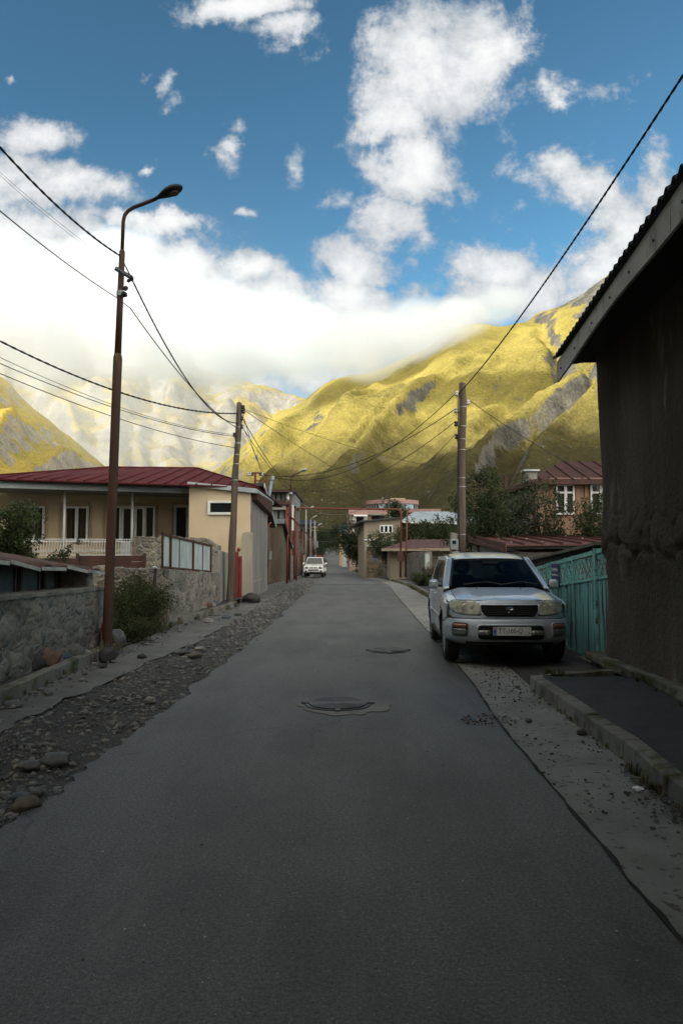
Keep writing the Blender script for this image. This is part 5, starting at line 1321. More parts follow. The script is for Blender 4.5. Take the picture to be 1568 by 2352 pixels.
for y0, y1 in sheet_bands:
    gbox(y0 + .02, y1 - .02, gbot(y0), gbot(y1), gtop(y0) - .40, gtop(y1) - .40, .0, .012, 'sheet_panel', turq)
    gbox(y0, y1, gtop(y0) - .06, gtop(y1) - .06, gtop(y0), gtop(y1), -.02, .025, 'top_rail', turq2)
    gbox(y0, y1, gtop(y0) - .43, gtop(y1) - .43, gtop(y0) - .385, gtop(y1) - .385, -.022, .027, 'mid_rail', turq2)
    gbox(y0, y1, gbot(y0), gbot(y1), gbot(y0) + .05, gbot(y1) + .05, -.014, .02, 'bottom_rail', turq2)
    # scroll grille
    n = max(1, int((y1 - y0 - .06) / .15)); gl = None
    for k in range(n):
        ya = y0 + .04 + (y1 - y0 - .08)*k/n; yb = y0 + .04 + (y1 - y0 - .08)*(k+1)/n; ym = (ya+yb)/2
        zb, zt = gtop(ym) - .385, gtop(ym) - .06; zm = (zb+zt)/2; hw_ = (yb-ya)/2
        mb = MB()
        for s in (1, -1):
            path = []
            for i in range(11):  # spiral at top
                a = pi*2.4*(1 - i/10) ; rr = .012 + .030*i/10
                path.append((gx_(ym), ym + s*(hw_*.45) + s*rr*cos(a)*.8, zt - .055 + rr*sin(a)))
            path += [(gx_(ym), ym + s*hw_*.12, zm)]
            for i in range(11):
                a = -pi*2.4*(i/10); rr = .042 - .030*i/10
                path.append((gx_(ym), ym + s*(hw_*.45) + s*rr*cos(a)*.8, zb + .055 + rr*sin(a)))
            mb.tube(path, .0065, 5)
        mb.tube([(gx_(ya), ya, zb), (gx_(ya), ya, zt)], .006, 4)
        mb.build('scroll', turq2, gt)
for y in posts: gbox(y - .025, y + .025, gbot(y), gbot(y), gtop(y) + .01, gtop(y) + .01, -.028, .03, 'post', turq2)
gbox(10.60, 10.68, gbot(10.6), gbot(10.6), gtop(10.6) + .02, gtop(10.6) + .02, -.034, .03, 'post', turq2)
for y0, y1 in ((10.0, 10.6), (10.7, 11.7), (12.15, 12.9)):
    for k in (1, 2): 
        yy = y0 + (y1-y0)*k/3; gbox(yy - .006, yy + .006, gbot(yy) + .05, gbot(yy) + .05, gtop(yy) - .43, gtop(yy) - .43, -.008, .003, 'seam', turq)
# blue street name plate on the gate
sg = thing('street_sign', 'small dark blue street name plate with white lettering on the turquoise gate', 'sign', (3.62, 12.6, 1.2))
blue = surf('sign_blue', (.022, .035, .12), (.018, .03, .10), rough=.35, bst=0); signw = surf('sign_white', (.7,.7,.7), bst=0)
y0, y1 = 12.42, 12.86; yc = (y0+y1)/2; zc = gtop(yc) - .235
mb = MB(); xs = gx_(yc) - .045; mb.box(xs, xs + .012, y0, y1, zc - .19, zc + .19); mb.build('plate', blue, sg)
loc = Vector((3.62, 12.6, 1.2))
def sgm(dz): return lambda x, y, z: Vector((xs - .0015 - z, yc - x, zc + dz + y)) - loc
text_mesh('lettering', '\u10e1\u10e2\u10d4\u10e4\u10d0\u10dc\u10ec\u10db\u10d8\u10dc\u10d3\u10d8\u10e1 \u10e5.', .38, .065, signw, sg, sgm(.09))
text_mesh('lettering', 'Stepantsminda st.', .38, .05, signw, sg, sgm(.0))
text_mesh('number', '9', .035, .08, signw, sg, sgm(-.11))
# sill of broken concrete below the gate
t = thing('gate_sill', 'broken concrete sill under the turquoise gate', 'sill', (3.5, 12, 0))
mb = MB(); wall_sheet(mb, (3.60, 9.5), (3.66, 14.8), lambda t: -.2, lambda t: .115 - .25*t, .26, 50, .03, 33, 4, .03); mb.build('sill_block', roughplaster, t, smooth=True)

# plank roof of the shelter behind the gate
t = thing('plank_shelter', 'low shelter roofed with rough grey planks behind the turquoise gate', 'shed', (4.6, 14, 0))
s0, s1 = P(1205, 1292, 15.6), P(1376, 1252, 12.2)
for k in range(6):
    mb = MB(); a_ = s0 + Vector((.08 + k*.28, .1 + R(-.25, .2), .015 + k*.03)); b_ = s1 + Vector((.05 + k*.28, R(-.3, .2), .01 + k*.03 + R(-.01, .02)))
    mb.bar(a_ + Vector((0,0,.02)), b_ + Vector((0,0,.02)), .27, .05); mb.build('plank', plank, t)
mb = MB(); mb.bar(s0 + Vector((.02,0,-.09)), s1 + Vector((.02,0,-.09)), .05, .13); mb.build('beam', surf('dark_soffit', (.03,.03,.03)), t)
for k in range(7):
    p = s0.lerp(s1, .25 + k*.11) + Vector((R(.05,.35), 0, .05)); mb = MB(); mb.bar(p, p + Vector((R(.0,.3), R(-.9,-.4), R(.0,.06))), R(.06,.14), .03); mb.build('loose_board', plank, t)
for y in (12.6, 15.2):
    mb = MB(); mb.bar((4.7, y, -.2), (4.7, y, 1.42), .1); mb.build('post', plank, t)
mb = MB(); mb.box(5.9, 6.0, 11.5, 16, -.3, 1.5); mb.build('back_wall', brownr, t)
# garage with the rust red roof
t = thing('garage', 'low grey garage with rust red metal roof behind the turquoise gate', 'garage', (6, 22, 0))
rustred = surf('rust_red_roof', (.105, .040, .030), (.07, .03, .025), vs=1.6, rough=.65, bst=.15, col3=(.15,.07,.045), s3=5)
Lb, Lf = P(1073.5, 1229, 27), P(1160, 1252, 20.4)
Rb, Rf = Vector((13, 27.5, Lb.z + .05)), Vector((12.5, 20.6, Lf.z + .1))
mb = MB(); mb.add([Lf, Rf, Rb, Lb], [(0,1,2,3)]); mb.build('roof', rustred, t, solid=.04)
for k in range(16):
    q = k/15; mb = MB(); mb.bar(Lf.lerp(Rf, q) + Vector((0,0,.03)), Lb.lerp(Rb, q) + Vector((0,0,.03)), .04, .05); mb.build('roof_seam', rustred, t)
for k in range(9):
    for j in range(3):
        p = Lf.lerp(Rf, (k+.5)/9).lerp(Lb.lerp(Rb, (k+.5)/9), .2 + j*.3); mb = MB(); mb.lathe([(.03,.0),(.03,.035)], p, n=6); mb.build('roof_bolt', galv, t)
fh = Vector((0, 0, -.25))
mb = MB(); mb.slab([Lf, Lb, Lb + fh, Lf + fh*.8], (.03,0,0)); mb.build('fascia', rustred, t)
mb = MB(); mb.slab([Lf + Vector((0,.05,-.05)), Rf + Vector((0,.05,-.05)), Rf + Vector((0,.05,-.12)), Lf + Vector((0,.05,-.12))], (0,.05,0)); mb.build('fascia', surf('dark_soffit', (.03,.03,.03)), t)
mb = MB(); mb.hexa([(Lf.x+.15,20.9,-.5),(12,20.9,-.5),(12,27,-.5),(Lb.x+.15,27,-.5)], [(Lf.x+.15,20.9,Lf.z-.2),(12,20.9,Lf.z-.15),(12,27,Lb.z-.2),(Lb.x+.15,27,Lb.z-.1)]); mb.build('wall', greyr, t)
mb = MB(); mb.slab([(Lf.x+.3,20.8,.4),(11,20.8,.4),(11,20.8,1.42),(Lf.x+.3,20.8,1.35)], (0,.06,0)); mb.build('boarding', brownw, t)

# ------------------------------------------------------------------ terracotta house
th = thing('house', 'terracotta two storey house with maroon roof and white windows behind the trees', 'house', (9, 30, 0))
terra = surf('terracotta_render', (.30, .185, .12), (.25, .155, .10), vs=1.5, rough=.92, bst=.2, bs=60)
mroof = surf('brown_red_roof', (.058, .023, .019), (.043, .018, .016), vs=1, rough=.85, bst=.08)
fy = 28.0; cx = P(1230, 1100, fy).x; ez = P(1230, 1106, fy).z
mb = MB(); mb.box(cx, 15, fy, fy + .3, -.5, ez); mb.build('front_wall', terra, th)
mb = MB(); wall_sheet(mb, (cx + .02, fy + .3), (cx + .02, fy + 5.0), lambda t: -.5, lambda t: ez, .3, 30, .03, 41, 16, .0); mb.build('stone_side', rubble2, th, smooth=True)
mb = MB(); mb.box(cx + .3, 15, fy + 4.7, fy + 5, -.5, ez); mb.build('back_wall', terra, th)
fr_, bk = fy - .35, fy + 5.4
r1 = P(1290, 1060, 31); r2 = Vector((14, 31, r1.z))
mb = MB(); A_ = Vector((cx - .3, fr_, ez)); B2 = Vector((15.3, fr_, ez)); C2 = Vector((15.3, bk, ez)); D2_ = Vector((cx - .3, bk, ez))
mb.add([A_, B2, C2, D2_, r1, r2], [(0,1,5,4), (3,0,4), (2,3,4,5), (1,2,5)]); mb.build('roof', mroof, th, solid=.05)
for k in range(12):
    x = A_.x + .4 + k*.62; f = Vector((x, fr_, ez + .03)); s = min(1, (x - A_.x)/(r1.x - A_.x)); tp = A_.lerp(r1, s) if s < 1 else Vector((x, 31, r1.z)); mb = MB(); mb.bar(f, tp + Vector((0,0,.03)), .03, .05); mb.build('roof_seam', mroof, th)
mb = MB(); mb.bar(A_ + Vector((0,0,-.06)), B2 + Vector((0,0,-.06)), .08, .16); mb.build('gutter', brownw, th)
mb = MB(); mb.bar(A_ + Vector((0,0,-.08)), D2_ + Vector((0,0,-.08)), .08, .2); mb.build('gutter', brownw, th)
q = P(1218, 1083, 28); mb = MB(); mb.box(q.x - .22, q.x + .22, 27.9, 28.3, ez, q.z); ch = mb.build('chimney', greyr, th); mb = MB(); mb.box(q.x - .30, q.x + .30, 27.82, 28.38, q.z, q.z + .07); mb.build('cap', galv, th).parent = ch
mb = MB(); mb.tube([(cx - .1, fy - .08, ez - .1), (cx - .1, fy - .08, 0)], .05, 8); mb.build('downpipe', brownw, th)
q0, q1 = P(1158, 1092, 33), P(1168, 1140, 33); mb = MB(); mb.box(q0.x, q1.x - .03, 33, 33.15, q1.z, q0.z); mb.build('flue', brownw, th)
thw = []
for (a_, b_) in ((1274, 1318), (1353, 1400)):
    p0, p1 = P(a_, 1112, fy - .01), P(b_, 1182, fy - .01)
    wdw = window_at('window', p0.x, p1.x, fy - .03, p1.z, p0.z, [.52], th, fw=.07, bars=(.72,), curt=True)
    mb = MB(); 
    for q_ in (.12, .2): mb.box(p0.x - q_ - .05, p1.x + q_ + .05, fy - .03 - q_*.1, fy + .02, p0.z + q_, p0.z + q_ + .04)
    mb.box(p0.x - .2, p0.x - .06, fy - .045, fy + .02, p1.z, p0.z + .12); mb.box(p1.x + .06, p1.x + .2, fy - .045, fy + .02, p1.z, p0.z + .12)
    mb.build('moulding', terra, th)

# ------------------------------------------------------------------ houses farther down on the right
beige = surf('beige_render', (.30, .255, .185), (.24, .205, .15), vs=1.0, rough=.92, bst=.2, bs=40, col3=(.17,.15,.12), s3=2.5, streak=.3)
# garden wall with blue door
t = thing('stone_wall', 'long dark streaked yard wall with a blue door on the right pavement', 'wall', (4.4, 48, 0))
mb = MB(); wall_sheet(mb, (4.85, 41.5), (3.55, 60.5), lambda t: -.8, lambda t: 1.62 - .3*t, .4, 70, .05, 51, 12, .06); mb.build('masonry', rubble, t, smooth=True)
p0, p1 = P(900, 1281, 53.0), P(909, 1309, 51.5)
mb = MB(); mb.slab([(p0.x-.02,53.4,G(53)+.1),(p1.x-.02,51.6,G(53)+.1),(p1.x-.02,51.6,p0.z),(p0.x-.02,53.4,p0.z)], (-.06,0,0)); mb.build('door', surf('blue_door', (.07,.17,.24), (.05,.13,.19), rough=.6, vs=5), t)
t = thing('fence_panel', 'pale grey upright sheet closing the end of the streaked yard wall', 'fence', P(980, 1330, 41.2))
p0, p1 = P(976, 1273, 41.2), P(986, 1320, 41.2); mb = MB(); mb.box(p0.x, p1.x, 41.2, 41.25, -.3, p0.z); mb.build('sheet', whitesheet, t)
t = thing('iron_railing', 'small dark iron railing beyond the yard wall end', 'railing', P(995, 1300, 42))
ra, rb_ = P(988, 1283, 42), P(1010, 1283, 42)
for k in range(8):
    p = ra.lerp(rb_, k/7); mb = MB(); mb.bar(p, p - Vector((0,0,.75)), .03); mb.build('bar', blackm, t)
for z in (0, -.7): mb = MB(); mb.bar(ra + Vector((0,0,z)), rb_ + Vector((0,0,z)), .035); mb.build('rail', blackm, t)
# brown roofed house
t = thing('house', 'low house with brown metal hip roof behind the streaked yard wall', 'house', (7, 50, 0))
br = surf('brown_roof', (.085, .034, .028), (.065, .028, .024), vs=1, rough=.6, bst=.1)
e0, e1, k0, k1 = P(876, 1260, 48), P(1090, 1259, 46), P(942, 1239, 52), P(1080, 1239, 52)
D_ = Vector((e0.x + .6, 58, e0.z)); C_ = Vector((e1.x + 1, 58, e1.z))
mb = MB(); mb.add([e0, e1, C_, D_, k0, k1], [(0,1,5,4), (1,2,5), (2,3,4,5), (3,0,4)]); mb.build('roof', br, t, solid=.06)
for k in range(11):
    q = (k+.3)/11; f = e0.lerp(e1, q); tp = e0.lerp(k0, q/.3) if q < .3 else k0.lerp(k1, (q-.3)/.7); mb = MB(); mb.bar(f + Vector((0,0,.05)), tp + Vector((0,0,.05)), .04, .06); mb.build('roof_seam', br, t)
mb = MB(); mb.bar(e0 + Vector((0,0,-.08)), e1 + Vector((0,0,-.08)), .1, .16); mb.build('fascia', surf('cream_fascia', (.36,.30,.22), rough=.8), t)
mb = MB(); mb.hexa([(e0.x+.6,48.6,-1),(e1.x,46.8,-1),(e1.x,57,-1),(e0.x+.9,57,-1)], [(e0.x+.6,48.6,e0.z-.1),(e1.x,46.8,e1.z-.1),(e1.x,57,e1.z-.1),(e0.x+.9,57,e0.z-.1)]); mb.build('wall', beige, t)
# beige block house
t = thing('house', 'beige two storey block house with slanting roof line and white window', 'house', (4, 64, 0))
q0, q1, q2 = P(836, 1199, 62), P(921, 1190, 62), P(826, 1205, 68)
mb = MB(); mb.hexa([(q0.x,62,-1.5),(q1.x,62,-1.5),(q1.x,74,-1.5),(P(822,1200,74).x,74,-1.5)], [(q0.x,62,q0.z),(q1.x,62,q1.z),(q1.x,74,q1.z),(P(822,1200,74).x,74,q0.z-.2)]); mb.build('wall', beige, t)
mb = MB(); mb.hexa([(q0.x-.35,61.7,q0.z-.02),(q1.x+.3,61.7,q1.z),(q1.x+.3,75,q1.z),(q0.x-1.2,75,q0.z-.1)], [(q0.x-.35,61.7,q0.z+.12),(q1.x+.3,61.7,q1.z+.12),(q1.x+.3,75,q1.z+.12),(q0.x-1.2,75,q0.z+.05)]); mb.build('roof', surf('dark_tin', (.05,.05,.05)), t)
for (a_, b_, c_, d_, cols) in ((871.5, 1206, 901.5, 1224.5, [.33, .66]), (893, 1246, 905, 1255, [.5])):
    p0, p1 = P(a_, b_, 61.97), P(c_, d_, 61.97); window_at('window', p0.x, p1.x, 61.97, p1.z, p0.z, cols, t, fw=.09, curt=False)
mb = MB(); p0, p1 = P(836, 1240, 61.95), P(921, 1240, 61.95); mb.bar(p0, p1, .05, .09); mb.build('pipe', whitep, t)
# yard wall with fence panel
t = thing('stone_wall', 'ochre block yard wall with small fence panel before the beige house', 'wall', (4, 61, 0))
mb = MB(); wall_sheet(mb, (3.62, 60.8), (3.5, 78), lambda t: -2, lambda t: .75 + .5*exp(-((t-.25)/.1)**2), .4, 60, .06, 61, 8, .1); mb.build('masonry', rubble2, t, smooth=True)
wx = P(880, 1266, 60.6)
mb = MB(); mb.box(P(842,1260,61.2).x, wx.x, 61.2, 61.5, -1, P(860, 1256, 61.2).z); mb.build('block_wall', stone_mat('ochre_blocks', [(.26,.2,.13),(.2,.16,.11),(.3,.24,.17)], (.15,.13,.1), 4.6, (1,1,1.6), .05), t)
p0, p1 = P(840, 1253, 61.1), P(874, 1256, 61.1); mb = MB(); mb.bar(p0, p1, .3, .06); mb.build('tin_coping', zinc, t)
t = thing('panel_fence', 'weathered blue grey fence panels on the yard wall before the beige house', 'fence', P(862, 1275, 60))
for (a_, b_) in ((852, 859), (860.5, 870)):
    p0, p1 = P(a_, 1270, 60), P(b_, 1290, 60); mb = MB(); mb.slab([(p0.x,60,p1.z+.15),(p1.x,60,p1.z-.1),(p1.x,60,p0.z-.25),(p0.x,60,p0.z)], (0,.05,0)); mb.build('sheet', surf('blue_grey_sheet', (.18,.21,.22), (.13,.15,.16), rough=.7), t)
mb = MB(); mb.bar(P(850,1271,60), P(872,1284,60), .07); mb.build('rail', brownw, t)
# grey metal roofed house behind the trees
t = thing('house', 'house with pale grey metal hip roof beyond the tree row', 'house', (9, 74, 0))
gr = surf('pale_grey_roof', (.36, .41, .42), (.30, .35, .36), vs=1, rough=.4, metal=.3, bst=.05)
e0, e1, k0, k1 = P(921, 1195, 68), P(1133, 1200, 66), P(952, 1175, 73), P(1036, 1175, 73)
D_ = Vector((e0.x + .3, 80, e0.z)); C_ = Vector((e1.x + 1, 80, e1.z))
mb = MB(); mb.add([e0, e1, C_, D_, k0, k1], [(0,1,5,4), (1,2,5), (2,3,4,5), (3,0,4)]); mb.build('roof', gr, t, solid=.06)
for k in range(16):
    q = (k+.4)/16; f = e0.lerp(e1, q); qa, qb = .15, .54
    tp = e0.lerp(k0, q/qa) if q < qa else k0.lerp(k1, (q-qa)/(qb-qa)) if q < qb else e1.lerp(k1, (1-q)/(1-qb)); mb = MB(); mb.bar(f + Vector((0,0,.05)), tp + Vector((0,0,.05)), .05, .06); mb.build('roof_seam', gr, t)
mb = MB(); mb.bar(e0 + Vector((0,0,-.15)), e1 + Vector((0,0,-.15)), .15, .2); mb.build('gutter', whitep, t)
mb = MB(); mb.box(e0.x + .8, e1.x - 2.2, 69.5, 79, -1.5, e0.z - .2); mb.build('wall', brownr, t)
p0, p1 = P(1100, 1208, 68), P(1130, 1222, 68); mb = MB(); mb.box(p0.x, p1.x, 68.5, 68.7, p1.z, p0.z); mb.build('window', surf('bright_pane', (.35,.45,.5), rough=.2, bst=0), t)
# pink hotel with the round pavilion
t = thing('hotel', 'pink flat roofed building with round glazed pavilion on top', 'building', (10, 112, 0))
pink = surf('pink_render', (.34, .215, .195), (.28, .18, .165), vs=.6, rough=.9, bst=.1, col3=(.26,.17,.15), s3=1.2, streak=.4)
tan = surf('tan_render', (.32, .25, .19), (.25,.20,.155), vs=.5, rough=.92, bst=.1, col3=(.2,.16,.13), s3=1.1, streak=.4)
hd = 108
x0, x1, zt = P(803, 1169, hd).x, P(1010, 1171, hd).x, P(803, 1169, hd).z
mb = MB(); mb.hexa([(x0,hd,-3),(x1,hd,-3),(x1,hd+22,-3),(P(797,1169,hd+22).x,hd+22,-3)], [(x0,hd,zt-.9),(x1,hd,zt-.9),(x1,hd+22,zt-.9),(P(797,1169,hd+22).x,hd+22,zt-.9)]); mb.build('wall', tan, t)
mb = MB(); mb.hexa([(x0-.15,hd-.2,zt-.9),(x1+.1,hd-.2,zt-.9),(x1+.1,hd+22,zt-.9),(P(797,1169,hd+22).x-.1,hd+22,zt-.9)], [(x0-.15,hd-.2,zt),(x1+.1,hd-.2,zt),(x1+.1,hd+22,zt),(P(797,1169,hd+22).x-.1,hd+22,zt)]); mb.build('parapet', pink, t)
mb = MB(); xa = P(797,1169,hd+22).x; mb.hexa([(x0-.06,hd+.1,-3),(x0,hd+.1,-3),(xa+.06,hd+22,-3),(xa-.06,hd+22,-3)], [(x0-.06,hd+.1,zt-.9),(x0,hd+.1,zt-.9),(xa+.06,hd+22,zt-.9),(xa-.06,hd+22,zt-.9)]); mb.build('side_wall', pink, t)
c = P(900.5, 1160, 116); rr = 59/F*116
mb = MB(); mb.lathe([(rr*.97, -1.5), (rr*.97, 0)], (c.x, 116, c.z), n=48); mb.build('glazing', dark_pane('blue_glass', (.03,.05,.06), .08), t, smooth=False)
for k in range(24):
    a = pi + pi*k/23; mb = MB(); mb.bar((c.x + rr*.98*cos(a), 116 + rr*.98*sin(a), c.z - 1.2), (c.x + rr*.98*cos(a), 116 + rr*.98*sin(a), c.z), .10); mb.build('mullion', surf('alu', (.25,.27,.28)), t)
for k in (7, 8, 15, 16, 17):
    a = pi + pi*(k+.1)/23; b2 = pi + pi*(k+.9)/23; mb = MB(); mb.slab([(c.x + rr*.985*cos(a), 116 + rr*.985*sin(a), c.z - .75), (c.x + rr*.985*cos(b2), 116 + rr*.985*sin(b2), c.z - .75), (c.x + rr*.985*cos(b2), 116 + rr*.985*sin(b2), c.z - .1), (c.x + rr*.985*cos(a), 116 + rr*.985*sin(a), c.z - .1)], (0, .05, 0)); mb.build('window_blind', surf('pale_blind', (.36,.5,.55), bst=0), t)
mb = MB(); mb.lathe([(rr*1.0, 0), (rr*1.02, .0), (rr*1.02, .62), (rr*.9, .66)], (c.x, 116, c.z), n=48); mb.build('roof_ring', pink, t, smooth=False)
p0, p1 = P(897, 1144, 118), P(930, 1151, 118); mb = MB(); mb.box(p0.x, p1.x, 118, 121, c.z + .6, p0.z); mb.build('roof_hut', surf('cream_trim', (.4,.35,.25)), t)
mb = MB(); mb.tube([P(878,1150,116), P(878,1142,116)], .06, 5); mb.build('vent', galv, t)
# balconies
for (a_, b_, c_, d_) in ((812, 1188, 833, 1207), (854, 1185, 882, 1196)):
    p0, p1 = P(a_, b_, hd-.05), P(c_, d_, hd-.05); mb = MB(); mb.box(p0.x, p1.x, hd-.08, hd+.3, p1.z, p0.z); mb.build('opening', glass, t)
p0, p1 = P(812, 1181, hd-1), P(844, 1186, hd-1); mb = MB(); mb.hexa([(p0.x,hd-1.2,p1.z),(p1.x,hd-1.2,p1.z),(p1.x,hd,p0.z-.1),(p0.x,hd,p0.z-.1)], [(p0.x,hd-1.2,p1.z+.08),(p1.x,hd-1.2,p1.z+.08),(p1.x,hd,p0.z),(p0.x,hd,p0.z)]); mb.build('awning', whitep, t)
p0, p1 = P(810, 1187, hd-.05), P(818, 1222, hd-.05); mb = MB(); mb.box(p0.x, p1.x, hd-.12, hd+.1, p1.z, p0.z); mb.build('white_panel', whitep, t)
p0, p1 = P(835, 1186, hd-.05), P(843, 1199, hd-.05); mb = MB(); mb.box(p0.x, p1.x, hd-.12, hd+.1, p1.z, p0.z); mb.build('white_panel', whitep, t)
for py in (1200, 1204, 1208): mb = MB(); mb.bar(P(812,py,hd-.6), P(840,py,hd-.6), .06); mb.build('balcony_rail', whitep, t)
mb = MB(); p0, p1 = P(811, 1209, hd-.9), P(841, 1212, hd); mb.box(p0.x, p1.x, hd-.9, hd, p1.z, p0.z); mb.build('balcony_floor', greyr, t)
mb = MB(); p0, p1 = P(850, 1180, hd-.9), P(884, 1184, hd); mb.box(p0.x, p1.x, hd-.9, hd, p1.z, p0.z); mb.build('balcony_floor', greyr, t)
mb = MB(); p0, p1 = P(811, 1226, hd-.05), P(824, 1240, hd-.05); mb.box(p0.x, p1.x, hd-.1, hd+.1, p1.z, p0.z); mb.build('white_panel', whitep, t)
# green roofed house and white house near the end of the street
t = thing('house', 'narrow ochre house with dark green roof at the far right end of the street', 'house', P(785, 1270, 150))
q0, q1 = P(779, 1267, 150), P(799, 1204, 150); ZB = G(150) - 1
mb = MB(); mb.box(q0.x, q1.x, 150, 165, ZB, P(0,1222,150).z); mb.build('wall', surf('ochre_render', (.42,.30,.14), (.36,.26,.13), rough=.9), t)
mb = MB(); z0, z1 = P(0,1224,150).z, P(0,1203,150).z; mb.hexa([(q0.x-.3,149.5,z0),(q1.x+1.2,149.5,z0),(q1.x+1.2,166,z0),(q0.x-.3,166,z0)], [(q0.x+.2,149.5,z1),(q1.x+1,152,z1),(q1.x+1,164,z1),(q0.x+.2,164,z1)]); mb.build('roof', surf('dark_green_roof', (.022,.05,.048), (.018,.04,.04), rough=.6), t)
t = thing('house', 'small white house with balcony beside the narrow ochre house', 'house', P(791, 1270, 138))
q0, q1 = P(785, 1267, 138), P(797, 1222, 138)
mb = MB(); mb.box(q0.x, q1.x, 138, 147, G(138)-1, q1.z); mb.build('wall', surf('white_render', (.5,.5,.48), (.42,.42,.4), rough=.9), t)
mb = MB(); mb.box(q0.x-.3, q1.x+.2, 137, 147.5, q1.z, q1.z + .35); mb.build('roof', gr, t)
mb = MB(); p0, p1 = P(786, 1227, 137.9), P(796, 1238, 137.9); mb.box(p0.x, p1.x, 137.9, 138.1, p1.z, p0.z); mb.build('window', glass, t)
mb = MB(); p0, p1 = P(785, 1240, 137.2), P(797, 1246, 137.2); mb.box(p0.x, p1.x, 137, 138, p1.z, p0.z); mb.build('balcony', whitep, t)
t = thing('stone_wall', 'far rubble wall running to the white house on the right', 'wall', (3.6, 100, 0))
mb = MB(); wall_sheet(mb, (3.6, 80), (4.3, 137), lambda t: -2, lambda t: .35 - .2*t, .4, 60, .06, 71, 6, .25); mb.build('masonry', rubble2, t, smooth=True)

# ------------------------------------------------------------------ brick building with the dish on the left
bd = thing('brick_building', 'three storey brick building with brown balcony slab beyond the low brown houses', 'building', (-5.5, 72, 0))
yb = 70.0
def bp_(px, py, dy=0): return P(px, py, yb + dy)
brick = stone_mat('red_brick', [(.34,.10,.06),(.28,.085,.05),(.38,.13,.08)], (.2,.12,.09), 5, (1,1,2), .03, .3, .01, stains=.15)
bw = surf('brown_cladding', (.06,.035,.026), (.045,.028,.022), rough=.7)
def bbox(px0, py0, px1, py1, dy0, dy1, name, mat, parent=bd):
    p0, p1 = bp_(px0, py0), bp_(px1, py1); mb = MB(); mb.box(p0.x, p1.x, yb + dy0, yb + dy1, p1.z, p0.z); return mb.build(name, mat, parent)
bbox(600, 1132, 669, 1345, .3, 14, 'wall', surf('dull_cladding', (.16,.15,.14), rough=.8))
bbox(608, 1125.5, 680, 1132, -1.0, 14.5, 'roof', bw)
bbox(617, 1153, 667, 1161, -1.3, .3, 'balcony_slab', bw)
bbox(622, 1162, 656.5, 1171, -.6, .2, 'awning', whitep)
bbox(655.7, 1162, 670, 1330, -.15, .35, 'brick_pier', brick)
bbox(657, 1134, 668, 1153, -.05, .35, 'white_panel', whitep)
bbox(670, 1160, 674.5, 1219, -.1, .25, 'white_strip', whitep)
for (a_, b_, c_, d_) in ((622, 1134, 632.5, 1151.5), (634, 1134, 644, 1151.5), (646, 1134, 655.5, 1151.5), (624, 1174, 638, 1200), (640.5, 1174, 654, 1200), (622, 1206, 654, 1232)):
    wnd = bbox(a_, b_, c_, d_, .18, .29, 'window', glass)
    mb = MB(); p0, p1 = bp_(a_, b_), bp_(c_, d_); mb.grid(lambda u, v: (p0.x + (p1.x-p0.x)*(.1 + .8*u), yb + .15 - .02*sin(u*30), p1.z + (p0.z-p1.z)*v), 20, 1); cc = mb.build('curtain', surf('pale_curtain', (.26,.29,.27), (.2,.225,.21), bst=0), bd); cc.parent = wnd
for z in (1149.5,): mb = MB(); mb.bar(bp_(619, z, -1.2), bp_(655, z, -1.2), .04); mb.build('rail', bw, bd)
bbox(668, 1132, 676, 1160, .4, 10, 'side_cladding', surf('grey_cladding', (.25,.27,.28), rough=.6))
t = thing('satellite_dish', 'white satellite dish on the brick building corner', 'satellite dish', bp_(662.5, 1145, -.6))
c = bp_(662.5, 1145, -.7); rr = 5.6/F*yb; mb = MB()
mb.lathe([(rr*q, .12*(q*q)-.0) for q in (0.02, .25, .5, .75, 1)][::-1], (c.x, c.y, c.z), 'y', 20)
dish = mb.build('reflector', whitep, t, smooth=True, solid=.02)
mb = MB(); mb.bar(c + Vector((0,.05,0)), c + Vector((.1,.7,.1)), .06); mb.build('mount', galv, t)
mb = MB(); mb.bar(c + Vector((0,0,-rr*.9)), c + Vector((0,-.5,-.1)), .03); mb.build('feed_arm', galv, t)
t = thing('pergola', 'dark slatted pergola behind the gas pipe posts', 'pergola', (-4.6, 62, 0))
for k in range(6): mb = MB(); mb.bar(P(671, 1219 + k*3, 60), P(692, 1221 + k*3, 64), .06); mb.build('slat', brownw, t)
for px in (672, 690): mb = MB(); mb.bar(P(px, 1221, 62), P(px, 1320, 62), .08); mb.build('post', brownw, t)
# dark blue roofed building
t = thing('building', 'dark building with long blue roof far down on the left', 'building', P(703, 1230, 190))
p0, p1 = P(680, 1195, 190), P(726, 1205, 190); mb = MB(); mb.box(p0.x, p1.x, 189, 206, p1.z, p0.z); mb.build('roof', surf('navy_roof', (.03,.04,.075), (.025,.03,.06), rough=.5), t)
mb = MB(); mb.box(p0.x + .8, p1.x - .8, 190.5, 205, G(190)-2, p1.z); mb.build('wall', surf('grey_block', (.14,.14,.14), rough=.9), t)
for k in range(4): mb = MB(); x = p0.x + 1.2 + k*1.0; mb.box(x, x + .6, 190.38, 190.6, p1.z - 1.9, p1.z - .7); mb.build('window', glass, t)
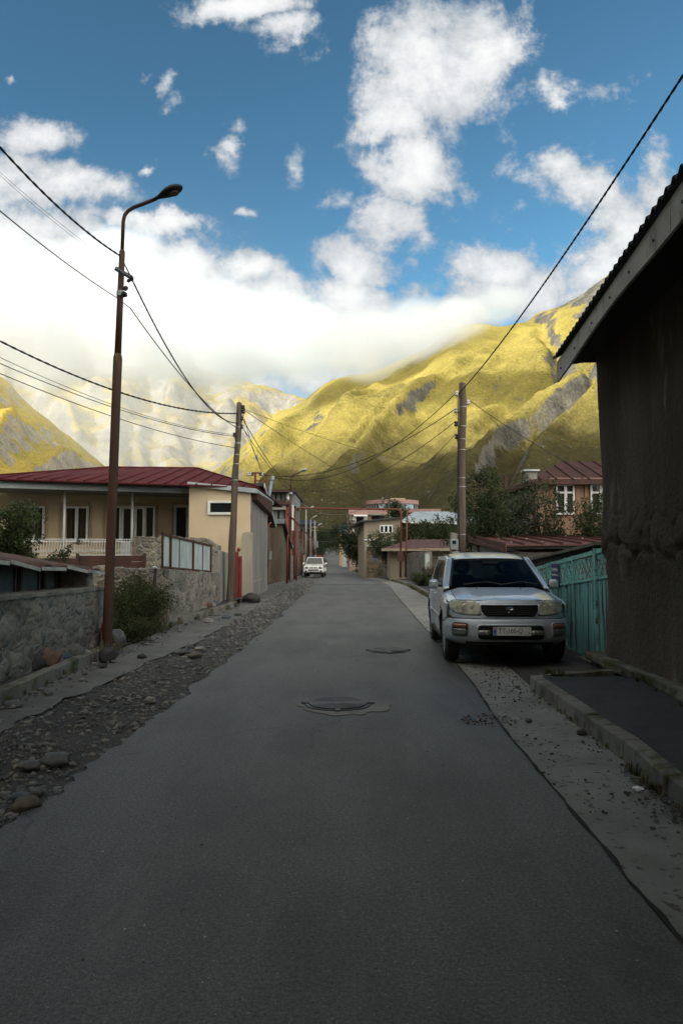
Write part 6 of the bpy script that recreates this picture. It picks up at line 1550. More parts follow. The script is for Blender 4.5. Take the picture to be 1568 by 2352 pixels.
# ------------------------------------------------------------------ silver car
def car_paint(name, col, metal=.55, rough=.34, dirt_c=(.12,.115,.10)):
    if name in MATS: return MATS[name]
    m, nt, b = nt_new(name)
    v = coords(nt)
    g = ramp(nt, noise_t(nt, v, 2.2, 8, .65), .45, .75, 0, .35)
    c = mixc(nt, g, col, dirt_c)
    nt.links.new(c, b.inputs['Base Color'])
    b.inputs['Metallic'].default_value = metal
    nt.links.new(math_n(nt, 'ADD', math_n(nt, 'MULTIPLY', g, .8), rough), b.inputs['Roughness'])
    b.inputs['Coat Weight'].default_value = .7; b.inputs['Coat Roughness'].default_value = .05
    MATS[name] = m
    return m
silver = car_paint('silver_paint', (.46, .52, .57))
bumperm = car_paint('silver_bumper', (.36, .40, .435), .4, .38)
plast = surf('black_plastic', (.016,.016,.017), (.012,.012,.012), rough=.55, bst=.1, bs=60)
tyrem = surf('tyre_rubber', (.022,.021,.020), (.034,.032,.029), vs=8, rough=.85, bst=.3, bs=50)
alloy = surf('alloy_rim', (.32,.32,.32), (.22,.22,.22), rough=.4, metal=.7, bst=0)
chrome = surf('chrome', (.75,.75,.75), rough=.12, metal=1, bst=0)
screen = glassy('windscreen', (.085,.105,.10), .36, .02, 1.35); rearscreen = glassy('rear_screen', (.6,.7,.67), .3, .02, 1.3)
sideglass = dark_pane('tinted_side_glass', (.010,.012,.013), .04)
seatm = surf('seat_cloth', (.022,.022,.024), (.016,.016,.018), rough=.9, bst=0)
gapm = surf('panel_gap', (.006,.006,.007), rough=.9, bst=0)

car = thing('car', 'silver off road car parked facing us on the right beside the turquoise gate', 'car')
W2, EX = .865, 3.2
CC = (0, 2.0, .62)
def sel(a):   # plan curve round the nose, a in radians; returns x, y
    s, c = sin(a), cos(a)
    x = W2 * (1 if s >= 0 else -1) * abs(s)**(2/EX); y = .80 - .77*abs(c)**(2/EX)
    return x, y
def a_of(x):
    q = min(1, abs(x)/W2)**(EX/2); return math.asin(q) * (1 if x >= 0 else -1)
def fascia(a, z, off=0):
    x, y = sel(a)
    lean = .24*max(0, z - .64) + .35*max(0, z - .84)**2*2
    k = 1 + off
    n = Vector((sin(a)*abs(sin(a))**.2, -cos(a)*abs(cos(a))**.2, 0)).normalized()
    return Vector((x*.985, y + lean + .045, z)) + n*off
def hood_z(x, y):
    zc = .905 + .150*max(0, min(1, (y - .12)/1.08))**.8
    q = min(1.05, abs(x)/.83)
    crease = .012*exp(-((abs(x) - (.40 + .12*y))/.06)**2)
    return zc - .075*q**3.2 - .03*q**12 + crease - .02*max(0, .28 - y)*(1)
def side_x(y, z):
    x = .850 - .035*max(0, (z - .72)/.3)**2 - .03*max(0, (.55 - z)/.3)**2
    if y > 3.3: x -= .06*((y - 3.3)/.8)**2
    if y < .55: x -= .03*((.55 - y)/.3)**2
    for yc in (.80, 3.29):
        r = sqrt((y - yc)**2 + (z - .35)**2); x += .030*exp(-((r - .42)/.075)**2)
    x += .012*exp(-((z - .60)/.05)**2)
    return x
def ghouse_x(y, z):
    x = side_x(y, 1.0) - .01 - .155*(max(0, z - 1.0)/.5)**1.25
    return x
# bumper: wraps round the corners
def bump_fn(a, z):
    p = fascia(a, .6, .0); x, y = sel(a)
    n = Vector((sin(a)*abs(sin(a))**.2, -cos(a)*abs(cos(a))**.2, 0)).normalized()
    q = (z - .50)/.20
    o = .05 - .075*abs(q)**2.6 - (.05*((.38 - z)/.1) if z < .38 else 0) + .012*exp(-((z-.655)/.015)**2)
    return Vector((x, y + .03, z)) + n*o
def polyA(pts, rounding=0): return [(a_of(x), z) for x, z in pts]
amax = 1.30
o = []
# outline with the centre intake and lamp pockets laid on top afterwards
bot = lambda a: .305 + .05*abs(a)**3*.3
o = [(-amax + 2*amax*k/40, bot(-amax + 2*amax*k/40)) for k in range(41)] + [(amax - 2*amax*k/40, .665 - .012*abs(amax - 2*amax*k/40)**2) for k in range(41)]
mb = MB(); mb.patch(o, bump_fn, .06, .03); bumper = mb.build('bumper', bumperm, car, smooth=True, out=CC, solid=.02)
def onbump(name, pts, mat, off, parent=bumper, du=.05, solid=.012):
    mb = MB()
    def f(a, z):
        p = bump_fn(a, z); n = Vector((sin(a)*abs(sin(a))**.2, -cos(a)*abs(cos(a))**.2, 0)).normalized(); return p + n*off
    mb.patch(polyA(pts), f, du, .03); return mb.build(name, mat, parent, smooth=True, out=CC, solid=solid)
def rrect(x0, x1, z0, z1, r, n=4):
    out = []
    for cx_, cz_, a0 in ((x1-r, z0+r, -pi/2), (x1-r, z1-r, 0), (x0+r, z1-r, pi/2), (x0+r, z0+r, pi)):
        for k in range(n+1): a = a0 + pi/2*k/n; out.append((cx_ + r*cos(a), cz_ + r*sin(a)))
    return out
onbump('intake_surround', rrect(-.455, .455, .365, .60, .06), bumperm, .010)
onbump('intake', rrect(-.43, .43, .385, .585, .05), gapm, .014)
for s in (-1, 1):
    onbump('intake_bar', rrect(min(s*.27, s*.425), max(s*.27, s*.425), .452, .512, .012), alloy, .022)
    for k in (.31, .355): onbump('bar_rib', rrect(s*k - .007, s*k + .007, .448, .516, .004), chrome, .028)
for x in (-.28, -.14, 0, .14, .28): onbump('intake_fin', rrect(x - .006, x + .006, .388, .45, .004), plast, .020)
for s in (-1, 1):
    xs_ = sorted((s*.555, s*.735))
    onbump('lamp_pocket', rrect(xs_[0]-.012, xs_[1]+.012, .415, .618, .03), bumperm, .008)
    onbump('lamp_pocket', rrect(xs_[0], xs_[1], .43, .61, .025), gapm, .012)
    onbump('indicator', rrect(xs_[0]+.012, xs_[1]-.012, .54, .60, .02), surf('amber_lens', (.20,.055,.016), (.14,.04,.012), rough=.2, bst=0, coat=1), .018)
    onbump('fog_lamp', rrect(xs_[0]+.012, xs_[1]-.012, .437, .528, .02), surf('fog_lens', (.10,.105,.095), (.07,.07,.06), rough=.15, bst=0, coat=1), .018)
onbump('lower_lip', [(-.62,.30),(.62,.30),(.60,.345),(-.60,.345)], plast, .012)
# plate
def bf(x, z): # flat plate just proud of the bumper
    return Vector((x, -.062, z))
plate = MB().box(-.255, .255, -.066, -.054, .452, .568).build('number_plate', surf('plate_white', (.60,.61,.60), rough=.4, bst=0), car)
MB().box(-.25, -.212, -.069, -.065, .456, .564).build('country_strip', surf('plate_blue', (.03,.10,.33), rough=.4, bst=0), plate)
platek = surf('plate_black', (.01,.01,.01), rough=.5, bst=0)
pm = lambda dx, dz: (lambda x, y, z: Vector((dx + x, -.0675 - z, dz + y)))
text_mesh('plate_lettering', 'TT-100-Q', .325, .078, platek, plate, pm(-.02, .51))
text_mesh('country_letters', 'GE', .026, .02, surf('plate_white2', (.6,.6,.6), bst=0), plate, lambda x, y, z: Vector((-.231 + x, -.0695 - z, .475 + y)))
MB().box(-.247, -.215, -.0700, -.068, .528, .556).build('country_flag', surf('plate_white2', (.6,.6,.6)), plate)
redm = surf('flag_red', (.5,.02,.02), bst=0)
mb = MB(); mb.box(-.234, -.228, -.0708, -.0695, .528, .556); mb.box(-.247, -.2345, -.0708, -.0695, .539, .545); mb.box(-.2275, -.215, -.0708, -.0695, .539, .545); mb.build('flag_cross', redm, plate)
MB().lathe([(.010,-.004),(.010,.004)], (.225, -.068, .49), 'y', 10).build('plate_bolt', plast, plate)
# fascia between bumper and bonnet
top = lambda a: .905 - .062*abs(sin(a))**5
o = [(-amax + 2*amax*k/40, .655) for k in range(41)] + [(amax - 2*amax*k/40, top(amax - 2*amax*k/40)) for k in range(41)]
mb = MB(); mb.patch(o, lambda a, z: fascia(a, z), .06, .03); fas = mb.build('front_panel', silver, car, smooth=True, out=CC, solid=.015)
def onfas(name, pts, mat, off, parent=fas, smooth=True, solid=.012):
    mb = MB(); mb.patch(polyA(pts), lambda a, z: fascia(a, z, off), .05, .03); return mb.build(name, mat, parent, smooth=smooth, out=CC, solid=solid)
onfas('grille_surround', [(-.40,.870),(-.425,.845),(-.415,.76),(-.37,.695),(-.33,.675),(.33,.675),(.37,.695),(.415,.76),(.425,.845),(.40,.870)], silver, .010)
gr_ = onfas('grille', [(-.385,.855),(-.395,.84),(-.385,.765),(-.345,.71),(-.32,.695),(.32,.695),(.345,.71),(.385,.765),(.395,.84),(.385,.855)], gapm, .015)
for k in range(5):
    z = .72 + k*.03; w_ = .33 + .05*min(1, (z-.70)/.07); onfas('grille_bar', [(-w_,z),(w_,z),(w_,z+.009),(-w_,z+.009)], plast, .022, gr_)
# badge: three interlocked ovals
ec = fascia(0, .785, .03)
def oval(name, rx, rz, dz, tw):
    mb = MB(); mb.tube([(ec.x + rx*cos(2*pi*k/24), ec.y, ec.z + dz + rz*sin(2*pi*k/24)) for k in range(25)], tw, 6, cap=False); mb.build(name, chrome, gr_)
oval('badge_oval', .056, .038, 0, .007); oval('badge_oval', .020, .036, 0, .005); oval('badge_oval', .040, .014, .018, .005)
# headlamps
hl_mat, ntt, bb_ = nt_new('headlamp_lens'); v = coords(ntt)
ntt.links.new(mixc(ntt, ramp(ntt, noise_t(ntt, v, 9, 4, .5), .4, .62), (.44,.445,.35), (.20,.21,.18)), bb_.inputs['Base Color']); bb_.inputs['Roughness'].default_value = .22; bb_.inputs['Coat Weight'].default_value = 1; bb_.inputs['Coat Roughness'].default_value = .03
for s in (-1, 1):
    pts = [(.40,.722),(.42,.712),(.66,.720),(.755,.748),(.805,.80),(.80,.87),(.775,.90),(.70,.912),(.52,.915),(.42,.868),(.385,.835)]
    onfas('lamp_seam', [(s*(.585 + (x-.585)*1.03), .818 + (z-.818)*1.05) for x, z in pts][::s], gapm, .006)
    hl = onfas('headlamp', [(s*x, z) for x, z in pts][::s], hl_mat, .012)
    for xx, rr in ((.60, .055), (.50, .04)):
        c = fascia(a_of(s*xx), .818, .0125); mb = MB(); mb.blob(c, (rr, .004, rr), 3, 0, 2); mb.build('reflector', surf('lamp_reflector', (.62,.61,.5), (.4,.39,.33), rough=.25, metal=.4, bst=0), hl, smooth=True)
# bonnet
def yf(x): return sel(a_of(x))[1] + .045
no = 24
front = [(-.80 + 1.60*k/no) for k in range(no+1)]
o = [(x, yf(x) + .085) for x in front if abs(x) <= .66] + [(.80, .45), (.835, .8), (.825, 1.27), (.60, 1.20), (.3, 1.155), (0, 1.14), (-.3, 1.155), (-.60, 1.20), (-.825, 1.27), (-.835, .8), (-.80, .45)]
mb = MB(); mb.patch(o, lambda x, y: Vector((x, y, hood_z(x, y))), .05, .05); bon = mb.build('bonnet', silver, car, smooth=True, out=CC, solid=.02)
for s in (-1, 1):
    mb = MB(); pp = [(.70*s, y, hood_z(.70, y) + .001) for y in [.34 + k*.08 for k in range(12)]]; mb.tube(pp, .0045, 4); mb.build('shut_line', gapm, bon)
    for x_, y_ in ((.33, 1.02), ): mb = MB(); mb.lathe([(.012,0),(.010,.01)], (s*x_, y_, hood_z(x_, y_)), n=8); mb.build('washer_jet', plast, bon)
# fenders, doors, rear sides
def arch(yc, r, a0, a1, n=14): return [(yc + r*cos(a0 + (a1-a0)*k/n), .35 + r*sin(a0 + (a1-a0)*k/n)) for k in range(n+1)]
def side_patch(name, pts, mat, off=0, parent=car, solid=.015, fn=side_x, dd=.06):
    outs = []
    for s in (-1, 1):
        mb = MB(); mb.patch(pts, lambda y, z: Vector((s*(fn(y, z) + off), y, z)), dd, dd); outs.append(mb.build(name, mat, parent, smooth=True, out=CC, solid=solid))
    return outs
def belt(y): return min(hood_z(.815, y), 1.02) if y < 1.25 else 1.02 + .012*(y - 1.25)
fend = [(.40,.62)] + [p for p in arch(.80, .405, pi*.78, 0)][0:] + [(1.20,.30),(1.32,.30),(1.32,1.02)] + [(y, belt(y)) for y in (1.25,1.1,.95,.8,.65,.5,.40)]
side_patch('wing', fend, silver)
def doorpatch(y0, y1, pts): return pts
d1 = [(1.328,.30),(2.36,.30),(2.36,belt(2.36)),(1.328,belt(1.328))]
d2 = [(2.368,.30),(2.80,.30)] + arch(3.29, .405, pi*.99, pi*.62) + [(3.13,.80),(3.22,1.0),(3.23,belt(3.23)),(2.368,belt(2.368))]
doors = side_patch('door', d1, silver) + side_patch('door', d2, silver)
rq = [(3.06,.70)] + arch(3.29, .405, pi*.60, 0) + [(3.70,.36),(4.08,.40),(4.12,.95),(4.10,belt(4.1)),(3.24,belt(3.24)),(3.23,1.0),(3.14,.80)]
side_patch('rear_wing', rq, silver)
for s in (-1, 1):
    for yy in (2.22, 3.08):
        mb = MB(); x = s*(side_x(yy, .90) + .012); mb.tube([(x, yy-.08, .90), (x + s*.018, yy, .905), (x, yy+.08, .90)], .012, 6); mb.build('door_handle', silver, car, smooth=True)
    mb = MB(); mb.box(min(s*(side_x(1.0,.76)), s*(side_x(1,.76)+.012)), max(s*side_x(1,.76), s*(side_x(1,.76)+.012)), .98, 1.06, .75, .78); mb.build('side_repeater', surf('amber_lens', (.3,.08,.02)), car)
    side_y = [1.34, 2.35, 3.0]
    mb = MB(); mb.patch([(1.25,.56),(2.95,.56),(2.95,.63),(1.25,.63)], lambda y, z: Vector((s*(side_x(y, z) + .012), y, z)), .1, .04); mb.build('side_moulding', bumperm, car, smooth=True, out=CC, solid=.012)
    mb = MB(); mb.patch([(1.22,.27),(2.86,.27),(2.86,.335),(1.22,.335)], lambda y, z: Vector((s*(side_x(y, .35) + .012), y, z)), .1, .04); mb.build('sill', plast, car, smooth=True, out=CC, solid=.012)
# glasshouse
frame = [(1.22,.99),(3.98,1.03),(3.90,1.45),(3.70,1.505),(2.10,1.50),(1.98,1.475)]
side_patch('window_frame', frame, silver, 0, car, .015, ghouse_x)
for pts in ([(1.52,1.045),(2.33,1.05),(2.31,1.445),(2.13,1.45),(2.02,1.43)], [(2.42,1.05),(3.16,1.06),(3.08,1.445),(2.40,1.45)], [(3.25,1.07),(3.80,1.09),(3.74,1.40),(3.62,1.44),(3.17,1.445)]):
    side_patch('side_window', pts, sideglass, .006, car, .004, ghouse_x)
# windscreen, pillars, roof
def wsc(u, v):
    hw_ = .715 - .135*v; return Vector((hw_*u, 1.14 + .82*v + .10*u*u, 1.052 + .43*v))
mb = MB(); mb.grid(lambda a, b: wsc(-1 + 2*a, b), 20, 10); mb.build('windscreen', screen, car, smooth=True)
for (u0, u1, v0, v1) in ((-1, 1, .95, 1.0), (-1, -.955, 0, 1), (.955, 1, 0, 1)):
    mb = MB(); mb.grid(lambda a, b: wsc(u0 + (u1-u0)*a, v0 + (v1-v0)*b) + Vector((0,-.004,.002)), 20, 10); mb.build('screen_border', gapm, car, smooth=True)
mb = MB(); mb.patch([(-.74,1.12),(-.3,1.10),(0,1.09),(.3,1.10),(.74,1.12),(.76,1.27),(.4,1.20),(0,1.175),(-.4,1.20),(-.76,1.27)], lambda x, y: Vector((x, y, hood_z(x, min(y, 1.2)) - .012)), .1); mb.build('cowl', plast, car, out=CC, solid=.02)
for s in (-1, 1):
    def pil(a, b):
        v = b; i = wsc(s, v); oy = 1.20 + .90*v; oz = 1.03 + .465*v; o_ = Vector((s*(ghouse_x(oy, oz) + .004), oy + .06, oz)); m = i.lerp(o_, .5) + Vector((s*.012, -.012, .008))
        return (1-a)**2*i + 2*a*(1-a)*m + a*a*o_
    mb = MB(); mb.grid(lambda a, b: pil(a, -.03 + 1.05*b), 8, 14); mb.build('front_pillar', silver, car, smooth=True, out=(0,2.4,1.0), solid=.02)
    mb = MB(); mb.tube([wsc(s*.985, v_/8) + Vector((s*.004, -.006, .004)) for v_ in range(9)], .012, 6); mb.build('screen_seal', plast, car, smooth=True)
def roof(x, y):
    z = 1.488 + .095*(1 - ((y - 2.9)/1.0)**2) if 1.9 < y < 3.9 else 1.488
    q = abs(x)/.665
    return Vector((x, y, z - .035*q**2 - .055*q**8))
o = [(-.60,2.02),(-.3,1.945),(0,1.925),(.3,1.945),(.60,2.02),(.665,2.25),(.672,3.0),(.65,3.8),(.5,3.88),(0,3.92),(-.5,3.88),(-.65,3.8),(-.672,3.0),(-.665,2.25)]
mb = MB(); mb.patch(o, roof, .06, .08); rf = mb.build('roof', silver, car, smooth=True, out=CC, solid=.02)
for s in (-1, 1):
    mb = MB(); mb.tube([roof(s*.60, y) + Vector((0,0,.008)) for y in (2.06,2.3,2.6,3,3.4,3.7)], .012, 6); mb.build('roof_strip', plast, rf, smooth=True)
# tail
mb = MB(); mb.slab([(-.80,4.05,.35),(.80,4.05,.35),(.80,4.06,1.02),(-.80,4.06,1.02)], (0,.04,0)); mb.build('tailgate', silver, car)
mb = MB(); mb.grid(lambda a, b: (-.60 + 1.2*a + (-.06*(1-2*a))*(b-.5)*0, 4.04 - .13*b, 1.05 + .38*b), 6, 4); mb.build('rear_window', rearscreen, car)
for s in (-1, 1):
    mb = MB(); mb.hexa([(s*.60-.0,3.98,1.0),(s*.80,3.98,1.0),(s*.80,4.07,1.0),(s*.60,4.07,1.0)], [(s*.58,3.82,1.5),(s*.66,3.82,1.48),(s*.66,3.93,1.48),(s*.58,3.93,1.5)]); mb.build('rear_pillar', silver, car)
mb = MB(); mb.box(-.66,.66,3.83,3.95,1.42,1.50); mb.build('rear_header', silver, car)
# dark tub: floor, wheel wells, firewall
mb = MB(); mb.box(-.72, .72, .35, 4.0, .30, .42); mb.box(-.70, .70, .95, 1.25, .42, .98); mb.box(-.52, .52, .26, .40, .42, .80); mb.build('underbody', plast, car)
mb = MB()
for yc in (.80, 3.29):
    for s in (-1, 1):
        mb.grid(lambda a, b: (s*(.60 + .22*b), yc + .41*cos(pi*a), .35 + .41*sin(pi*a)), 16, 2)
mb.build('wheel_arch_liner', plast, car, solid=.015)
# cabin
mb = MB(); mb.grid(lambda a, b: (-.70 + 1.4*a, 1.24 + .42*b, .985 + .05*sin(b*pi) - .10*b**4), 12, 10); mb.build('dashboard', plast, car, smooth=True, solid=.05)
def seat(x, y, s=1):
    mb = MB(); mb.hexa([(x-.25,y,.50),(x+.25,y,.50),(x+.25,y+.5,.50),(x-.25,y+.5,.50)], [(x-.25,y,.72),(x+.25,y,.72),(x+.25,y+.5,.70),(x-.25,y+.5,.70)])
    so_ = mb.build('seat', seatm, car, bevel=.05)
    mb = MB(); mb.hexa([(x-.24,y+.42,.62),(x+.24,y+.42,.62),(x+.24,y+.56,.62),(x-.24,y+.56,.62)], [(x-.19,y+.58,1.20),(x+.19,y+.58,1.20),(x+.19,y+.67,1.20),(x-.19,y+.67,1.20)]); mb.build('seat_back', seatm, so_, bevel=.05)
    mb = MB(); mb.tube([(x + .11*cos(2*pi*k/16), y + .64, 1.32 + .075*sin(2*pi*k/16)) for k in range(17)], .032, 6, cap=False); mb.build('headrest', seatm, so_, smooth=True)
seat(-.36, 1.95); seat(.36, 1.95)
mb = MB(); mb.hexa([(-.6,2.95,.6),(.6,2.95,.6),(.6,3.1,.6),(-.6,3.1,.6)], [(-.58,3.1,1.12),(.58,3.1,1.12),(.58,3.2,1.12),(-.58,3.2,1.12)]); mb.build('rear_seat', seatm, car, bevel=.05)
mb = MB(); mb.tube([(.36 + .185*cos(2*pi*k/24), 1.74 + .06*sin(2*pi*k/24), 1.00 + .175*sin(2*pi*k/24)) for k in range(25)], .014, 6, cap=False); mb.build('steering_wheel', plast, car, smooth=True)
mb = MB(); mb.box(-.12, .12, 1.80, 1.83, 1.37, 1.43); mb.build('rear_view_mirror', plast, car, bevel=.01)
# wipers
for x0, x1 in ((-.50, .08), (.05, .62)):
    pts = [wsc(x0/.71, .04) + Vector((0,-.02,.02)), wsc((x0*.4 + x1*.6)/.70, .13) + Vector((0,-.025,.022)), wsc(x1/.70, .045) + Vector((0,-.02,.02))]
    mb = MB(); mb.tube(pts, .009, 5); mb.build('wiper', plast, car)
# mirrors
for s in (-1, 1):
    c = Vector((s*.93, 1.50, 1.09)); mb = MB(); mb.hexa([(c.x-.075,1.45,1.02),(c.x+.075,1.45,1.02),(c.x+.08,1.55,1.01),(c.x-.08,1.55,1.01)], [(c.x-.06,1.46,1.15),(c.x+.06,1.46,1.15),(c.x+.075,1.55,1.165),(c.x-.075,1.55,1.165)]); mh = mb.build('mirror', bumperm, car, bevel=.035)
    mb = MB(); mb.bar((s*.80, 1.50, 1.05), (s*.88, 1.50, 1.06), .05, .04); mb.build('stalk', plast, mh)
    mb = MB(); mb.box(c.x - .075, c.x + .075, 1.535, 1.56, 1.02, 1.16); mb.build('mirror_glass', plast, mh, bevel=.02)
# wheels
def wheel(parent, x, yc, s, r=.345, w_=.215, spokes=5, rim=alloy):
    rt = thing('wheel', None, None, (0,0,0)); rt.parent = parent
    mb = MB(); h = w_/2
    mb.lathe([(r*.66,-h*.9),(r*.80,-h),(r*.93,-h*.95),(r,-h*.62),(r*1.0,-h*.2),(r*.985,-h*.15),(r*.985,h*.15),(r,h*.2),(r,h*.62),(r*.93,h*.95),(r*.80,h),(r*.66,h*.9)], (x, yc, r), 'x', 36, closed=True); tobj = mb.build('tyre', tyrem, None, smooth=True); tobj.parent = rt
    mb = MB(); mb.lathe([(r*.67, s*h*.85),(r*.62, s*h*.80),(r*.60, s*h*.1),(.02, s*h*.1)] , (x, yc, r), 'x', 30); ro = mb.build('rim', rim, None, smooth=False); ro.parent = rt
    for k in range(spokes):
        a = 2*pi*k/spokes + .3; mb = MB(); c = Vector((x + s*h*.62, yc, r)); d_ = Vector((0, cos(a), sin(a))); mb.bar(c + d_*.02, c + d_*r*.63, .06, .03, up=(1,0,0)); q = mb.build('spoke', rim, None, bevel=.006); q.parent = rt
    mb = MB(); mb.lathe([(.06, s*h*.5),(.055, s*h*.75),(.03, s*h*.8)], (x, yc, r), 'x', 16); q = mb.build('hub', rim, None); q.parent = rt
for s in (-1, 1):
    wheel(car, s*.745, .80, s); wheel(car, s*.745, 3.29, s)
# rust and scuffs at the joint left of the grille
mb = MB(); mb.grid(lambda a, b: fascia(a_of(-.52 + .20*a), .658 + .012*b*(1-a), .008), 4, 1); mb.build('rust_scar', surf('rust_scar', (.10,.05,.025), (.05,.03,.02), vs=20), fas)
mb = MB(); mb.grid(lambda a, b: fascia(a_of(-.83 + .05*a), .665 + .03*b, .008), 3, 2); mb.build('rust_scar', surf('rust_scar', (.1,.05,.03)), fas)
CAR_Y = 10.18
car.location = (2.315, CAR_Y, G(CAR_Y) + .012); car.rotation_euler = (0, 0, -radians(2.6))

# ------------------------------------------------------------------ white jeep with the light bar
jeep = thing('car', 'white compact off road car with red and blue roof light bar', 'car')
wp = car_paint('white_paint', (.62,.63,.62), 0, .3, (.3,.29,.27))
def jx(z): return .78 if z < .98 else .78 - .13*((z-.98)/.6)
mb = MB()
prof = [(0.06,.50),(0.02,.62),(.05,.86),(.10,.97),(1.0,1.045),(1.08,1.05)]
lo = .42
mb.slab([(-.78, .10, .42), (-.78, .06, .80), (-.78, .14, .97), (-.78, 1.05, 1.06), (-.78, 3.3, 1.06), (-.78, 3.35, .42), (-.78, 3.0, .42), (-.78, 2.98, .70), (-.78, 2.40, .70), (-.78, 2.36, .42), (-.78, 1.02, .42), (-.78, .98, .70), (-.78, .40, .70), (-.78, .36, .42)][::-1], (1.56, 0, 0)); mb.build('body', wp, jeep, bevel=.04)
mb = MB(); mb.hexa([(-.77,1.02,1.05),(.77,1.02,1.05),(.77,3.3,1.05),(-.77,3.3,1.05)], [(-.64,1.42,1.66),(.64,1.42,1.66),(.65,3.2,1.66),(-.65,3.2,1.66)]); cab = mb.build('cabin', wp, jeep, bevel=.04)
def jw(u, v): hw_ = .70 - .12*v; return Vector((hw_*(2*u-1), 1.00 + .40*(.08+.84*v) - .004, 1.05 + .61*(.08 + .84*v)))
mb = MB(); mb.grid(jw, 4, 4); mb.build('windscreen', dark_pane('jeep_screen', (.014,.018,.018), .05), jeep)
for s in (-1, 1):
    for (ya, yb_) in ((1.42, 2.0), (2.1, 3.05)):
        mb = MB(); mb.slab([(s*(jx(1.12)-.005), ya-.12 if ya < 1.5 else ya, 1.12), (s*(jx(1.12)-.005), yb_, 1.12), (s*(jx(1.56)+.005), yb_-.05, 1.56), (s*(jx(1.56)+.005), ya+.1, 1.56)], (s*.012, 0, 0)); mb.build('side_window', sideglass, jeep)
    mb = MB(); mb.blob((s*.94, 1.2, 1.12), (.11,.07,.10), 2, .03, 2); mb.build('mirror', wp, jeep, smooth=True)
    mb = MB(); mb.bar((s*.78,1.2,1.1), (s*.86,1.2,1.1), .05); mb.build('mirror_arm', plast, jeep)
    mb = MB(); mb.slab(rr_ := [(s*.56 + x, .045, z) for x, z in rrect(-.13, .13, .715, .90, .05)], (0,.05,0)); hl = mb.build('headlamp', surf('jeep_lamp', (.12,.12,.11), (.3,.3,.27), vs=12, rough=.15, coat=1), jeep)
    mb = MB(); mb.lathe([(.055,-.01),(.05,.01)], (s*.55, .04, .81), 'y', 14); mb.build('reflector', chrome, hl)
    mb = MB(); mb.lathe([(.075,-.02),(.06,.02)], (s*.62, -.035, .535), 'y', 14); mb.build('fog_lamp', plast, jeep)
    for yc in (.69, 2.69):
        mb = MB(); mb.tube([(s*.79, yc + .42*cos(a), .34 + .42*sin(a)) for a in [pi*.02 + pi*.96*k/12 for k in range(13)]], .05, 6); mb.build('arch_flare', wp, jeep, smooth=True)
        wheel(jeep, s*.70, yc, s, .34, .21, 5)
mb = MB(); mb.slab([(-.80,.10,.40),(-.80,-.02,.46),(-.80,-.04,.66),(-.80,.08,.70)], (1.60,0,0)); jb = mb.build('bumper', wp, jeep, bevel=.03)
mb = MB(); mb.box(-.42,.42,-.05,-.03,.56,.67); mb.build('bumper_intake', gapm, jb)
mb = MB(); mb.box(-.60,.60,-.0,.1,.36,.43); mb.build('lower_guard', plast, jeep)
for k in range(5):
    mb = MB(); x = -.26 + k*.13; mb.box(x - .036, x + .036, .042, .07, .74, .90); mb.build('grille_slot', gapm, jeep, bevel=.01)
mb = MB(); mb.box(-.034,.034,.035,.05,.79,.85); mb.build('badge', chrome, jeep, bevel=.01)
mb = MB(); mb.box(-.26,.26,-.055,-.045,.47,.57); jp = mb.build('number_plate', surf('plate_white', (.6,.6,.6)), jeep)
text_mesh('plate_lettering', 'SP-306-QP', .42, .07, platek, jp, lambda x, y, z: Vector((.02 + x, -.057 - z, .52 + y)))
mb = MB(); mb.box(-.24,-.21,-.058,-.054,.475,.565); mb.build('country_strip', surf('plate_blue', (.03,.1,.33)), jp)
mb = MB(); mb.box(-.18,.18,.60,.66,1.022,1.045); mb.build('bonnet_scoop', gapm, jeep)
lb_ = MB().box(-.56, .56, 1.75, 2.0, 1.70, 1.74).build('light_bar', plast, jeep)
MB().box(-.56, -.06, 1.74, 2.01, 1.735, 1.80).build('blue_lamp', surf('lamp_blue', (.05,.12,.20), rough=.2, bst=0), lb_, bevel=.02)
MB().box(.06, .56, 1.74, 2.01, 1.735, 1.80).build('red_lamp', surf('lamp_red', (.38,.03,.03), rough=.2, bst=0), lb_, bevel=.02)
MB().box(-.06, .06, 1.75, 2.0, 1.735, 1.79).build('centre_box', surf('plate_white2', (.6,.6,.6)), lb_)
for s in (-1, 1): mb = MB(); mb.box(s*.5-.02, s*.5+.02, 1.8, 1.95, 1.64, 1.72); mb.build('bar_foot', plast, jeep)
mb = MB(); mb.box(-.6,.6,.3,3.2,.28,.44); mb.build('underbody', plast, jeep)
JD = 61; jp_ = P(719.5, 1327, JD)
jeep.location = (jp_.x, JD, G(JD) + .02); jeep.rotation_euler = (0, 0, radians(-3.5))
# dark saloon far away
fc = thing('car', 'dark blue car far down the street near its end', 'car')
mb = MB(); mb.slab([(-.86,0,.35),(-.86,0,.70),(-.86,.2,.85),(-.86,1.1,.95),(-.86,3.6,.98),(-.86,4.3,.9),(-.86,4.4,.35)][::-1], (1.72,0,0)); mb.build('body', car_paint('navy_paint', (.03,.05,.10), .3, .3), fc, bevel=.06)
mb = MB(); mb.hexa([(-.80,1.1,.94),(.80,1.1,.94),(.80,3.9,.95),(-.80,3.9,.95)], [(-.6,1.85,1.42),(.6,1.85,1.42),(.6,3.2,1.42),(-.6,3.2,1.42)]); mb.build('cabin', sideglass, fc, bevel=.05)
mb = MB(); mb.hexa([(-.6,1.8,1.42),(.6,1.8,1.42),(.6,3.25,1.42),(-.6,3.25,1.42)], [(-.56,1.9,1.46),(.56,1.9,1.46),(.56,3.15,1.46),(-.56,3.15,1.46)]); mb.build('roof', MATS['navy_paint'], fc)
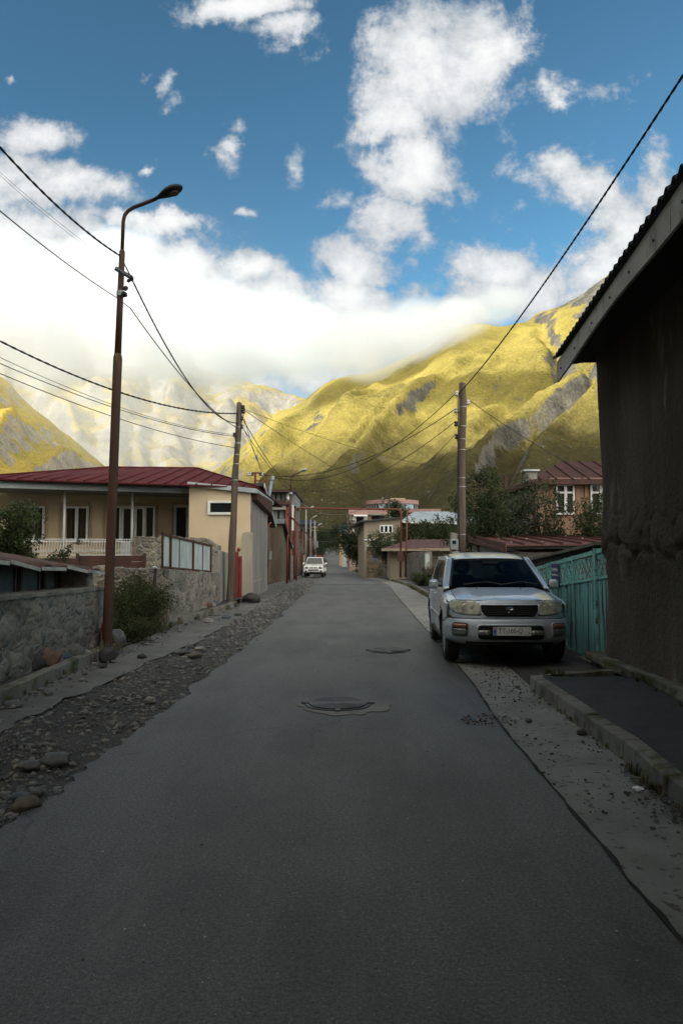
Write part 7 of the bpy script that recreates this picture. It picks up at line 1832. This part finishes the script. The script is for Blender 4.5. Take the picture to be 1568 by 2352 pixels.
for s in (-1, 1):
    MB().box(min(s*.5,s*.8), max(s*.5,s*.8), -.02, .05, .62, .74).build('headlamp', whitep, fc)
    for yc in (.8, 3.5): mb = MB(); mb.lathe([(.32,-.1),(.32,.1)], (s*.76, yc, .32), 'x', 16); mb.build('wheel', tyrem, fc)
MB().box(-.26,.26,-.03,.0,.45,.56).build('number_plate', surf('plate_white', (.6,.6,.6)), fc)
q = P(758, 1263, 345); fc.location = (q.x, 345, G(345) + .02)
# ------------------------------------------------------------------ foliage
leaf_d = leaf_mat('leaves_dark', (.018,.032,.012), (.05,.066,.024))
leaf_m = leaf_mat('leaves_mid', (.026,.044,.014), (.075,.09,.03))
leaf_f = leaf_mat('leaves_far', (.014,.024,.012), (.036,.046,.02))
bark = surf('bark', (.075,.062,.05), (.045,.038,.03), vs=12, rough=.9, streak=.2, bst=.5)
def leaves(mb, c, n, rad, s, up=.3, flat=1.0):
    c = Vector(c)
    for k in range(n):
        v = Vector((random.gauss(0,1), random.gauss(0,1), random.gauss(0,1)*flat)); v *= rad/2.0 * (random.random()**.33) / max(.6, v.length*.62)
        p = c + v; a = Vector((R(-1,1), R(-1,1), R(-.6,.9))).normalized(); b = a.cross(Vector((R(-1,1), R(-1,1), R(-1,1)))).normalized()
        l = s*R(.6,1.3); w_ = l*R(.35,.55); f = a.cross(b)*l*.18
        mb.add([p - a*l*.5, p + b*w_*.5 + f, p + a*l*.5, p - b*w_*.5 + f], [(0,1,2), (0,2,3)])
def branchy(root, x, y, z0, h, spread, nlimb, leafn, lmat, lsize, trunk_r=.07, upright=.7, clump=.32, gap=.25, seed=0, first=.25):
    """trunk and limbs with leaf clusters strung along them"""
    rs = random.Random(seed)
    tb = MB(); lf = MB()
    tb.tube([(x,y,z0-.2), (x+.03,y,z0+h*.2), (x-.02,y,z0+h*.45)], [trunk_r*1.2, trunk_r, trunk_r*.6], 8)
    for k in range(nlimb):
        a = 2*pi*k/nlimb + rs.uniform(-.4,.4); st = z0 + h*rs.uniform(first*.6, .5); L = h*rs.uniform(.4,.8)
        dirn = Vector((cos(a)*spread, sin(a)*spread, upright*h)).normalized()
        p = Vector((x + rs.uniform(-.05,.05), y, st)); path = [p.copy()]; 
        segs = 6
        for i in range(segs):
            dirn = (dirn + Vector((rs.uniform(-.25,.25), rs.uniform(-.25,.25), rs.uniform(-.1,.2)))).normalized()
            p = p + dirn*L/segs; 
            if p.z > z0 + h: break
            path.append(p.copy())
        if len(path) < 3: continue
        tb.tube(path, [trunk_r*.45*(1 - .85*i/(len(path)-1)) for i in range(len(path))], 5)
        for i, q in enumerate(path):
            if i == 0: continue
            for j in range(2):
                if rs.random() < gap: continue
                o = Vector((rs.gauss(0,1), rs.gauss(0,1), rs.gauss(0,.8)))*clump*.55
                leaves(lf, q + o, int(leafn*rs.uniform(.5,1.3)), clump*rs.uniform(.6,1.2), lsize)
                tb.tube([q, q + o], [.012, .006], 4)
    lf.build('crown', lmat, root, fix=False); tb.build('trunk', bark, root, smooth=True)
def tree(label, cat, x, y, z0, h, spread, nlimb, leafn, lmat, lsize, group=None, name='tree', **k):
    t = thing(name, label, cat, (x, y, z0), group); branchy(t, x, y, z0, h, spread, nlimb, leafn, lmat, lsize, **k); return t
# trees before the terracotta house: tall loose shoots on the left, lower to the right
tree('tall loose leaved fruit tree right of the right wooden pole', 'tree', P(1118,1200,25.5).x, 25.5, .3, P(1100,1072,25.5).z - .3, 1.3, 13, 46, leaf_d, .11, seed=3, upright=.85, clump=.34, gap=.2, first=.3)
tree('bushy fruit tree in front of the stone side of the terracotta house', 'tree', P(1172,1200,26).x, 26, .3, P(1100,1112,26).z - .3, 1.8, 10, 36, leaf_d, .11, seed=8, upright=.55, clump=.40, gap=.15, first=.3)
tree('slim fruit tree before the left white window of the terracotta house', 'tree', P(1245,1200,26).x, 26, .3, P(1100,1110,26).z - .3, 1.1, 8, 30, leaf_d, .11, seed=21, upright=.75, clump=.34, gap=.25, first=.3)
tree('low fruit tree below the windows of the terracotta house', 'tree', P(1312,1200,25.5).x, 25.5, .3, P(1100,1138,25.5).z - .3, 1.8, 11, 48, leaf_d, .11, seed=33, upright=.5, clump=.36, gap=.15, first=.3)
tree('low fruit tree against the dark plastered wall edge', 'tree', P(1378,1200,26).x, 26, .3, P(1100,1128,26).z - .3, 1.6, 10, 46, leaf_d, .11, seed=40, upright=.6, clump=.34, gap=.2, first=.3)
tree('small apple tree left of the tall loose one, behind the right pole', 'tree', P(1088,1230,30).x, 30, .0, P(1100,1150,30).z, 1.5, 9, 46, leaf_d, .12, seed=52, upright=.6, clump=.4, gap=.15, first=.35)
# tree row under the grey roof
for k, (px, top, sd) in enumerate(((945,1206,1), (975,1202,2), (1005,1203,3), (1035,1208,4))):
    tree(['dense tree at the left of the row below the grey metal roof', 'second dense tree of the row below the grey metal roof', 'third dense tree of the row below the grey metal roof', 'dense tree at the right of the row, beside the wooden pole'][k], 'tree', P(px,1240,60).x, 60, .2, P(px,top,60).z - .2, 1.3, 10, 60, leaf_d, .22, 'tree row below the grey roof', seed=60+sd, upright=.5, clump=.75, gap=.02, first=.3)
tree('slim tree rising in front of the pink building', 'tree', P(918,1230,80).x, 80, 0, P(915,1163,80).z, 1.3, 11, 50, leaf_d, .28, seed=71, upright=.9, clump=.7, gap=.15, first=.5)
tree('spreading tree before the beige block house', 'tree', P(893,1262,57).x, 57, -.3, P(893,1212,57).z + .2, 2.2, 12, 46, leaf_d, .16, seed=74, upright=.35, clump=.5, gap=.2, first=.5)
tree('dark tree leaning out left of the beige block house', 'tree', P(818,1280,92).x, 92, -1, P(820,1202,92).z + 1, 1.8, 12, 60, leaf_f, .3, seed=77, upright=.5, clump=1.0, gap=.05, first=.35)
# shrub on the left by the lamp and the small tree at the left edge
def shrub(label, x, y, z, rx, ry, h, n, lmat, ls, seed=0, name='shrub', cat='shrub', nstem=22):
    t = thing(name, label, cat, (x, y, z)); st = MB(); lf = MB(); rs = random.Random(seed)
    for k in range(nstem):
        a = rs.uniform(0, 2*pi); q = rs.random()**.5; bx, by = x + rx*.45*q*cos(a), y + ry*.45*q*sin(a)
        hh = h*rs.uniform(.55, 1.0)*(1 - .35*q); tip = Vector((bx + rx*.75*q*cos(a) + rs.gauss(0,.08), by + ry*.75*q*sin(a), z + hh))
        path = [Vector((bx,by,z)), Vector((bx,by,z)).lerp(tip,.5) + Vector((0,0,.1*h)), tip]
        st.tube(path, [.012,.009,.003], 4)
        for i in range(9):
            s = (i+1)/9; p = path[0].lerp(path[1], s*2) if s < .5 else path[1].lerp(path[2], s*2-1)
            leaves(lf, p, int(n*rs.uniform(.6,1.3)), .22*h/1.2*(1.1 - .45*s) + .05, ls)
    lf.build('foliage', lmat, t, fix=False); st.build('stems', bark, t)
    return t
leaf_w = leaf_mat('leaves_weed', (.022,.034,.009), (.06,.065,.02))
shrub('big dark green overgrown shrub filling the gap between lamp post and rubble wall', P(305,1450,14.6).x, 14.7, .0, .62, .8, 1.45, 30, leaf_w, .055, 5, nstem=46)
shrub('low dark weeds shrub in front of the big overgrown shrub', P(290,1470,13.2).x, 13.3, .0, .5, .5, .62, 24, leaf_w, .045, 6, nstem=26)
shrub('green weed bush at the pavement edge left of the silver car', P(972,1352,34).x, 34, G(34) + .1, .5, 1.2, .75, 18, leaf_m, .08, 9, nstem=26)
shrub('reddish dry bush by the pale sheet at the yard wall end', P(992,1325,39).x, 39.5, G(39) + .1, .4, .5, 1.3, 8, leaf_mat('leaves_brown', (.05,.03,.018), (.09,.05,.03)), .08, 10, nstem=16)
tree('small leafy tree at the left edge above the rusty shed roof', 'tree', P(18,1280,17).x, 17, .2, P(20,1163,17).z - .2, 1.0, 13, 62, leaf_m, .085, seed=90, upright=.75, clump=.26, gap=.06, first=.35)
tree('leafy branch top just right of the small tree over the shed roof', 'tree', P(48,1280,17.5).x, 17.5, .2, P(48,1230,17.5).z - .2, 1.2, 9, 46, leaf_m, .08, seed=92, upright=.4, clump=.2, gap=.1, first=.5)
# trees at the end of the street, both sides
k = 0
for (px, d, top, w_) in ((704,150,1215,2.2), (716,170,1211,2.6), (728,200,1214,3.0), (741,260,1218,3.4), (735,330,1222,3.2), (746,420,1224,4.4), (756,430,1226,4.6), (766,440,1225,4.6), (776,420,1224,4.2), (772,300,1228,2.8), (760,520,1220,5.5), (750,540,1219,5.5), (783,260,1236,2.2)):
    z0 = G(d) - .5
    labs = ['dark tree beside the far left utility poles', 'dark tree behind the first far left trees', 'round dark tree at the left road edge far away', 'dark tree left of the far end of the road', 'dark tree right at the road end, left side', 'dark tree closing the road end, left of the middle', 'dark tree closing the road end, middle', 'dark tree closing the road end, right of the middle', 'dark tree closing the road end on the right', 'small dark tree before the road end on the right', 'tall far tree behind the road end, right one', 'tall far tree behind the road end, left one', 'dark bushy tree left of the narrow ochre house']
    t = thing('tree', labs[k], 'tree', (PX(px, d), d, z0), 'trees at the end of the street'); lf = MB(); rs = random.Random(100 + k)
    h = P(px, top, d).z - z0; x = PX(px, d)
    for q in range(26):
        a = rs.uniform(0, 2*pi); s = rs.random(); rr_ = w_*(.35 + .65*sin(pi*min(1, .15 + s*.85)))*rs.uniform(.3,1)
        leaves(lf, (x + rr_*cos(a), d + rr_*sin(a), z0 + h*(.14 + .80*s)), 60, w_*.55, w_*.16)
    lf.build('crown', leaf_f, t, fix=False)
    mb = MB(); mb.tube([(x,d,z0-1),(x,d,z0+h*.55)], [w_*.08, w_*.04], 6); mb.build('trunk', bark, t); k += 1

# ------------------------------------------------------------------ second street lamp, far poles and lamps
t = thing('street_lamp', 'second rusty street lamp with pale head beyond the red gas pipe', 'street lamp', P(662,1335,45))
sd = 45; mb = MB(); mb.tube([P(662,1345,sd), P(666.5,1180,sd), P(667.5,1135,sd)], [.10,.09,.075], 10); mb.build('lower_pole', rust, t, smooth=True)
mb = MB(); mb.tube([P(667.5,1135,sd), P(668,1104,sd), P(669.5,1096,sd), P(674,1090.5,sd), P(690,1084,sd-.2)], [.05,.045,.042,.04,.04], 8); mb.build('arm', rust, t, smooth=True)
lamp_head(P(687,1085,sd-.2), P(704.5,1077.5,sd-.5), .34, .16, t, surf('pale_lamp', (.42,.45,.46), rough=.4, metal=.3, bst=0), lensm)
mb = MB(); mb.lathe([(.13,-.05),(.13,.05)], P(667,1133,sd), n=10); mb.build('bracket', galv, t)
conc_pole = surf('grey_pole', (.27,.255,.225), (.20,.19,.17), rough=.85, vs=3)
for i, (px, bot_, top_, d, hx, hy) in enumerate(((702,1290,1168,95,716,1165), (712.5,1278,1194,135,723,1186), (722,1275,1196,150,735,1204))):
    lab = ['slim grey lamp pole behind the white jeep, nearest of the far ones', 'slim grey lamp pole between the two taller far poles', 'thick far utility pole with crossarms and a lamp'][i]
    t = thing('utility_pole', lab, 'utility pole', P(px, bot_, d), 'far poles on the left side')
    r = .11 if i < 2 else .17
    mb = MB(); b0 = P(px, bot_, d); b0.z = G(d) - .3; mb.tube([b0, P(px + .8, top_, d)], [r*1.3, r*.8], 8); mb.build('shaft', conc_pole, t, smooth=True)
    if i == 2:
        for y_ in (1200, 1211, 1218): mb = MB(); mb.bar(P(px-6, y_, d), P(px+7, y_, d), .16); mb.build('crossarm', conc_pole, t)
        mb = MB(); b0 = P(px+3.5, bot_, d+1); b0.z = G(d) - .3; mb.tube([b0, P(px+3.5, 1222, d+1)], .12, 6); mb.build('strut', conc_pole, t)
        mb = MB(); q0, q1 = P(726, 1243, d-1), P(731, 1258, d-1); mb.box(q0.x, q1.x, d-1, d-.8, q1.z, q0.z); mb.build('notice_board', surf('blue_grey_sheet', (.2,.2,.2)), t)
    else:
        mb = MB(); mb.tube([P(px+.8, top_, d), P(px+2, top_-4 + (2 if i else 0), d), P(hx-3, hy+2, d)], .06, 6); mb.build('arm', conc_pole, t)
    mb = MB(); mb.bar(P(hx-4.5, hy+2.4, d), P(hx+4.5, hy-2.4, d), .32, .2); mb.build('lamp_head', surf('pale_lamp', (.42,.45,.46)), t)
for i, (px, py, d) in enumerate(((768,1233,330),(752,1241,380))):
    pass
t = thing('road_post', 'striped yellow and white marker post behind the white jeep', 'post', P(697,1340,75))
mb = MB(); b0 = P(698, 1300, 75); b0.z = G(75); mb.tube([b0, P(698, 1275, 75)], .08, 8); mb.build('shaft', surf('marker_white', (.55,.55,.5), bst=0), t)
for y_ in (1278, 1287): mb = MB(); mb.tube([P(698, y_, 74.98), P(698, y_+3.5, 74.98)], .086, 8); mb.build('yellow_band', surf('marker_yellow', (.5,.4,.12), bst=0), t)

# ------------------------------------------------------------------ overhead cables, one object each
cabm = surf('cable_black', (.016,.016,.016), rough=.6, bst=0); cabg = surf('cable_grey', (.16,.16,.155), rough=.5, bst=0)
def cable(label, a, b, sag, r=.010, mat=cabm, twist=0, n=30):
    mb = MB()
    def run(m):      # cables that leave the picture carry on beyond it
        q = catenary(a, b, sag, m)
        if label.find('left edge') >= 0 or label.find('upper left corner') >= 0: q = [q[0] + (q[0] - q[1]).normalized()*9] + q
        if label.find('upper right edge') >= 0: q = q + [q[-1] + (q[-1] - q[-2]).normalized()*9]
        return q
    pts = run(n)
    if twist:
        L = (Vector(b) - Vector(a)).length; m = int(min(420, L/.05)); pts = run(m)
        for s in (0, pi):
            mb.tube([p + Vector((0, cos(i*twist + s)*r*.8, sin(i*twist + s)*r*.8)) for i, p in enumerate(pts)], r, 5)
    else: mb.tube(pts, r, 5)
    return tag(mb.build('power_cable', mat, smooth=True), label, 'cable', 'overhead cables')
T = LAMP_TOPS
cable('thick twisted cable from the upper left corner to the lamp post top', P(-40,292,8.0), T['a'], .12, .011, twist=.9)
cable('thin bright wire reaching the lamp bracket from the left edge', P(-30,368,8.0), P(265,607,LD), .05, .0025, cabg)
cable('thin bright wire just beside the other one at the lamp bracket', P(-30,374,8.0), P(266,611,LD), .07, .0025, cabg)
cable('single cable from the left edge to the lower lamp clamp', P(-40,450,8.0), T['b'], .05, .008)
cable('short cable running behind the lamp pole between its two clamps', T['b'], T['d'], .0, .008)
cable('twisted cable falling from the lamp bracket to the left wooden pole', T['c'], LPp(972), .62, .011, twist=.9)
cable('cable from the lower lamp clamp down to the left wooden pole', T['d'], LPp(985), .25, .010)
cable('short cable joining lamp top and its bracket', T['a'], T['c'], .0, .010)
cable('thick service cable from the left edge to the left wooden pole top', P(-60,752,13.0), LPp(950), .42, .013, twist=.7)
cable('upper thin cable from the left edge, touching the thick service cable', P(-60,792,13.0), LPp(1000), .30, .006)
cable('middle cable from the left edge to the left wooden pole', P(-60,808,13.0), LPp(1004), .26, .009)
cable('lowest cable from the left edge to the left wooden pole', P(-60,832,13.0), LPp(1030), .22, .009)
a0 = P(561, 940, LP)
cable('cable crossing the road from the left pole to the terracotta house', a0, P(1228, 1100, 28), .45, .007)
cable('cable from the left pole across to the pink building', a0 + Vector((0,0,-.03)), P(985, 1182, 70), .5, .009)
cable('cable from the left pole to the second street lamp', P(559,965,LP), P(667,1118,45), .25, .013)
cable('steeper cable from the left pole to the second street lamp', P(558,983,LP), P(666,1128,45), .15, .011)
cable('cable dropping from the left pole to the roof bracket', P(561,962,LP), P(602,1087,33), .1, .010)
cable('cable from the left pole down behind the roof bracket', P(560,985,LP), P(622,1118,34), .05, .009)
cable('cable from the roof bracket up to the top of the right pole', P(604,1088,33), P(1044,905,RD), 1.25, .013)
cable('cable from the roof bracket to the middle of the right pole', P(606,1091,33), P(1044,940,RD), .75, .013)
cable('cable from the second lamp to the lower right pole insulator', P(669,1120,45), P(1045,968,RD), 1.0, .012)
cable('pale sagging cable from the second lamp to the right pole', P(669,1134,45), P(1046,996,RD), 1.9, .010, cabg)
cable('thick twisted cable from the right pole to the upper right edge', P(1052,905,RD), P(1640,60,7.6), .25, .013, twist=.9)
cable('cable from the right pole to the terracotta house roof', P(1075,918,RD), P(1345,1085,28), .12, .011)
cable('thin wire hanging over the garage roof to the dark wall', P(1073,1232,24), P(1385,1268,15), .25, .004, cabg)
for k, (y0, y1) in enumerate(((1173,1172), (1195,1193), (1211,1215), (1236,1238))):
    cable(['highest far wire over the road end', 'second far wire over the road end', 'third far wire over the road end', 'lowest far wire over the road end'][k], P(700, y0, 110), P(800, y1, 118), .5, .018, cabg if k > 1 else cabm)

# ------------------------------------------------------------------ dog by the blue door
dg = thing('dog', 'black and white dog sitting by the blue door on the right pavement', 'dog')
dogb = surf('dog_black', (.014,.013,.013), (.02,.019,.018), rough=.8, bst=.2); dogw = surf('dog_white', (.55,.53,.5), rough=.8, bst=.2)
m, ntt, b_ = nt_new('dog_coat'); v = coords(ntt); sp = N(ntt, 'ShaderNodeSeparateXYZ'); ntt.links.new(v, sp.inputs[0])
f = math_n(ntt, 'MULTIPLY', ramp(ntt, sp.outputs[1], -.05, -.09), ramp(ntt, sp.outputs[2], .42, .36)); fz = ramp(ntt, sp.outputs[2], .13, .09)
ntt.links.new(mixc(ntt, math_n(ntt, 'MAXIMUM', f, fz), (.014,.013,.013), (.52,.50,.47)), b_.inputs['Base Color']); b_.inputs['Roughness'].default_value = .85
def skin_obj(name, verts, edges, rad, mat, parent, sub=2):
    me = bpy.data.meshes.new(name); me.from_pydata(verts, edges, []); o = bpy.data.objects.new(name, me); COL.objects.link(o); o.parent = parent
    me.materials.append(mat)
    sk = o.modifiers.new('skin', 'SKIN'); sk.use_smooth_shade = True
    for i, r in enumerate(rad): me.skin_vertices[0].data[i].radius = (r, r) if not isinstance(r, tuple) else r
    me.skin_vertices[0].data[0].use_root = True
    ss = o.modifiers.new('sub', 'SUBSURF'); ss.levels = ss.render_levels = sub
    return o
V = [(0,.22,.16), (0,.12,.27), (0,.0,.38), (0,-.05,.46), (0,-.07,.54), (0,-.15,.53), (0,-.22,.505),      # hips, back, chest, neck, head, muzzle
     (.07,-.03,.33), (.07,-.05,.18), (.065,-.05,.03), (.065,-.10,.015), (-.07,-.03,.33), (-.07,-.05,.18), (-.065,-.05,.03), (-.065,-.10,.015),
     (.10,.16,.13), (.12,.02,.13), (.115,.10,.03), (.115,-.02,.015), (-.10,.16,.13), (-.12,.02,.13), (-.115,.10,.03), (-.115,-.02,.015),
     (0,.32,.07), (0,.42,.04), (.045,-.06,.60), (-.045,-.06,.60)]
E = [(0,1),(1,2),(2,3),(3,4),(4,5),(5,6),(2,7),(7,8),(8,9),(9,10),(2,11),(11,12),(12,13),(13,14),(0,15),(15,16),(16,17),(17,18),(0,19),(19,20),(20,21),(21,22),(0,23),(23,24),(4,25),(4,26)]
RR = [.11,.115,.105,.075,.068,.05,.028, .045,.032,.024,.022,.045,.032,.024,.022, .07,.045,.024,.022,.07,.045,.024,.022, .03,.015,.018,.018]
skin_obj('body', V, E, RR, m, dg)
q = P(904, 1322, 51); dg.location = (q.x, 51, G(51) + .135); dg.rotation_euler = (0, 0, radians(25)); dg.scale = (.9,.9,.9)

# fallen litter on the right gutter
t = thing('plastic_scrap', 'crumpled white plastic scrap in the dirt beside the right kerb', 'litter', (1.97, 5.05, 0))
mb = MB(); mb.blob((1.98, 5.06, .015), (.03,.03,.015), 5, .8, 2, 3); mb.build('scrap', whitep, t)
x, d = footpos(1083, 1648, 0)
sc = thing('plastic_scrap', 'tiny blue plastic scrap in the dirt patch on the gutter strip', 'litter', (x, d, 0)); mb = MB(); mb.blob((x, d, .008), (.025,.015,.006), 6, .4, 1); mb.build('scrap', surf('blue_scrap', (.05,.2,.3), bst=0), sc)
# dirt patches with moss by the kerb
def dirt_patch(cx_, cy_, rx, ry, seed):
    pts = []
    for k in range(36):
        a = 2*pi*k/36; r = 1 + .35*mnoise.noise(Vector((cos(a)*1.6, sin(a)*1.6, seed))); pts.append((cx_ + rx*r*cos(a), cy_ + ry*r*sin(a)))
    flat_poly('dirt_patch', pts, .006, dirt)
x, d = footpos(1105, 1650, 0)
def patch_spot():
    a = R(0, 2*pi); q = random.random()**.5; return x + .05 + .27*q*cos(a), d + .26*q*sin(a), 1
def kerb_dirt(): d_ = R(4.0, 5.5); return lerp_tab(KR, d_) - abs(random.gauss(0, .09)), d_, 1
pebbles('gravel', 420, kerb_dirt, darkpeb, .005, .02, .003, 'dark dirt and grit heaped against the right kerb')
pebbles('gravel', 130, patch_spot, darkpeb, .006, .022, .004, 'grit over the dirt patch on the gutter strip')
def car_spot(): return R(1.75, 2.25), R(8.7, 10.0), 1
pebbles('gravel', 90, car_spot, darkpeb, .006, .02, -.002, 'dark crumbs on the gutter strip before the silver car')

# ------------------------------------------------------------------ unseen house added left of the camera to keep the near road in shade
t = thing('house', 'unseen plain rendered house added left of the camera to shade the near road', 'house', (-8, -4, 0))
mb = MB(); mb.box(-13, -4.7, -16, 3.6, -.2, 7.2); mb.build('wall', greyr, t)
mb = MB(); mb.hexa([(-13.6,-16.6,7.1),(-4.0,-16.6,7.1),(-4.0,4.2,7.1),(-13.6,4.2,7.1)], [(-9.2,-14,9.6),(-8.4,-14,9.6),(-8.4,1.4,9.6),(-9.2,1.4,9.6)]); mb.build('roof', maroon, t)
for y in (-13, -9.5, -6, -2.5, 1):
    for z in (1.2, 4.4): mb = MB(); mb.box(-4.72, -4.66, y - .55, y + .55, z, z + 1.5); w0 = mb.build('window', glass, t); mb = MB(); mb.box(-4.70, -4.60, y - .63, y + .63, z - .1, z - .02); mb.build('sill', whitep, t).parent = w0

# unseen walnut added behind the camera, its crown spread to darken the near street
t = thing('tree', 'unseen walnut tree added behind the camera, its crown shading the near street', 'tree', (-3.9, -7, 0)); rs = random.Random(7)
tb = MB(); lf = MB(); tb.tube([(-3.9,-7,-.3), (-3.8,-6.9,1.2), (-3.5,-6.7,3.0), (-3.0,-6.2,4.6)], [.42,.33,.28,.2], 12)
for k in range(250):
    c = Vector((rs.uniform(-9, 5), rs.uniform(-11, 7.5), 0)); c.z = max(4.9, 4.5 + .84*c.y) + 4.6*rs.random()**.8
    if k < 24: tb.tube([(-3.1,-6.3,4.2), Vector((-3.0,-6.0,5.4)).lerp(c, .5) + Vector((0,0,.8)), c], [.16,.09,.02], 6)
    leaves(lf, c, 130, 1.3, .30)
lf.build('crown', leaf_m, t, fix=False); tb.build('trunk', bark, t, smooth=True)
